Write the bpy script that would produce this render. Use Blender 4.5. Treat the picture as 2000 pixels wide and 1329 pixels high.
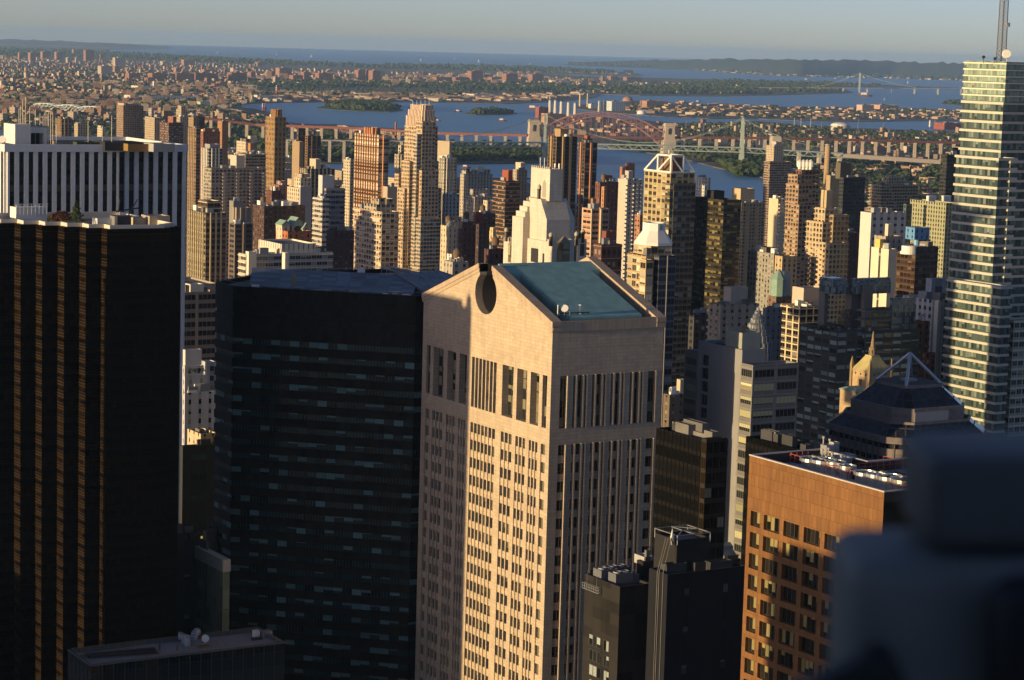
import bpy, math, random
import numpy as np
from mathutils import Matrix, Vector
R = math.radians
SC = bpy.context.scene
COL = SC.collection
for o in list(bpy.data.objects): bpy.data.objects.remove(o)

# ------------------------------------------------------------------ camera
# X runs along the cross streets, Y along the avenues, Z up; metres.
CAM_Z, FPX, YAW, ROLL = 255.0, 4500.0, R(31.2), R(1.65)
PITCH = math.atan(574.5 / FPX)
CAM = np.array([0.0, 0.0, CAM_Z])
FH = np.array([math.sin(YAW), math.cos(YAW), 0.0])
RH = np.array([math.cos(YAW), -math.sin(YAW), 0.0])
_f = np.array([math.sin(YAW)*math.cos(PITCH), math.cos(YAW)*math.cos(PITCH), -math.sin(PITCH)])
_u = np.cross(RH, _f)
_r2 = RH*math.cos(ROLL) + _u*math.sin(ROLL)
_u2 = _u*math.cos(ROLL) - RH*math.sin(ROLL)
cam = bpy.data.cameras.new('camera')
camo = bpy.data.objects.new('camera', cam); COL.objects.link(camo); SC.camera = camo
camo.matrix_world = Matrix(((_r2[0], _u2[0], -_f[0], 0), (_r2[1], _u2[1], -_f[1], 0), (_r2[2], _u2[2], -_f[2], CAM_Z), (0, 0, 0, 1)))
cam.sensor_width = 36.0; cam.lens = 81.0
cam.clip_start = 0.05; cam.clip_end = 200000.0
cam.dof.use_dof = True; cam.dof.focus_distance = 900.0; cam.dof.aperture_fstop = 4.4

# ------------------------------------------------------------------ light
SUN_EL, SUN_N = R(4.2), R(-1.2)          # the sun stands low in the west, a touch south of the cross streets
w = bpy.data.worlds.new('World'); SC.world = w; w.use_nodes = True
nt = w.node_tree; nt.nodes.clear()
bg = nt.nodes.new('ShaderNodeBackground'); ow = nt.nodes.new('ShaderNodeOutputWorld'); sky = nt.nodes.new('ShaderNodeTexSky')
sky.sky_type = 'NISHITA'; sky.sun_disc = False
sky.sun_elevation = SUN_EL; sky.sun_rotation = R(270) + SUN_N
sky.altitude = 0; sky.air_density = 0.42; sky.dust_density = 0.4; sky.ozone_density = 0.9
bg.inputs['Strength'].default_value = 0.13
tint = nt.nodes.new('ShaderNodeVectorMath'); tint.operation = 'MULTIPLY'; tint.inputs[1].default_value = (.90, .83, .98)   # pulls the sky's colour towards neutral grey
nt.links.new(sky.outputs[0], tint.inputs[0]); nt.links.new(tint.outputs[0], bg.inputs[0]); nt.links.new(bg.outputs[0], ow.inputs[0])
sl = bpy.data.lights.new('sun', 'SUN'); so = bpy.data.objects.new('sun', sl); COL.objects.link(so)
sl.energy = 5.0; sl.angle = R(0.5); sl.color = (1.0, 0.74, 0.38)
SUN = Vector((-math.cos(SUN_N)*math.cos(SUN_EL), math.sin(SUN_N)*math.cos(SUN_EL), math.sin(SUN_EL)))
so.rotation_euler = SUN.to_track_quat('Z', 'Y').to_euler(); so.location = (-50, 0, 600)
SC.view_settings.view_transform = 'Standard'; SC.view_settings.look = 'None'
SC.view_settings.exposure = 0.36; SC.view_settings.gamma = 1.0
SC.cycles.use_denoising = True
SC.cycles.max_bounces = 6; SC.cycles.diffuse_bounces = 2; SC.cycles.glossy_bounces = 3; SC.cycles.volume_bounces = 1
SC.cycles.use_adaptive_sampling = True; SC.cycles.adaptive_threshold = 0.01
SC.cycles.sample_clamp_indirect = 4.0

# ------------------------------------------------------------------ helpers: places
def ray(px, py):
    d = (px-1000.0)*_r2 - (py-664.5)*_u2 + FPX*_f
    return d/np.linalg.norm(d)
def at_d(px, py, d):                       # the point d metres along the level view axis
    v = ray(px, py); return CAM + v*(d/np.dot(v, FH))
def at_z(px, py, z):
    v = ray(px, py); return CAM + v*((z-CAM_Z)/v[2])
def at_x(px, py, x):
    v = ray(px, py); return CAM + v*(x/v[0])
def at_y(px, py, y):
    v = ray(px, py); return CAM + v*(y/v[1])
def run(C, axis, px):                      # distance from C along a world axis at which column px is reached
    C = np.array(C, float)-CAM; A = np.array(axis, float); k = (px-1000.0)/FPX
    a, b = np.dot(C, _r2), np.dot(A, _r2); c, d = np.dot(C, _f), np.dot(A, _f)
    return (k*c-a)/(b-k*d)
def zpx(C, py):                            # height above point C's foot at which row py is reached
    C = np.array([C[0], C[1], 0.0])-CAM; A = np.array([0, 0, 1.0]); k = -(py-664.5)/FPX
    a, b = np.dot(C, _u2), np.dot(A, _u2); c, d = np.dot(C, _f), np.dot(A, _f)
    return (k*c-a)/(b-k*d)
def proj(P):
    P = np.array(P, float)-CAM; c = np.dot(P, _f)
    return 1000+FPX*np.dot(P, _r2)/c, 664.5-FPX*np.dot(P, _u2)/c
X3, Y3, Z3 = (1, 0, 0), (0, 1, 0), (0, 0, 1)

# ------------------------------------------------------------------ helpers: meshes
def tag(o, label=None, cat=None, group=None, kind=None):
    if label: o['label'] = label
    if cat: o['category'] = cat
    if group: o['group'] = group
    if kind: o['kind'] = kind
    return o
def empty(name, loc, label=None, cat=None, group=None):
    o = bpy.data.objects.new(name, None); COL.objects.link(o); o.location = tuple(float(a) for a in loc)
    o.empty_display_size = 5
    return tag(o, label, cat, group)
class MB:
    def __init__(s): s.v = []; s.f = []; s.m = []; s.uv = []
    def vert(s, p): s.v.append((float(p[0]), float(p[1]), float(p[2]))); return len(s.v)-1
    def face(s, idx, m=0, uv=None):
        s.f.append(tuple(idx)); s.m.append(m); s.uv.append(uv or [(0.0, 0.0)]*len(idx))
    def quad(s, a, b, c, d, m=0, uv=None): s.face([s.vert(a), s.vert(b), s.vert(c), s.vert(d)], m, uv)
    def box(s, x0, y0, z0, x1, y1, z1, m=0, bottom=True, top_m=None):
        i = [s.vert(p) for p in ((x0, y0, z0), (x1, y0, z0), (x1, y1, z0), (x0, y1, z0), (x0, y0, z1), (x1, y0, z1), (x1, y1, z1), (x0, y1, z1))]
        for q in ((0, 1, 5, 4), (1, 2, 6, 5), (2, 3, 7, 6), (3, 0, 4, 7)): s.face([i[k] for k in q], m)
        s.face([i[k] for k in (4, 5, 6, 7)], m if top_m is None else top_m)
        if bottom: s.face([i[k] for k in (3, 2, 1, 0)], m)
    def loft(s, rings, ms=None, bay=3.5, floor=3.5, cap=None, z0=0.0, bottom=None, nomin=0.45):
        n = len(rings[0]); ids = [[s.vert(p) for p in r] for r in rings]
        r0 = max(rings, key=lambda r: sum(math.dist(r[k][:2], r[(k+1) % n][:2]) for k in range(n)))
        us = []
        for k in range(n):
            L = math.dist(r0[k][:2], r0[(k+1) % n][:2]); us.append(0 if L < nomin*bay else max(1, round(L/bay)))
        for j in range(len(rings)-1):
            m = 0 if ms is None else ms[j]
            for k in range(n):
                k2 = (k+1) % n; a, b = rings[j][k], rings[j+1][k]
                va, vb = (a[2]-z0)/floor, (b[2]-z0)/floor
                uv = [(0, va), (us[k], va), (us[k], vb), (0, vb)] if us[k] else None
                s.face([ids[j][k], ids[j][k2], ids[j+1][k2], ids[j+1][k]], m, uv)
        if cap is not None: s.face(ids[-1], cap)
        if bottom is not None: s.face(ids[0][::-1], bottom)
    def tube(s, p, q, r, n=6, m=0, r2=None):
        p, q = Vector(p), Vector(q); r2 = r if r2 is None else r2
        w_ = (q-p).normalized(); a = w_.orthogonal().normalized(); b = w_.cross(a)
        A = [s.vert(p+(a*math.cos(t)+b*math.sin(t))*r) for t in [2*math.pi*k/n for k in range(n)]]
        B = [s.vert(q+(a*math.cos(t)+b*math.sin(t))*r2) for t in [2*math.pi*k/n for k in range(n)]]
        for k in range(n): s.face([A[k], A[(k+1) % n], B[(k+1) % n], B[k]], m)
        s.face(A[::-1], m); s.face(B, m)
    def revolve(s, c, prof, n=12, m=0):
        rings = []
        for r, z in prof: rings.append([s.vert((c[0]+r*math.cos(2*math.pi*k/n), c[1]+r*math.sin(2*math.pi*k/n), c[2]+z)) for k in range(n)])
        for j in range(len(rings)-1):
            for k in range(n): s.face([rings[j][k], rings[j][(k+1) % n], rings[j+1][(k+1) % n], rings[j+1][k]], m)
        s.face(rings[0][::-1], m); s.face(rings[-1], m)
    def build(s, name, mats, parent=None, loc=(0, 0, 0), smooth=False):
        L = np.array([float(a) for a in loc])
        if parent is not None: L = L+np.array(parent.location) if parent.parent is None else L+np.array(parent.location)+np.array(parent.parent.location)
        me = bpy.data.meshes.new(name)
        V = np.array(s.v)-L
        me.from_pydata(V.tolist(), [], s.f)
        mats = mats if isinstance(mats, (list, tuple)) else [mats]
        for m in mats: me.materials.append(m)
        if len(mats) > 1: me.polygons.foreach_set('material_index', s.m)
        lay = me.uv_layers.new(name='UVMap')
        lay.data.foreach_set('uv', np.array([c for u in s.uv for p in u for c in p], dtype=np.float32))
        if smooth: me.polygons.foreach_set('use_smooth', [True]*len(s.f))
        me.update()
        o = bpy.data.objects.new(name, me); COL.objects.link(o)
        if parent is not None: o.parent = parent; o.location = tuple(float(a) for a in loc)
        else: o.location = tuple(float(a) for a in loc)
        return o
def offs(poly, d):                          # polygon moved outwards by d (counter-clockwise outline)
    n = len(poly); out = []
    for i in range(n):
        a, b, c = poly[i-1], poly[i], poly[(i+1) % n]
        e1 = (b[0]-a[0], b[1]-a[1]); e2 = (c[0]-b[0], c[1]-b[1])
        l1 = math.hypot(*e1) or 1e-9; l2 = math.hypot(*e2) or 1e-9
        n1 = (e1[1]/l1, -e1[0]/l1); n2 = (e2[1]/l2, -e2[0]/l2)
        k = 1+n1[0]*n2[0]+n1[1]*n2[1]
        k = max(k, 0.3)
        out.append((b[0]+(n1[0]+n2[0])/k*d, b[1]+(n1[1]+n2[1])/k*d))
    return out
def rect(x0, y0, x1, y1): return [(x0, y0), (x1, y0), (x1, y1), (x0, y1)]
def ribbed(poly, bay, w_, dep, corner=True):
    out = []; n = len(poly)
    for i in range(n):
        a, b = poly[i], poly[(i+1) % n]; L = math.dist(a, b); k = max(1, round(L/bay)); step = L/k
        t = ((b[0]-a[0])/L, (b[1]-a[1])/L); nn = (t[1], -t[0])
        out.append(a)
        for j in range(1, k):
            for s_, e_ in ((-w_/2, 0), (-w_/2, dep), (w_/2, dep), (w_/2, 0)):
                out.append((a[0]+t[0]*(j*step+s_)+nn[0]*e_, a[1]+t[1]*(j*step+s_)+nn[1]*e_))
    return out
def P3(poly, z): return [(x, y, z) for x, y in poly]
def shell(mb, poly, z0, z1, bay=3.5, floor=3.4, slab=0.0, par=1.0, mw=0, mr=1, mt=2, slab_h=0.45, slab_top=None, zref=None):
    zr = z0 if zref is None else zref
    rings = [P3(poly, z0)]; ms = []
    if slab > 0:
        n = int((z1-z0-1)/floor); zt = z1-1.2 if slab_top is None else slab_top
        o = offs(poly, slab)
        for k in range(n, -1, -1):
            z = zt-k*floor
            if z < z0+.5: continue
            rings += [P3(poly, z), P3(o, z), P3(o, z+slab_h), P3(poly, z+slab_h)]; ms += [mw, mt, mt, mt]
        zr = zt+slab_h-300*floor
    rings.append(P3(poly, z1)); ms.append(mw)
    ins = offs(poly, -0.4)
    rings += [P3(ins, z1), P3(ins, z1-par)]; ms += [mt, mt]
    mb.loft(rings, ms, bay, floor, cap=mr, z0=zr)
def grid_wall(mb, O, U, us, vs, depth, m=0, mrev=0, inward=None):
    """a wall on break lines us (along U) x vs (heights); cells sunk by depth[i][j] metres along inward"""
    O = np.array(O, float); U = np.array(U, float); I = np.array(inward, float); Z = np.array([0, 0, 1.0])
    nu, nv = len(us)-1, len(vs)-1; cache = {}
    def V(i, j, d):
        k = (i, j, round(d, 3))
        if k not in cache: cache[k] = mb.vert(O+U*us[i]+Z*vs[j]+I*d)
        return cache[k]
    for i in range(nu):
        for j in range(nv):
            d = depth[i][j]
            uvq = [(us[i], vs[j]), (us[i+1], vs[j]), (us[i+1], vs[j+1]), (us[i], vs[j+1])]
            mb.face([V(i, j, d), V(i+1, j, d), V(i+1, j+1, d), V(i, j+1, d)], m, uvq)
            if i+1 < nu and depth[i+1][j] != d:
                e = depth[i+1][j]
                mb.face([V(i+1, j, d), V(i+1, j, e), V(i+1, j+1, e), V(i+1, j+1, d)], mrev, [(us[i+1]+d, vs[j]), (us[i+1]+e, vs[j]), (us[i+1]+e, vs[j+1]), (us[i+1]+d, vs[j+1])])
            if j+1 < nv and depth[i][j+1] != d:
                e = depth[i][j+1]
                mb.face([V(i, j+1, d), V(i+1, j+1, d), V(i+1, j+1, e), V(i, j+1, e)], mrev, [(us[i], vs[j+1]), (us[i+1], vs[j+1]), (us[i+1], vs[j+1]+e), (us[i], vs[j+1]+e)])

# ------------------------------------------------------------------ helpers: materials
def mat(name, col, rough=0.7, metal=0.0, noise=0.12, scale=0.15, spec=0.5, emit=None, streak=0.0):
    m = bpy.data.materials.new(name); m.use_nodes = True; nt = m.node_tree; b = nt.nodes['Principled BSDF']
    b.inputs['Roughness'].default_value = rough; b.inputs['Metallic'].default_value = metal
    b.inputs['Specular IOR Level'].default_value = spec
    if noise > 0:
        tc = nt.nodes.new('ShaderNodeTexCoord'); mp = nt.nodes.new('ShaderNodeMapping'); n = nt.nodes.new('ShaderNodeTexNoise')
        mp.inputs['Scale'].default_value = (1, 1, 0.15 if streak else 1)
        n.inputs['Scale'].default_value = scale; n.inputs['Detail'].default_value = 6
        mx = nt.nodes.new('ShaderNodeMix'); mx.data_type = 'RGBA'
        mx.inputs['A'].default_value = (*[c*(1-noise*1.6) for c in col], 1); mx.inputs['B'].default_value = (*[min(1, c*(1+noise*1.6)) for c in col], 1)
        nt.links.new(tc.outputs['Object'], mp.inputs[0]); nt.links.new(mp.outputs[0], n.inputs['Vector'])
        nt.links.new(n.outputs[0], mx.inputs['Factor']); nt.links.new(mx.outputs['Result'], b.inputs['Base Color'])
    else: b.inputs['Base Color'].default_value = (*col, 1)
    if emit: b.inputs['Emission Color'].default_value = (*emit[0], 1); b.inputs['Emission Strength'].default_value = emit[1]
    return m
def _facade_group():
    g = bpy.data.node_groups.new('Facade', 'ShaderNodeTree'); I = g.interface
    def sock(n, t, dv):
        s = I.new_socket(n, in_out='INPUT', socket_type=t); s.default_value = dv
    for n, dv in (('Wall', (.5, .4, .3, 1)), ('Spandrel', (.5, .4, .3, 1)), ('Glass', (.02, .025, .03, 1)), ('Blind', (.5, .45, .35, 1))): sock(n, 'NodeSocketColor', dv)
    for n, dv in (('WinW', .5), ('WinH', .5), ('Sill', .25), ('BlindAmt', .3), ('Mull', 2.0), ('Dirt', .15), ('GRough', .12), ('Lit', .0), ('WRough', .85), ('GMetal', 0.0), ('Panel', 0.0), ('Spec', .5)): sock(n, 'NodeSocketFloat', dv)
    I.new_socket('Shader', in_out='OUTPUT', socket_type='NodeSocketShader')
    N, L = g.nodes, g.links; gi = N.new('NodeGroupInput'); go = N.new('NodeGroupOutput')
    def M(op, a, b=None, c=None):
        n = N.new('ShaderNodeMath'); n.operation = op
        for k, x in enumerate((a, b, c)):
            if x is None: continue
            if isinstance(x, (int, float)): n.inputs[k].default_value = x
            else: L.new(x, n.inputs[k])
        return n.outputs[0]
    def mix(f, a, b):
        n = N.new('ShaderNodeMix'); n.data_type = 'RGBA'
        L.new(f, n.inputs['Factor'])
        for k, x in (('A', a), ('B', b)):
            if isinstance(x, tuple): n.inputs[k].default_value = x
            else: L.new(x, n.inputs[k])
        return n.outputs['Result']
    G = gi.outputs
    uv = N.new('ShaderNodeUVMap'); uv.uv_map = 'UVMap'; sp = N.new('ShaderNodeSeparateXYZ'); L.new(uv.outputs[0], sp.inputs[0])
    u, v = sp.outputs[0], sp.outputs[1]
    fu, iu, fv, iv = M('FRACT', u), M('FLOOR', u), M('FRACT', v), M('FLOOR', v)
    du = M('ABSOLUTE', M('SUBTRACT', fu, .5)); a = M('LESS_THAN', du, M('MULTIPLY', G['WinW'], .5))
    fw = M('DIVIDE', M('SUBTRACT', fv, G['Sill']), G['WinH']); b = M('MULTIPLY', M('GREATER_THAN', fw, 0), M('LESS_THAN', fw, 1))
    win = M('MULTIPLY', a, b); spm = M('SUBTRACT', a, win)
    ge = N.new('ShaderNodeNewGeometry'); gs = N.new('ShaderNodeSeparateXYZ'); L.new(ge.outputs['True Normal'], gs.inputs[0])
    oi = N.new('ShaderNodeObjectInfo'); cb = N.new('ShaderNodeCombineXYZ')
    L.new(M('MULTIPLY_ADD', gs.outputs[0], 37.3, iu), cb.inputs[0]); L.new(M('MULTIPLY_ADD', gs.outputs[1], 91.7, iv), cb.inputs[1]); L.new(M('MULTIPLY', oi.outputs['Random'], 713.0), cb.inputs[2])
    wn = N.new('ShaderNodeTexWhiteNoise'); wn.noise_dimensions = '3D'; L.new(cb.outputs[0], wn.inputs['Vector'])
    ws = N.new('ShaderNodeSeparateColor'); L.new(wn.outputs['Color'], ws.inputs[0]); r1, r2, r3 = ws.outputs[0], ws.outputs[1], ws.outputs[2]; r4 = wn.outputs['Value']
    blind = M('MULTIPLY', M('LESS_THAN', r1, G['BlindAmt']), M('GREATER_THAN', fw, M('MULTIPLY_ADD', r2, 1.2, -.35)))
    lf = M('FRACT', M('MULTIPLY', M('ADD', M('DIVIDE', M('SUBTRACT', fu, .5), G['WinW']), .5), G['Mull']))
    fr = M('LESS_THAN', lf, .09)
    gv = N.new('ShaderNodeVectorMath'); gv.operation = 'SCALE'; L.new(G['Glass'], gv.inputs[0]); L.new(M('MULTIPLY_ADD', r3, 1.3, .4), gv.inputs['Scale'])
    bv = N.new('ShaderNodeVectorMath'); bv.operation = 'SCALE'; L.new(G['Blind'], bv.inputs[0]); L.new(M('MULTIPLY_ADD', r4, .8, .45), bv.inputs['Scale'])
    wc = mix(fr, mix(blind, gv.outputs[0], bv.outputs[0]), G['Spandrel'])
    tc = N.new('ShaderNodeTexCoord'); n1 = N.new('ShaderNodeTexNoise'); n1.inputs['Scale'].default_value = .09; n1.inputs['Detail'].default_value = 7; n1.inputs['Roughness'].default_value = .65
    L.new(tc.outputs['Object'], n1.inputs['Vector'])
    mp = N.new('ShaderNodeMapping'); mp.inputs['Scale'].default_value = (1, 1, .05); n2 = N.new('ShaderNodeTexNoise'); n2.inputs['Scale'].default_value = .55; n2.inputs['Detail'].default_value = 4
    L.new(tc.outputs['Object'], mp.inputs[0]); L.new(mp.outputs[0], n2.inputs['Vector'])
    pn = N.new('ShaderNodeTexWhiteNoise'); pn.noise_dimensions = '3D'; pc = N.new('ShaderNodeCombineXYZ')
    L.new(M('FLOOR', M('MULTIPLY', u, 2.0)), pc.inputs[0]); L.new(M('FLOOR', M('MULTIPLY', v, 2.0)), pc.inputs[1]); L.new(gs.outputs[0], pc.inputs[2]); L.new(pc.outputs[0], pn.inputs['Vector'])
    dv = M('ADD', M('ADD', M('MULTIPLY', M('SUBTRACT', n1.outputs[0], .5), 2.4), M('MULTIPLY', M('SUBTRACT', n2.outputs[0], .5), 1.6)), M('MULTIPLY', M('SUBTRACT', pn.outputs['Value'], .5), G['Panel']))
    fac = M('MAXIMUM', M('MULTIPLY_ADD', dv, G['Dirt'], 1.0), .2)
    wl = N.new('ShaderNodeVectorMath'); wl.operation = 'SCALE'; L.new(mix(spm, G['Wall'], G['Spandrel']), wl.inputs[0]); L.new(fac, wl.inputs['Scale'])
    base = mix(win, wl.outputs[0], wc)
    gl = M('MULTIPLY', M('MULTIPLY', win, M('SUBTRACT', 1.0, M('MULTIPLY', blind, .75))), M('SUBTRACT', 1.0, fr))
    p = N.new('ShaderNodeBsdfPrincipled'); L.new(base, p.inputs['Base Color'])
    L.new(M('ADD', M('MULTIPLY', G['WRough'], M('SUBTRACT', 1.0, gl)), M('MULTIPLY', G['GRough'], gl)), p.inputs['Roughness'])
    L.new(M('MULTIPLY', gl, G['GMetal']), p.inputs['Metallic']); L.new(G['Spec'], p.inputs['Specular IOR Level'])
    lit = M('MULTIPLY', win, M('LESS_THAN', M('FRACT', M('MULTIPLY', M('ADD', r2, r3), 7.13)), G['Lit']))
    p.inputs['Emission Color'].default_value = (1.0, .62, .22, 1); L.new(M('MULTIPLY', lit, .35), p.inputs['Emission Strength'])
    bp = N.new('ShaderNodeBump'); bp.inputs['Strength'].default_value = .5; bp.inputs['Distance'].default_value = .25
    L.new(M('MULTIPLY_ADD', win, -1.0, M('MULTIPLY', n1.outputs[0], .25)), bp.inputs['Height']); L.new(bp.outputs[0], p.inputs['Normal'])
    L.new(p.outputs[0], go.inputs[0]); return g
FG = _facade_group()
_fc = {}
def fac(wall, glass=(.02, .025, .03), ww=.5, wh=.5, sill=.27, span=None, blind=.25, bc=(.45, .4, .3), mull=2, dirt=.13, gr=.1, lit=0., wr=.85, gm=0., panel=.25, sp=.5, name='facade'):
    k = repr((wall, glass, ww, wh, sill, span, blind, bc, mull, dirt, gr, lit, wr, gm, panel, sp))
    if k in _fc: return _fc[k]
    m = bpy.data.materials.new(name); m.use_nodes = True; nt = m.node_tree; nt.nodes.clear()
    g = nt.nodes.new('ShaderNodeGroup'); g.node_tree = FG; o = nt.nodes.new('ShaderNodeOutputMaterial'); nt.links.new(g.outputs[0], o.inputs[0])
    spn = span or tuple(c*.75 for c in wall)
    for n, x in (('Wall', wall), ('Spandrel', spn), ('Glass', glass), ('Blind', bc)): g.inputs[n].default_value = (*x, 1)
    for n, x in (('WinW', ww), ('WinH', wh), ('Sill', sill), ('BlindAmt', blind), ('Mull', mull), ('Dirt', dirt), ('GRough', gr), ('Lit', lit), ('WRough', wr), ('GMetal', gm), ('Panel', panel), ('Spec', sp)): g.inputs[n].default_value = x
    _fc[k] = m; return m
M_ROOF = mat('roof_gravel', (.16, .15, .14), .95, noise=.35, scale=.12)
M_ROOFD = mat('roof_tar', (.05, .05, .052), .9, noise=.35, scale=.12)
M_ROOFL = mat('roof_pale', (.34, .33, .32), .9, noise=.25, scale=.12)
M_STEEL = mat('grey_steel', (.3, .3, .31), .5, .4, .1)
M_WHITE = mat('white_paint', (.78, .75, .68), .6, 0, .06)
M_DARK = mat('dark_metal', (.03, .03, .032), .5, 0, .2)
M_WOOD = mat('tank_wood', (.16, .1, .06), .9, 0, .3, .6)
M_LEAF = mat('leaves', (.035, .06, .018), .8, 0, .5, .4)
M_TRUNK = mat('bark', (.06, .045, .03), .9)
rng = random.Random(7)
# ================================================================== the setting: water, land, hills
def water_mat():
    m = bpy.data.materials.new('river_water'); m.use_nodes = True; nt = m.node_tree; b = nt.nodes['Principled BSDF']
    b.inputs['Base Color'].default_value = (.045, .10, .17, 1); b.inputs['Roughness'].default_value = .35
    b.inputs['Specular IOR Level'].default_value = .05
    tc = nt.nodes.new('ShaderNodeTexCoord'); n = nt.nodes.new('ShaderNodeTexNoise'); n.inputs['Scale'].default_value = .02; n.inputs['Detail'].default_value = 8
    n2 = nt.nodes.new('ShaderNodeTexNoise'); n2.inputs['Scale'].default_value = .0016; n2.inputs['Detail'].default_value = 5
    bp = nt.nodes.new('ShaderNodeBump'); bp.inputs['Strength'].default_value = .35; bp.inputs['Distance'].default_value = 4
    mx = nt.nodes.new('ShaderNodeMix'); mx.data_type = 'RGBA'
    mx.inputs['A'].default_value = (.12, .28, .45, 1); mx.inputs['B'].default_value = (.165, .37, .56, 1)  # blues raised to stand in for the sky's reflection
    L = nt.links; L.new(tc.outputs['Object'], n.inputs['Vector']); L.new(tc.outputs['Object'], n2.inputs['Vector']); L.new(n.outputs[0], bp.inputs['Height']); L.new(bp.outputs[0], b.inputs['Normal'])
    L.new(n2.outputs[0], mx.inputs['Factor']); L.new(mx.outputs['Result'], b.inputs['Base Color'])
    return m
def land_mat(name, a, b_, c, s1=.006, s2=.05):
    m = bpy.data.materials.new(name); m.use_nodes = True; nt = m.node_tree; b = nt.nodes['Principled BSDF']; b.inputs['Roughness'].default_value = .95
    tc = nt.nodes.new('ShaderNodeTexCoord'); n = nt.nodes.new('ShaderNodeTexNoise'); n.inputs['Scale'].default_value = s1; n.inputs['Detail'].default_value = 8; n.inputs['Roughness'].default_value = .7
    r = nt.nodes.new('ShaderNodeValToRGB'); e = r.color_ramp.elements
    e[0].position = .42; e[0].color = (*a, 1); e[1].position = .6; e[1].color = (*b_, 1); k = e.new(.75); k.color = (*c, 1)
    L = nt.links; L.new(tc.outputs['Object'], n.inputs['Vector']); L.new(n.outputs[0], r.inputs[0]); L.new(r.outputs[0], b.inputs['Base Color'])
    return m
mb = MB(); far = 62000.0
mb.face([mb.vert(p) for p in ((-30000, -6000, 0), (90000, -6000, 0), (90000, 62000, 0), (-30000, 62000, 0))])
tag(mb.build('water', water_mat()), kind='structure')
LAND_T = land_mat('town_ground', (.06, .06, .035), (.17, .135, .09), (.27, .21, .145))
LAND_G = land_mat('green_ground', (.03, .05, .018), (.06, .08, .03), (.16, .14, .09), .01)
LAND_C = mat('city_ground', (.055, .055, .057), .9, noise=.3, scale=.02)
def g2(pts):                                # picture points laid on the ground plane; ('g', x, y) is a plan point
    out = []
    for p in pts:
        if p[0] == 'g': out.append((p[1], p[2]))
        else:
            q = at_z(p[0], p[1], 2.0); out.append((q[0], q[1]))
    return out
def land(name, pts, m, z=2.0):
    poly = g2(pts)
    A = sum(poly[i-1][0]*poly[i][1]-poly[i][0]*poly[i-1][1] for i in range(len(poly)))
    if A < 0: poly = poly[::-1]
    mb = MB(); mb.loft([P3(poly, -1.5), P3(poly, z)], cap=0); c = poly[0]
    return tag(mb.build(name, m), kind='structure')
BRONX = [(-300, 73), (0, 82), (120, 86), (330, 94), (330, 96.5), (230, 97), (185, 99), (195, 105), (330, 107.5), (420, 110), (480, 115), (560, 120), (640, 124), (700, 126), (780, 127), (830, 126), (870, 128), (900, 127), (990, 129), (1060, 131), (1150, 137), (1230, 142), (1258, 146.5), (1240, 149), (1150, 147), (1060, 144.5), (1150, 150), (1250, 152), (1386, 155), (1500, 158), (1620, 160.5), (1720, 166), (1880, 172), (2100, 178), (2100, 180.5), (1880, 174.5), (1720, 170.5), (1640, 172), (1667, 181.5), (1600, 184), (1480, 187), (1390, 188), (1250, 187), (1175, 184), (1165, 190), (1110, 197), (1050, 200), (985, 203), (900, 201), (800, 199), (700, 198), (600, 199.5), (520, 201), (462, 204), (456, 208), (500, 213), (540, 222), (560, 239), (600, 243), (653, 243), (697, 247), (791, 252), (840, 263), (870, 283), (1000, 283), (1060, 284), (1085, 318), (1060, 318), (880, 320), (640, 319), (560, 318), (300, 285), (20, 255), (-300, 245)]
land('north_land', BRONX, LAND_T)
land('astoria_land', [(1186, 285), (1130, 277), (1060, 268), (1035, 259), (1036, 240), (1060, 228), (1130, 224), (1200, 231), (1267, 236), (1319, 240), (1386, 240), (1480, 237), (1600, 247), (1660, 250), (1790, 254.5), (1812, 256.5), (1880, 257.5), (2400, 268), ('g', 12000, -2500), ('g', 2350, -2500), ('g', 2350, 2500), ('g', 2700, 3300), (1400, 327), (1346, 313), (1283, 301), (1237, 294)], LAND_T)
land('prison_island', [(1120, 211), (1130, 205), (1180, 200), (1240, 197), (1300, 198), (1330, 205), (1400, 208), (1480, 208), (1600, 210), (1680, 210), (1760, 211), (1880, 216), (2100, 222), (2100, 242), (1880, 236), (1750, 236.5), (1650, 238), (1560, 236), (1480, 232), (1386, 231.5), (1300, 228), (1230, 223), (1150, 216)], LAND_T)
land('wooded_island', [(618, 211), (640, 205), (700, 202), (760, 206), (788, 215), (760, 219), (700, 217), (650, 214)], LAND_G)
land('small_wooded_island', [(905, 222), (920, 219), (960, 217), (1010, 221), (990, 224), (930, 224)], LAND_G)
land('eastern_islet', [(1838, 203), (1850, 197), (1900, 199), (1960, 206), (1960, 210), (1880, 206)], LAND_G)
land('far_shore', [(1098, 127), (1150, 130), (1250, 133), (1350, 137), (1400, 140.5), (1480, 146), (1560, 150), (1650, 151), (1740, 153), (1880, 158), (2300, 170), (2300, 150), (1600, 131), (1300, 122.5), (1130, 123)], LAND_G)
land('manhattan_ground', [('g', -3000, -3000), ('g', 1850, -3000), ('g', 1850, 2800), ('g', 2100, 3300), ('g', 2300, 3800), (1130, 347), (1030, 348), (880, 347), (700, 350), (560, 346), (300, 300), (0, 268), (-400, 255)], LAND_C)
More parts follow.
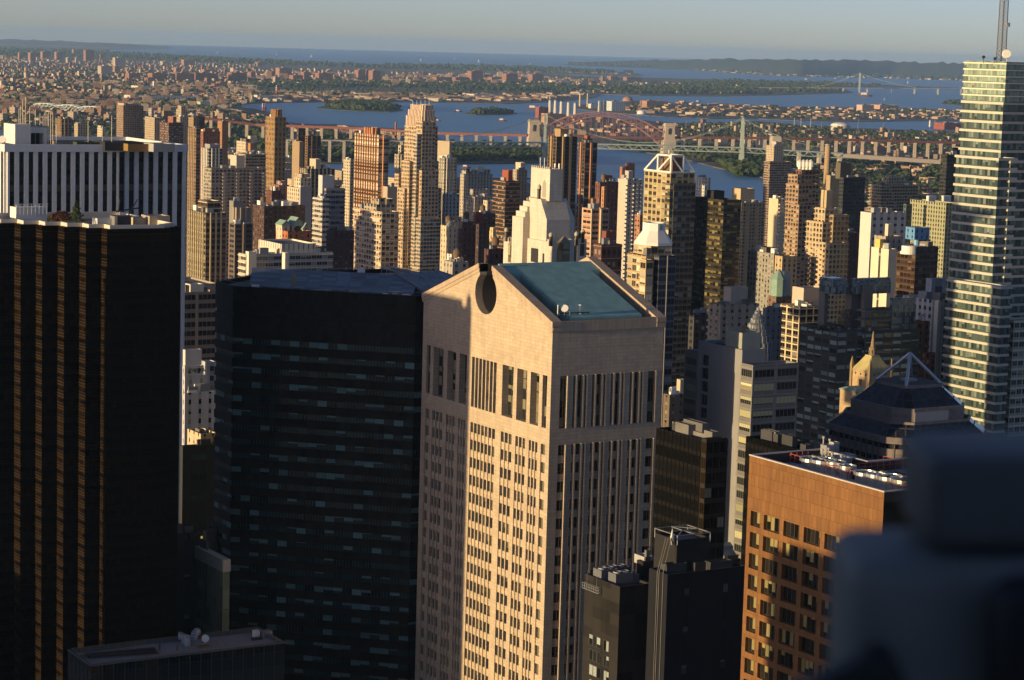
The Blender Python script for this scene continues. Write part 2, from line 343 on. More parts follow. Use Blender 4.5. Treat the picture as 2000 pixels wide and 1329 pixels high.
# far wooded ridges that rise above the sea line
def ridge(name, base, tops, thick, seed):
    """base: picture points on the water; tops: rows the crest reaches"""
    r = random.Random(seed); mb = MB(); n = len(base)*14; ids = []
    bx = [p[0] for p in base]
    for k in range(n):
        x = bx[0]+(bx[-1]-bx[0])*k/(n-1)
        yb = np.interp(x, bx, [p[1] for p in base]); yt = np.interp(x, bx, tops)+r.uniform(-.8, .8)
        P = at_z(x, yb, 0.0); d = np.dot(P-CAM, FH); dirn = (P-CAM)*np.array([1, 1, 0]); dirn /= np.linalg.norm(dirn)
        row = [P+[0, 0, -2]]
        for t, hk in ((.08, .25), (.3, .62), (.62, .9), (1, 1.0), (1.5, .8), (2.2, .2), (2.6, -.02)):
            Q = P+dirn*thick*t; h = max(8, zpx(P+dirn*thick, yt)); row.append((Q[0], Q[1], max(-2, h*hk*(1+r.uniform(-.1, .1)) if hk > 0 else -2)))
        ids.append([mb.vert(p) for p in row])
    for k in range(n-1):
        for j in range(len(ids[0])-1): mb.face([ids[k][j], ids[k+1][j], ids[k+1][j+1], ids[k][j+1]])
    return tag(mb.build(name, HILL, smooth=True), kind='structure')
HILL = land_mat('wooded_hill', (.02, .035, .014), (.035, .05, .02), (.07, .075, .04), .004)
ridge('wooded_hills', [(1110, 125.5), (1250, 131), (1400, 139), (1560, 148), (1740, 151), (1900, 157), (2150, 164)], [123.5, 118.5, 115.5, 116, 120, 125.5, 133], 2600, 1)
ridge('northern_hills', [(-300, 79), (0, 86), (100, 89), (200, 92.5), (330, 95)], [66, 76.5, 79.5, 84, 91], 3500, 2)

# ------------------------------------------------------------------ trees in the mass
def leafmat(name, a, b_):
    m = bpy.data.materials.new(name); m.use_nodes = True; nt = m.node_tree; b = nt.nodes['Principled BSDF']; b.inputs['Roughness'].default_value = .9; b.inputs['Specular IOR Level'].default_value = .2
    ge = nt.nodes.new('ShaderNodeNewGeometry'); mx = nt.nodes.new('ShaderNodeMix'); mx.data_type = 'RGBA'
    mx.inputs['A'].default_value = (*a, 1); mx.inputs['B'].default_value = (*b_, 1)
    nt.links.new(ge.outputs['Random Per Island'], mx.inputs['Factor']); nt.links.new(mx.outputs['Result'], b.inputs['Base Color']); return m
WOOD1 = leafmat('tree_leaves', (.018, .034, .010), (.062, .085, .024))
_g = (1+5**.5)/2
_ico = np.array([(-1, _g, 0), (1, _g, 0), (-1, -_g, 0), (1, -_g, 0), (0, -1, _g), (0, 1, _g), (0, -1, -_g), (0, 1, -_g), (_g, 0, -1), (_g, 0, 1), (-_g, 0, -1), (-_g, 0, 1)])/math.sqrt(1+_g*_g)
_icf = np.array([(0, 11, 5), (0, 5, 1), (0, 1, 7), (0, 7, 10), (0, 10, 11), (1, 5, 9), (5, 11, 4), (11, 10, 2), (10, 7, 6), (7, 1, 8), (3, 9, 4), (3, 4, 2), (3, 2, 6), (3, 6, 8), (3, 8, 9), (4, 9, 5), (2, 4, 11), (6, 2, 10), (8, 6, 7), (9, 8, 1)])
def clumps(name, P, rad, m, kind='stuff', seed=0, squash=.85):
    P = np.array(P); n = len(P); g = np.random.default_rng(seed); rad = np.array(rad)
    V = _ico[None]*(1+g.uniform(-.32, .32, (n, 12, 1)))*rad[:, None, None]*np.array([1, 1, squash]); V = V+P[:, None, :]
    F = (_icf[None]+12*np.arange(n)[:, None, None]).reshape(-1, 3)
    me = bpy.data.meshes.new(name); me.from_pydata(V.reshape(-1, 3).tolist(), [], F.tolist()); me.materials.append(m); me.update()
    o = bpy.data.objects.new(name, me); COL.objects.link(o); return tag(o, kind=kind)
def inpoly(x, y, poly):
    c = False
    for i in range(len(poly)):
        (x1, y1), (x2, y2) = poly[i-1], poly[i]
        if (y1 > y) != (y2 > y) and x < (x2-x1)*(y-y1)/(y2-y1)+x1: c = not c
    return c
def scatter(poly, n, seed, keep=None):
    r = random.Random(seed); xs = [p[0] for p in poly]; ys = [p[1] for p in poly]; out = []; t = 0
    while len(out) < n and t < n*60:
        t += 1; x, y = r.uniform(min(xs), max(xs)), r.uniform(min(ys), max(ys))
        if inpoly(x, y, poly) and (keep is None or keep(x, y)): out.append((x, y))
    return out
def wood(name, poly, n, r0, r1, seed, h=1.0):
    r = random.Random(seed); P = []; Rr = []
    for x, y in scatter(poly, n, seed):
        q = at_z(x, y, 2.0); a = r.uniform(r0, r1); P.append((q[0], q[1], 2+a*r.uniform(.5, 1.1)*h)); Rr.append(a)
        for _ in range(2):
            b = a*r.uniform(.35, .6); t = r.uniform(0, 6.28); P.append((q[0]+a*.8*math.cos(t), q[1]+a*.8*math.sin(t), 2+a*r.uniform(.5, 1.6)*h)); Rr.append(b)
    return tag(clumps(name, P, Rr, WOOD1, seed=seed), kind='stuff')
wood('island_woods', [(560, 290), (640, 262), (700, 278), (780, 286), (1060, 286), (1075, 314), (880, 316), (640, 315), (570, 314)], 1500, 6, 10, 11)
wood('riverside_woods', [(1190, 287), (1240, 293), (1290, 299), (1350, 308), (1400, 318), (1440, 345), (1500, 345), (1500, 300), (1440, 294), (1300, 286)], 900, 6, 11, 12)
wood('park_woods', [(1480, 300), (1560, 310), (1660, 316), (1700, 325), (1880, 330), (1900, 420), (1700, 420), (1560, 380), (1480, 345)], 800, 6, 11, 13)
wood('neighbourhood_trees', [(1320, 245), (1500, 243), (1660, 257), (1900, 262), (1900, 300), (1640, 300), (1500, 284), (1320, 274)], 900, 5, 9, 14)
wood('wooded_island_trees', [(632, 209), (660, 205), (705, 203.5), (756, 207), (782, 214.5), (756, 217), (700, 215.5), (660, 212.5)], 420, 8, 14, 15)
wood('small_island_trees', [(916, 221.5), (930, 219.5), (960, 218.2), (1005, 221.3), (985, 223), (935, 223)], 150, 6, 11, 16)
wood('eastern_islet_trees', [(1842, 203), (1855, 198.5), (1900, 200), (1950, 206), (1950, 208), (1880, 205)], 130, 7, 12, 17)
wood('northern_woods', [(0, 95), (180, 100), (330, 109), (480, 117), (700, 128), (900, 129), (1050, 133), (1240, 144), (1050, 142), (700, 133), (480, 126), (190, 113), (0, 110)], 1500, 11, 22, 18)
wood('shore_woods', [(480, 160), (640, 160), (860, 165), (1000, 163), (1160, 172), (1300, 170), (1380, 160), (1460, 184), (1250, 185), (1180, 180), (1000, 178), (900, 176), (780, 170), (620, 172), (480, 170)], 1500, 8, 15, 19)
wood('district_trees', [(0, 130), (250, 140), (500, 160), (1050, 148), (1440, 160), (1440, 182), (1180, 182), (1000, 190), (560, 197), (440, 212), (560, 250), (560, 300), (20, 250), (0, 250)], 2000, 7, 12, 20)
wood('causeway_trees', [(1390, 157), (1500, 160), (1620, 162.5), (1720, 167.5), (1700, 169), (1600, 170), (1650, 180.5), (1480, 184), (1400, 185)], 500, 9, 16, 21)
wood('prison_island_trees', [(1240, 200), (1400, 210), (1880, 218), (1880, 234), (1650, 236), (1480, 230), (1300, 226), (1200, 214)], 160, 5, 9, 22)
wood('far_shore_trees', [(1110, 126), (1350, 135), (1480, 144), (1740, 152), (1900, 158), (1900, 154), (1560, 146), (1350, 132), (1150, 125)], 700, 14, 26, 23)

# ------------------------------------------------------------------ buildings far off
def farmat(name, cols, island=True, win=None):
    m = bpy.data.materials.new(name); m.use_nodes = True; nt = m.node_tree; b = nt.nodes['Principled BSDF']; b.inputs['Roughness'].default_value = .9; b.inputs['Specular IOR Level'].default_value = .2
    s = nt.nodes.new('ShaderNodeNewGeometry') if island else nt.nodes.new('ShaderNodeObjectInfo')
    r = nt.nodes.new('ShaderNodeValToRGB'); r.color_ramp.interpolation = 'CONSTANT'; e = r.color_ramp.elements
    while len(e) < len(cols): e.new(.5)
    for k, c in enumerate(cols): e[k].position = k/len(cols); e[k].color = (*c, 1)
    nt.links.new(s.outputs['Random Per Island' if island else 'Random'], r.inputs[0])
    if win:                                   # rows of small dark windows
        uv = nt.nodes.new('ShaderNodeUVMap'); br = nt.nodes.new('ShaderNodeTexBrick'); br.offset = 0
        br.inputs['Scale'].default_value = 1; br.inputs['Brick Width'].default_value = 1; br.inputs['Row Height'].default_value = 1; br.inputs['Mortar Size'].default_value = .26; br.inputs['Mortar Smooth'].default_value = 0
        mx = nt.nodes.new('ShaderNodeMix'); mx.data_type = 'RGBA'; mx.blend_type = 'MULTIPLY'; mx.inputs['Factor'].default_value = 1
        br.inputs['Color1'].default_value = (.25, .25, .28, 1); br.inputs['Color2'].default_value = (.5, .48, .45, 1); br.inputs['Mortar'].default_value = (1, 1, 1, 1)
        nt.links.new(uv.outputs[0], br.inputs[0]); nt.links.new(r.outputs[0], mx.inputs['A']); nt.links.new(br.outputs[0], mx.inputs['B']); nt.links.new(mx.outputs['Result'], b.inputs['Base Color'])
    else: nt.links.new(r.outputs[0], b.inputs['Base Color'])
    return m
TAN = [(.38, .26, .175), (.42, .31, .21), (.3, .17, .11), (.5, .4, .3), (.34, .21, .135), (.25, .14, .095), (.4, .29, .19), (.56, .47, .37), (.23, .17, .13), (.36, .24, .165)]
FAR_MASS = farmat('far_building_walls', TAN)
FAR_ONE = farmat('far_block_wall', TAN, False, True)
FAR_ROOF = mat('far_roof', (.26, .22, .18), .9, noise=.2)
def boxmass(name, items, m):
    V = []; F = []
    for (x, y, a, b, h, t) in items:
        c, s = math.cos(t), math.sin(t); k = len(V)
        for z in (0, h):
            for (p, q) in ((-a, -b), (a, -b), (a, b), (-a, b)): V.append((x+p*c-q*s, y+p*s+q*c, z+1))
        F += [(k, k+1, k+5, k+4), (k+1, k+2, k+6, k+5), (k+2, k+3, k+7, k+6), (k+3, k, k+4, k+7), (k+4, k+5, k+6, k+7)]
    me = bpy.data.meshes.new(name); me.from_pydata(V, [], F); me.materials.append(m); me.update()
    o = bpy.data.objects.new(name, me); COL.objects.link(o); return tag(o, kind='stuff')
ZN = [  # region, how many, half width range, height range
    ([(0, 112), (500, 128), (500, 200), (440, 212), (540, 245), (20, 250), (0, 250)], 4600, (5, 20), (6, 16)),
    ([(480, 135), (1050, 150), (1180, 157), (1180, 172), (900, 172), (480, 168)], 700, (9, 30), (8, 22)),
    ([(470, 178), (780, 184), (1000, 186), (1160, 184), (1050, 198), (900, 199), (470, 200)], 420, (12, 45), (7, 14)),
    ([(1250, 162), (1440, 166), (1470, 184), (1250, 184), (1120, 181)], 200, (8, 20), (7, 14)),
    ([(900, 131), (1230, 143), (1230, 146), (1000, 142), (900, 136)], 120, (10, 20), (7, 12)),
    ([(1300, 200), (1480, 209), (1880, 217), (1880, 234), (1650, 236), (1480, 230), (1300, 226), (1200, 214)], 430, (8, 34), (5, 12)),
    ([(1320, 248), (1500, 243), (1660, 258), (1900, 262), (1900, 330), (1700, 318), (1640, 296), (1500, 284), (1320, 274)], 600, (5, 16), (7, 13)),
    ([(1050, 232), (1180, 234), (1300, 245), (1290, 272), (1080, 266)], 60, (8, 26), (6, 14)),
    ([(1500, 330), (1880, 330), (1880, 430), (1660, 430)], 150, (8, 26), (8, 18)),
    ([(1200, 125), (1480, 147), (1880, 158.5), (1880, 155), (1480, 143)], 120, (14, 30), (9, 16)),
    ([(560, 246), (700, 254), (840, 268), (860, 284), (700, 276), (560, 262)], 130, (6, 22), (6, 12)),
]
singles = []; mass = []
for zi, (poly, n, wr_, hr) in enumerate(ZN):
    r = random.Random(100+zi)
    for x, y in scatter(poly, n, 200+zi):
        q = at_z(x, y, 1.0); a = r.uniform(*wr_)*r.uniform(.6, 1); b = r.uniform(*wr_)*r.uniform(.4, .8); h = r.uniform(*hr)
        if r.random() < .06 and zi in (0, 1, 6): h *= 2.2
        t = (0, .35, -.3, .7)[int(q[0]//1900+3*(q[1]//2300)) % 4] if zi < 9 else r.choice((0, .35, -.3, .7))
        if zi in (0, 1, 6):                     # houses stand in rows along their streets
            c, s = math.cos(t), math.sin(t); u, v_ = q[0]*c+q[1]*s, -q[0]*s+q[1]*c; v_ = round(v_/58)*58+r.choice((-9, 9)); q = np.array([u*c-v_*s, u*s+v_*c, 1.0]); b = min(b, 9); a = max(a, b)
        it = (q[0], q[1], a, b, h, t)
        singles.append((max(a, b)*2*h/np.dot(q-CAM, FH)**2, it, zi))
singles.sort(key=lambda s: -s[0])
ONE = singles[:280]; mass = [s[1] for s in singles[280:]]
boxmass('distant_rooftops', mass, FAR_MASS)
def unit_block(k):
    mb = MB(); r = random.Random(k)
    mb.loft([P3(rect(-.5, -.5, .5, .5), 0), P3(rect(-.5, -.5, .5, .5), 1), P3(rect(-.47, -.47, .47, .47), 1), P3(rect(-.47, -.47, .47, .47), .96)], [0, 0, 0], .12, .2, cap=1)
    if k: mb.box(r.uniform(-.3, 0), r.uniform(-.3, 0), .96, r.uniform(.1, .3), r.uniform(.1, .3), 1.15, 0, False, 1)
    me = mb.build('unit', [FAR_ONE, FAR_ROOF]); d = me.data; bpy.data.objects.remove(me); return d
UNITS = [unit_block(k) for k in range(4)]
KIND = {0: ('low tan or brick block among the trees of the district across the river', 'low blocks across the river'), 6: ('small house or shop below the railway viaduct in the district past the bridges', 'houses past the bridges')}
for sc_, (x, y, a, b, h, t), zi in ONE:
    o = bpy.data.objects.new('distant_building', UNITS[rng.randrange(4)]); COL.objects.link(o)
    o.location = (x, y, 1); o.scale = (2*a, 2*b, h); o.rotation_euler = (0, 0, t)
    lab, grp = {6: ('small house or shop near the red viaduct in the streets past the bridges', 'houses past the bridges'), 8: ('low flat-roofed block among trees on the shore below the viaduct', 'blocks on the tree-lined shore'), 5: ('low pale sunlit shed on the flat island across the water', 'sheds on the flat island'), 7: ('small industrial shed behind the steel arch bridge', 'sheds behind the arch bridge'), 2: ('low sunlit warehouse on the far waterfront', 'waterfront warehouses'), 10: ('low shed beside the red viaduct near the wooded shore', 'sheds by the viaduct')}.get(zi, ('low tan or brick block in the hazy district across the river', 'low blocks across the river'))
    tag(o, lab, 'building', grp)
def pxbox(x0, x1, yt, yb, dep=.6):            # plan box and height from picture edges, standing on the ground
    q = at_z((x0+x1)/2, yb, 2.0); d = np.dot(q-CAM, FH); wd = (x1-x0)*d/FPX
    h = zpx(q, yt); return q, d, wd, h
TOW = [(36, 43, 103, 118, 0), (57, 68, 103, 122, 0), (81, 94, 101, 116, 0), (108, 121, 102, 116, 0), (130, 138, 113, 124, 2), (147, 152, 113, 124, 2), (142, 163, 97, 107, 0), (165, 182, 98, 120, 1), (195, 199, 106, 121, 1), (222, 242, 113, 130, 2), (194, 215, 129, 148, 2), (222, 232, 129, 141, 0), (356, 379, 117, 130, 0), (248, 271, 143, 156, 1), (293, 322, 143, 159, 1), (340, 376, 143, 160, 1), (377, 423, 143, 160, 1), (341, 352, 132, 144, 0), (447, 479, 142, 161, 1), (395, 422, 136, 144, 0), (452, 479, 133, 141, 2), (487, 497, 141, 155, 1), (526, 545, 139, 152, 1), (541, 567, 133, 153, 0), (568, 588, 147, 156, 1), (590, 602, 141, 155, 1), (618, 647, 143, 158, 1), (649, 659, 147, 157, 0), (695, 710, 137, 156, 1), (712, 721, 138, 156, 1), (723, 739, 138, 161, 1), (915, 940, 139, 158, 1), (847, 880, 151, 160, 1), (884, 914, 151, 160, 1), (955, 981, 151, 160, 1), (983, 1008, 144, 162, 1), (1012, 1025, 152, 161, 1), (1034, 1059, 145, 161, 1), (1188, 1205, 149, 157, 1), (1218, 1251, 151, 158, 1), (285, 300, 152, 163, 1), (425, 440, 160, 172, 1), (500, 512, 122, 131, 0), (315, 330, 120, 128, 2)]
PINK = [(.40, .22, .15), (.34, .16, .105), (.55, .45, .34)]
for x0, x1, yt, yb, c in TOW:
    q, d, wd, h = pxbox(x0, x1, yt, yb); mb = MB(); a = wd*.52; b = min(wd*.6, 30)
    P = rect(q[0]-a, q[1]-b, q[0]+a, q[1]+b)
    t = empty('housing_tower', (q[0], q[1], 0), ['brown brick housing slab standing tall over the hazy district across the river', 'reddish brick housing tower above low roofs across the river', 'pale cream tower block above the low roofs across the river'][c], 'tower block', ['brown housing slabs across the river', 'red brick housing towers across the river', 'pale tower blocks across the river'][c])
    shell(mb, P, 0, h, 6, 5.5); mb.build('wall', [fac(PINK[c], ww=.45, wh=.45, blind=.4), M_ROOF, M_ROOF], t)
    m2 = MB(); m2.box(q[0]-a*.3, q[1]-b*.4, h-1, q[0]+a*.25, q[1]+b*.4, h+min(6, h*.12), 0, False, 1); m2.build('bulkhead', [mat('b', PINK[c]), M_ROOF] if False else [fac(PINK[c], ww=0, dirt=.1), M_ROOF], t)
# named industrial things
BRICKR, CREAM, WHITE_I = (.3, .08, .05), (.55, .46, .33), (.72, .68, .6)
IND = [(1047, 1069, 209, 231, BRICKR, 'dark red power house at the foot of tall pale chimneys by the arch bridge'), (1060, 1100, 222, 243, (.45, .27, .18), 'tan power plant hall in front of the pale chimneys behind the arch bridge'), (1150, 1166, 203, 212, WHITE_I, 'white plant building between two slim tan chimneys past the arch bridge'), (1187, 1218, 198, 217, (.55, .6, .6), 'long glassy white block above the crown of the steel arch bridge'), (1253, 1293, 197, 210, (.42, .22, .14), 'broad red brick hall on the island above the arch bridge'), (1675, 1704, 205, 219, (.6, .42, .33), 'pale pink slab at the end of the long island building beyond the viaduct'), (1704, 1751, 205, 215, (.55, .33, .22), 'long salmon coloured block on the flat island beyond the viaduct'), (1828, 1878, 240, 252, BRICKR, 'bright red shed beside white tanks near the green glass tower'), (246, 387, 187, 197, (.75, .68, .56), 'very long white warehouse across the district by the harbour'), (261, 322, 168, 176, (.75, .68, .54), 'white factory with a short tower above the long warehouse'), (299, 303, 159, 176, (.75, .68, .54), 'slim white tower rising from the white factory'), (387, 414, 199, 211, (.5, .6, .42), 'pale green and white shed by the harbour'), (247, 277, 193, 201, (.35, .07, .05), 'dark red warehouse before the very long white one'), (415, 440, 164, 172, (.4, .12, .07), 'red brick hall below the housing slabs by the harbour'), (495, 540, 186, 196, WHITE_I, 'white depot at the base of the striped chimney'), (915, 965, 184, 190, (.7, .6, .45), 'long cream shed on the waterfront beyond the round tanks'), (1075, 1110, 158, 163, (.72, .65, .5), 'row-like low cream block among far trees'), (1605, 1640, 268, 274, (.5, .36, .25), 'low tan works roof beside the viaduct past the bridge tower')]
for x0, x1, yt, yb, c, lab in IND:
    q, d, wd, h = pxbox(x0, x1, yt, yb); a, b = wd*.5, max(8, min(wd*.3, 40)); mb = MB()
    t = empty('industrial_building', (q[0], q[1], 0), lab, 'industrial building')
    shell(mb, rect(q[0]-a, q[1]-b, q[0]+a, q[1]+b), 0, h, 9, 6); mb.build('wall', [fac(c, ww=.3, wh=.3, blind=.3, dirt=.2), M_ROOFL, M_ROOFL], t)
    m2 = MB(); m2.box(q[0]-a*.5, q[1]-b*.4, h-1, q[0]-a*.2, q[1]+b*.2, h+4, 0, False); m2.build('roof_unit', M_ROOF, t)
def chimney(x, yt, yb, wpx, col, lab, cat='chimney', grp=None, bands=None, d=None):
    q = at_z(x, yb, 2.0) if d is None else at_d(x, yb, d); q = np.array([q[0], q[1], 0.0]); dd = np.dot(q-CAM, FH); r = wpx*dd/FPX/2; h = zpx(q, yt)
    t = empty('chimney_stack', q, lab, cat, grp); k = 10
    ms = [mat('chimney_shaft', col, .85, noise=.2, scale=.1, streak=1)]
    if bands: ms.append(bands)
    mb = MB(); prof = [(r*(1.2-.25*j/k), h*j/k) for j in range(k+1)]
    mb.revolve(q, prof, 14)
    if bands: mb.m = [int(i < k*14 and (i//14) >= 5 and (i//14) % 2) for i in range(len(mb.f))]
    mb.build('shaft', ms, t)
    m2 = MB(); m2.revolve(q, [(r*1.02, h-r*.5), (r*1.12, h-r*.3), (r*1.12, h), (r*.7, h), (r*.7, h-r*.4)], 14); m2.build('rim', M_STEEL, t); return t
for k, (x, yt, yb) in enumerate([(1074, 195.5, 221), (1084.5, 196, 224), (1096, 198, 226), (1110, 199.5, 227), (1123, 201, 228)]): chimney(x, yt, yb, 6.3, (.62, .54, .44), 'thick pale chimney in the row of five above the arch bridge', grp='five pale power plant chimneys')
for x, yt, yb, w_ in ((1132.5, 182, 208, 3.4), (1147, 182.5, 209, 2.6)): chimney(x, yt, yb, w_, (.6, .44, .28), 'slim tan chimney beside the white plant past the arch bridge', grp='slim tan chimneys')
for x in (1169.5, 1174, 1179.5): chimney(x, 197, 219, 3.6, (.6, .56, .5), 'white cylinder stack against the glassy white block above the arch bridge', grp='white cylinder stacks')
STRIPE = mat('white_stripe', (.75, .7, .64), .8)
chimney(540, 167, 186, 3.2, (.5, .06, .03), 'red and white striped chimney standing on the harbour depot', bands=STRIPE)
for x in (513, 518.5): chimney(x, 202, 216, 2.8, (.5, .06, .03), 'short red and white striped stack beside the water', grp='twin striped stacks', bands=STRIPE)
chimney(772.5, 239, 276, 4.2, (.33, .13, .07), 'red brick chimney beside the stepped white topped tower, before the red viaduct')
for x in (1816, 1821, 1826): chimney(x, 235, 247, 3.2, (.7, .65, .58), 'short white stack at the end of the bright red shed', grp='white stacks by the red shed')
for x in (1551, 1564, 1583): chimney(x, 231, 252, 1.2, (.4, .38, .35), 'thin mast-like stack in the streets past the bridge tower', grp='thin stacks past the bridge')
chimney(1609, 282, 470, 12.5, (.36, .25, .14), 'tall tan smokestack with darker base rising beside the dark slab tower', d=2450)
def dome_tank(x0, x1, yt, ym, yb, lab, col, cyl):
    q, d, wd, h = pxbox(x0, x1, yt, yb); hm = zpx(q, ym); r = wd/2; t = empty('storage_tank', (q[0], q[1], 0), lab, 'storage tank')
    mb = MB(); mb.revolve((q[0], q[1], 0), [(r, 0), (r, hm)], 24); mb.build('shell', mat('tank_wall', cyl, .7), t)
    m2 = MB(); m2.revolve((q[0], q[1], 0), [(r*math.cos(a), hm+(h-hm)*math.sin(a)) for a in (0, .25, .5, .8, 1.1, 1.4, 1.54)], 24); m2.build('dome', mat('tank_dome', col, .6), t, smooth=True)
dome_tank(1622, 1660, 239, 245.5, 254, 'wide round gas tank with a white dome below the island', (.75, .74, .72), (.55, .43, .3))
dome_tank(1244, 1262, 215, 221, 223.5, 'white dome on the island shore behind the arch bridge', (.78, .76, .74), (.7, .68, .64))
dome_tank(1216, 1236, 188.5, 195, 198, 'small tan cone-roofed tank by the water above the arch', (.36, .2, .13), (.36, .22, .15))
dome_tank(975, 991, 188, 191, 196, 'round tan tank on the far waterfront', (.5, .36, .25), (.5, .36, .25))
# ================================================================== bridges
RUST = mat('red_steel', (.22, .075, .06), .7, .1, .15); RUST2 = mat('pink_steel', (.40, .20, .18), .7, .1, .12)
STONE = mat('bridge_stone', (.47, .39, .3), .9, 0, .2, .05); GREENS = mat('green_steel', (.36, .42, .37), .6, .1, .1)
APPR = mat('pale_concrete', (.66, .56, .42), .9, 0, .1, .03); CONC = mat('concrete', (.42, .38, .32), .9, 0, .2, .03)
TL, TR = at_d(1042, 262, 5590), at_d(1306, 267, 5650)
def arch_bridge():
    t = empty('arch_bridge', (TL[0], TL[1], 0), 'rusty pink steel arch railway bridge between two stone towers', 'bridge')
    a, b = np.array([TL[0], TL[1], 0]), np.array([TR[0], TR[1], 0]); ax = (b-a)/np.linalg.norm(b-a); Ls = np.linalg.norm(b-a); nrm = np.array([-ax[1], ax[0], 0])
    zd = 43.0
    for name, C, ytop in (('stone_tower', a, 234), ('stone_tower', b, 241)):
        mb = MB(); zt = zpx(C, ytop); w1, w2 = 13.0, 13.5
        def ringp(w_, z): return [tuple(C+ax*s*w_+nrm*q*w_*1.1+[0, 0, z]) for s, q in ((-1, -1), (1, -1), (1, 1), (-1, 1))]
        mb.loft([ringp(16, 0), ringp(15, zd-6), ringp(12.5, zd), ringp(11.5, zt-9), ringp(12.8, zt-7), ringp(12.8, zt-3), ringp(11, zt-2), ringp(10.5, zt)], cap=0, bay=1e9)
        o = mb.build(name, STONE, t)
        for s in (-1, 1):                     # the tall arched opening over the track
            m2 = MB(); P = [C+nrm*s*14.3*0.96+ax*q*4.2 for q in (-1, 1)]; zz = [zd+3, zt-16]
            arc = [(-4.2, zz[0]), (4.2, zz[0])]+[(4.2*math.cos(k*math.pi/8), zz[1]+4.2*math.sin(k*math.pi/8)) for k in range(9)]
            f = [tuple(C+ax*x+nrm*s*13.4+[0, 0, z]) for x, z in arc]; g_ = [tuple(C+ax*x+nrm*s*10+[0, 0, z]) for x, z in arc]
            m2.loft([f, g_], cap=0, bottom=0, bay=1e9); m2.build('opening', M_DARK, o, loc=(0, 0, 0))
    n = 22; lo, up = [], []
    for k in range(n+1):
        s = k/n; x = 13+(Ls-26)*s; q = 4*s*(1-s)
        lo.append((x, 16+76*q)); up.append((x, 56+47*(1-abs(2*s-1)**2.2)*1.0+(-2 if 0 < k < n else 0)))
    for side in (-1, 1):
        mb = MB(); P = lambda xz: tuple(a+ax*xz[0]+nrm*side*9+[0, 0, xz[1]])
        for k in range(n):
            mb.tube(P(lo[k]), P(lo[k+1]), 1.6, 5); mb.tube(P(up[k]), P(up[k+1]), 1.35, 5)
            mb.tube(P(lo[k]), P(up[k]), .7, 4)
            if k < n/2: mb.tube(P(up[k]), P(lo[k+1]), .7, 4)
            else: mb.tube(P(lo[k]), P(up[k+1]), .7, 4)
            if lo[k][1] > zd: mb.tube(P(lo[k]), P((lo[k][0], zd)), .5, 4)
            else: mb.tube(P(lo[k]), P((lo[k][0], zd)), .6, 4)
        mb.build('arch_truss', RUST2, t)
    mb = MB(); f = lambda x, s, z: tuple(a+ax*x+nrm*s*10+[0, 0, z])
    mb.loft([[f(-13, -1, zd-4), f(Ls+13, -1, zd-4), f(Ls+13, 1, zd-4), f(-13, 1, zd-4)], [f(-13, -1, zd+1), f(Ls+13, -1, zd+1), f(Ls+13, 1, zd+1), f(-13, 1, zd+1)]], cap=0, bottom=0, bay=1e9)
    mb.build('deck', RUST, t)
arch_bridge()
def viaduct(pts, lab, step, grp=None):
    """a red girder line on stone piers through (px, py, depth) points at its deck"""
    Q = [at_d(x, y, d) for x, y, d in pts]; t = empty('rail_viaduct', (Q[0][0], Q[0][1], 0), lab, 'viaduct')
    mb = MB(); n = len(Q); rings = []
    for q in Q: q[2] = q[2]
    for i, q in enumerate(Q):
        d = Q[min(i+1, n-1)]-Q[max(i-1, 0)]; d[2] = 0; d /= np.linalg.norm(d); nn = np.array([-d[1], d[0], 0])*7
        rings.append([tuple(q-nn+[0, 0, -4.5]), tuple(q+nn+[0, 0, -4.5]), tuple(q+nn+[0, 0, 1.5]), tuple(q-nn+[0, 0, 1.5])])
    mb.loft(rings, cap=0, bottom=0, bay=1e9); mb.build('girder', RUST, t)
    proto = None
    for i in range(n-1):
        L = np.linalg.norm(Q[i+1]-Q[i]); k = max(1, int(L/step))
        for j in range(k):
            p = Q[i]+(Q[i+1]-Q[i])*(j+.5)/k
            if proto is None:
                m2 = MB(); m2.loft([P3(rect(-4, -8, 4, 8), 0), P3(rect(-3.4, -7, 3.4, 7), 34), P3(rect(-4.2, -8, 4.2, 8), 35), P3(rect(-4.2, -8, 4.2, 8), 37.4)], cap=0, bay=1e9)
                proto = m2.build('pier', STONE, None); proto.parent = t; o = proto
            else: o = proto.copy(); COL.objects.link(o); o.parent = t
            o.location = (p[0]-Q[0][0], p[1]-Q[0][1], 0); o.scale = (1, 1, max(.2, (p[2]-4.5)/37.4)); o.rotation_euler = (0, 0, -YAW)
viaduct([(395, 229.5, 5720), (500, 243, 5740), (700, 250, 5700), (860, 259.5, 5640), (1030, 263.5, 5592)], 'long red railway viaduct on stone piers running to the arch bridge over water', 36)
viaduct([(1318, 268, 5652), (1480, 269, 5700), (1620, 271.5, 5760), (1900, 279, 5880)], 'red railway viaduct on stone piers beyond the green suspension bridge', 36)
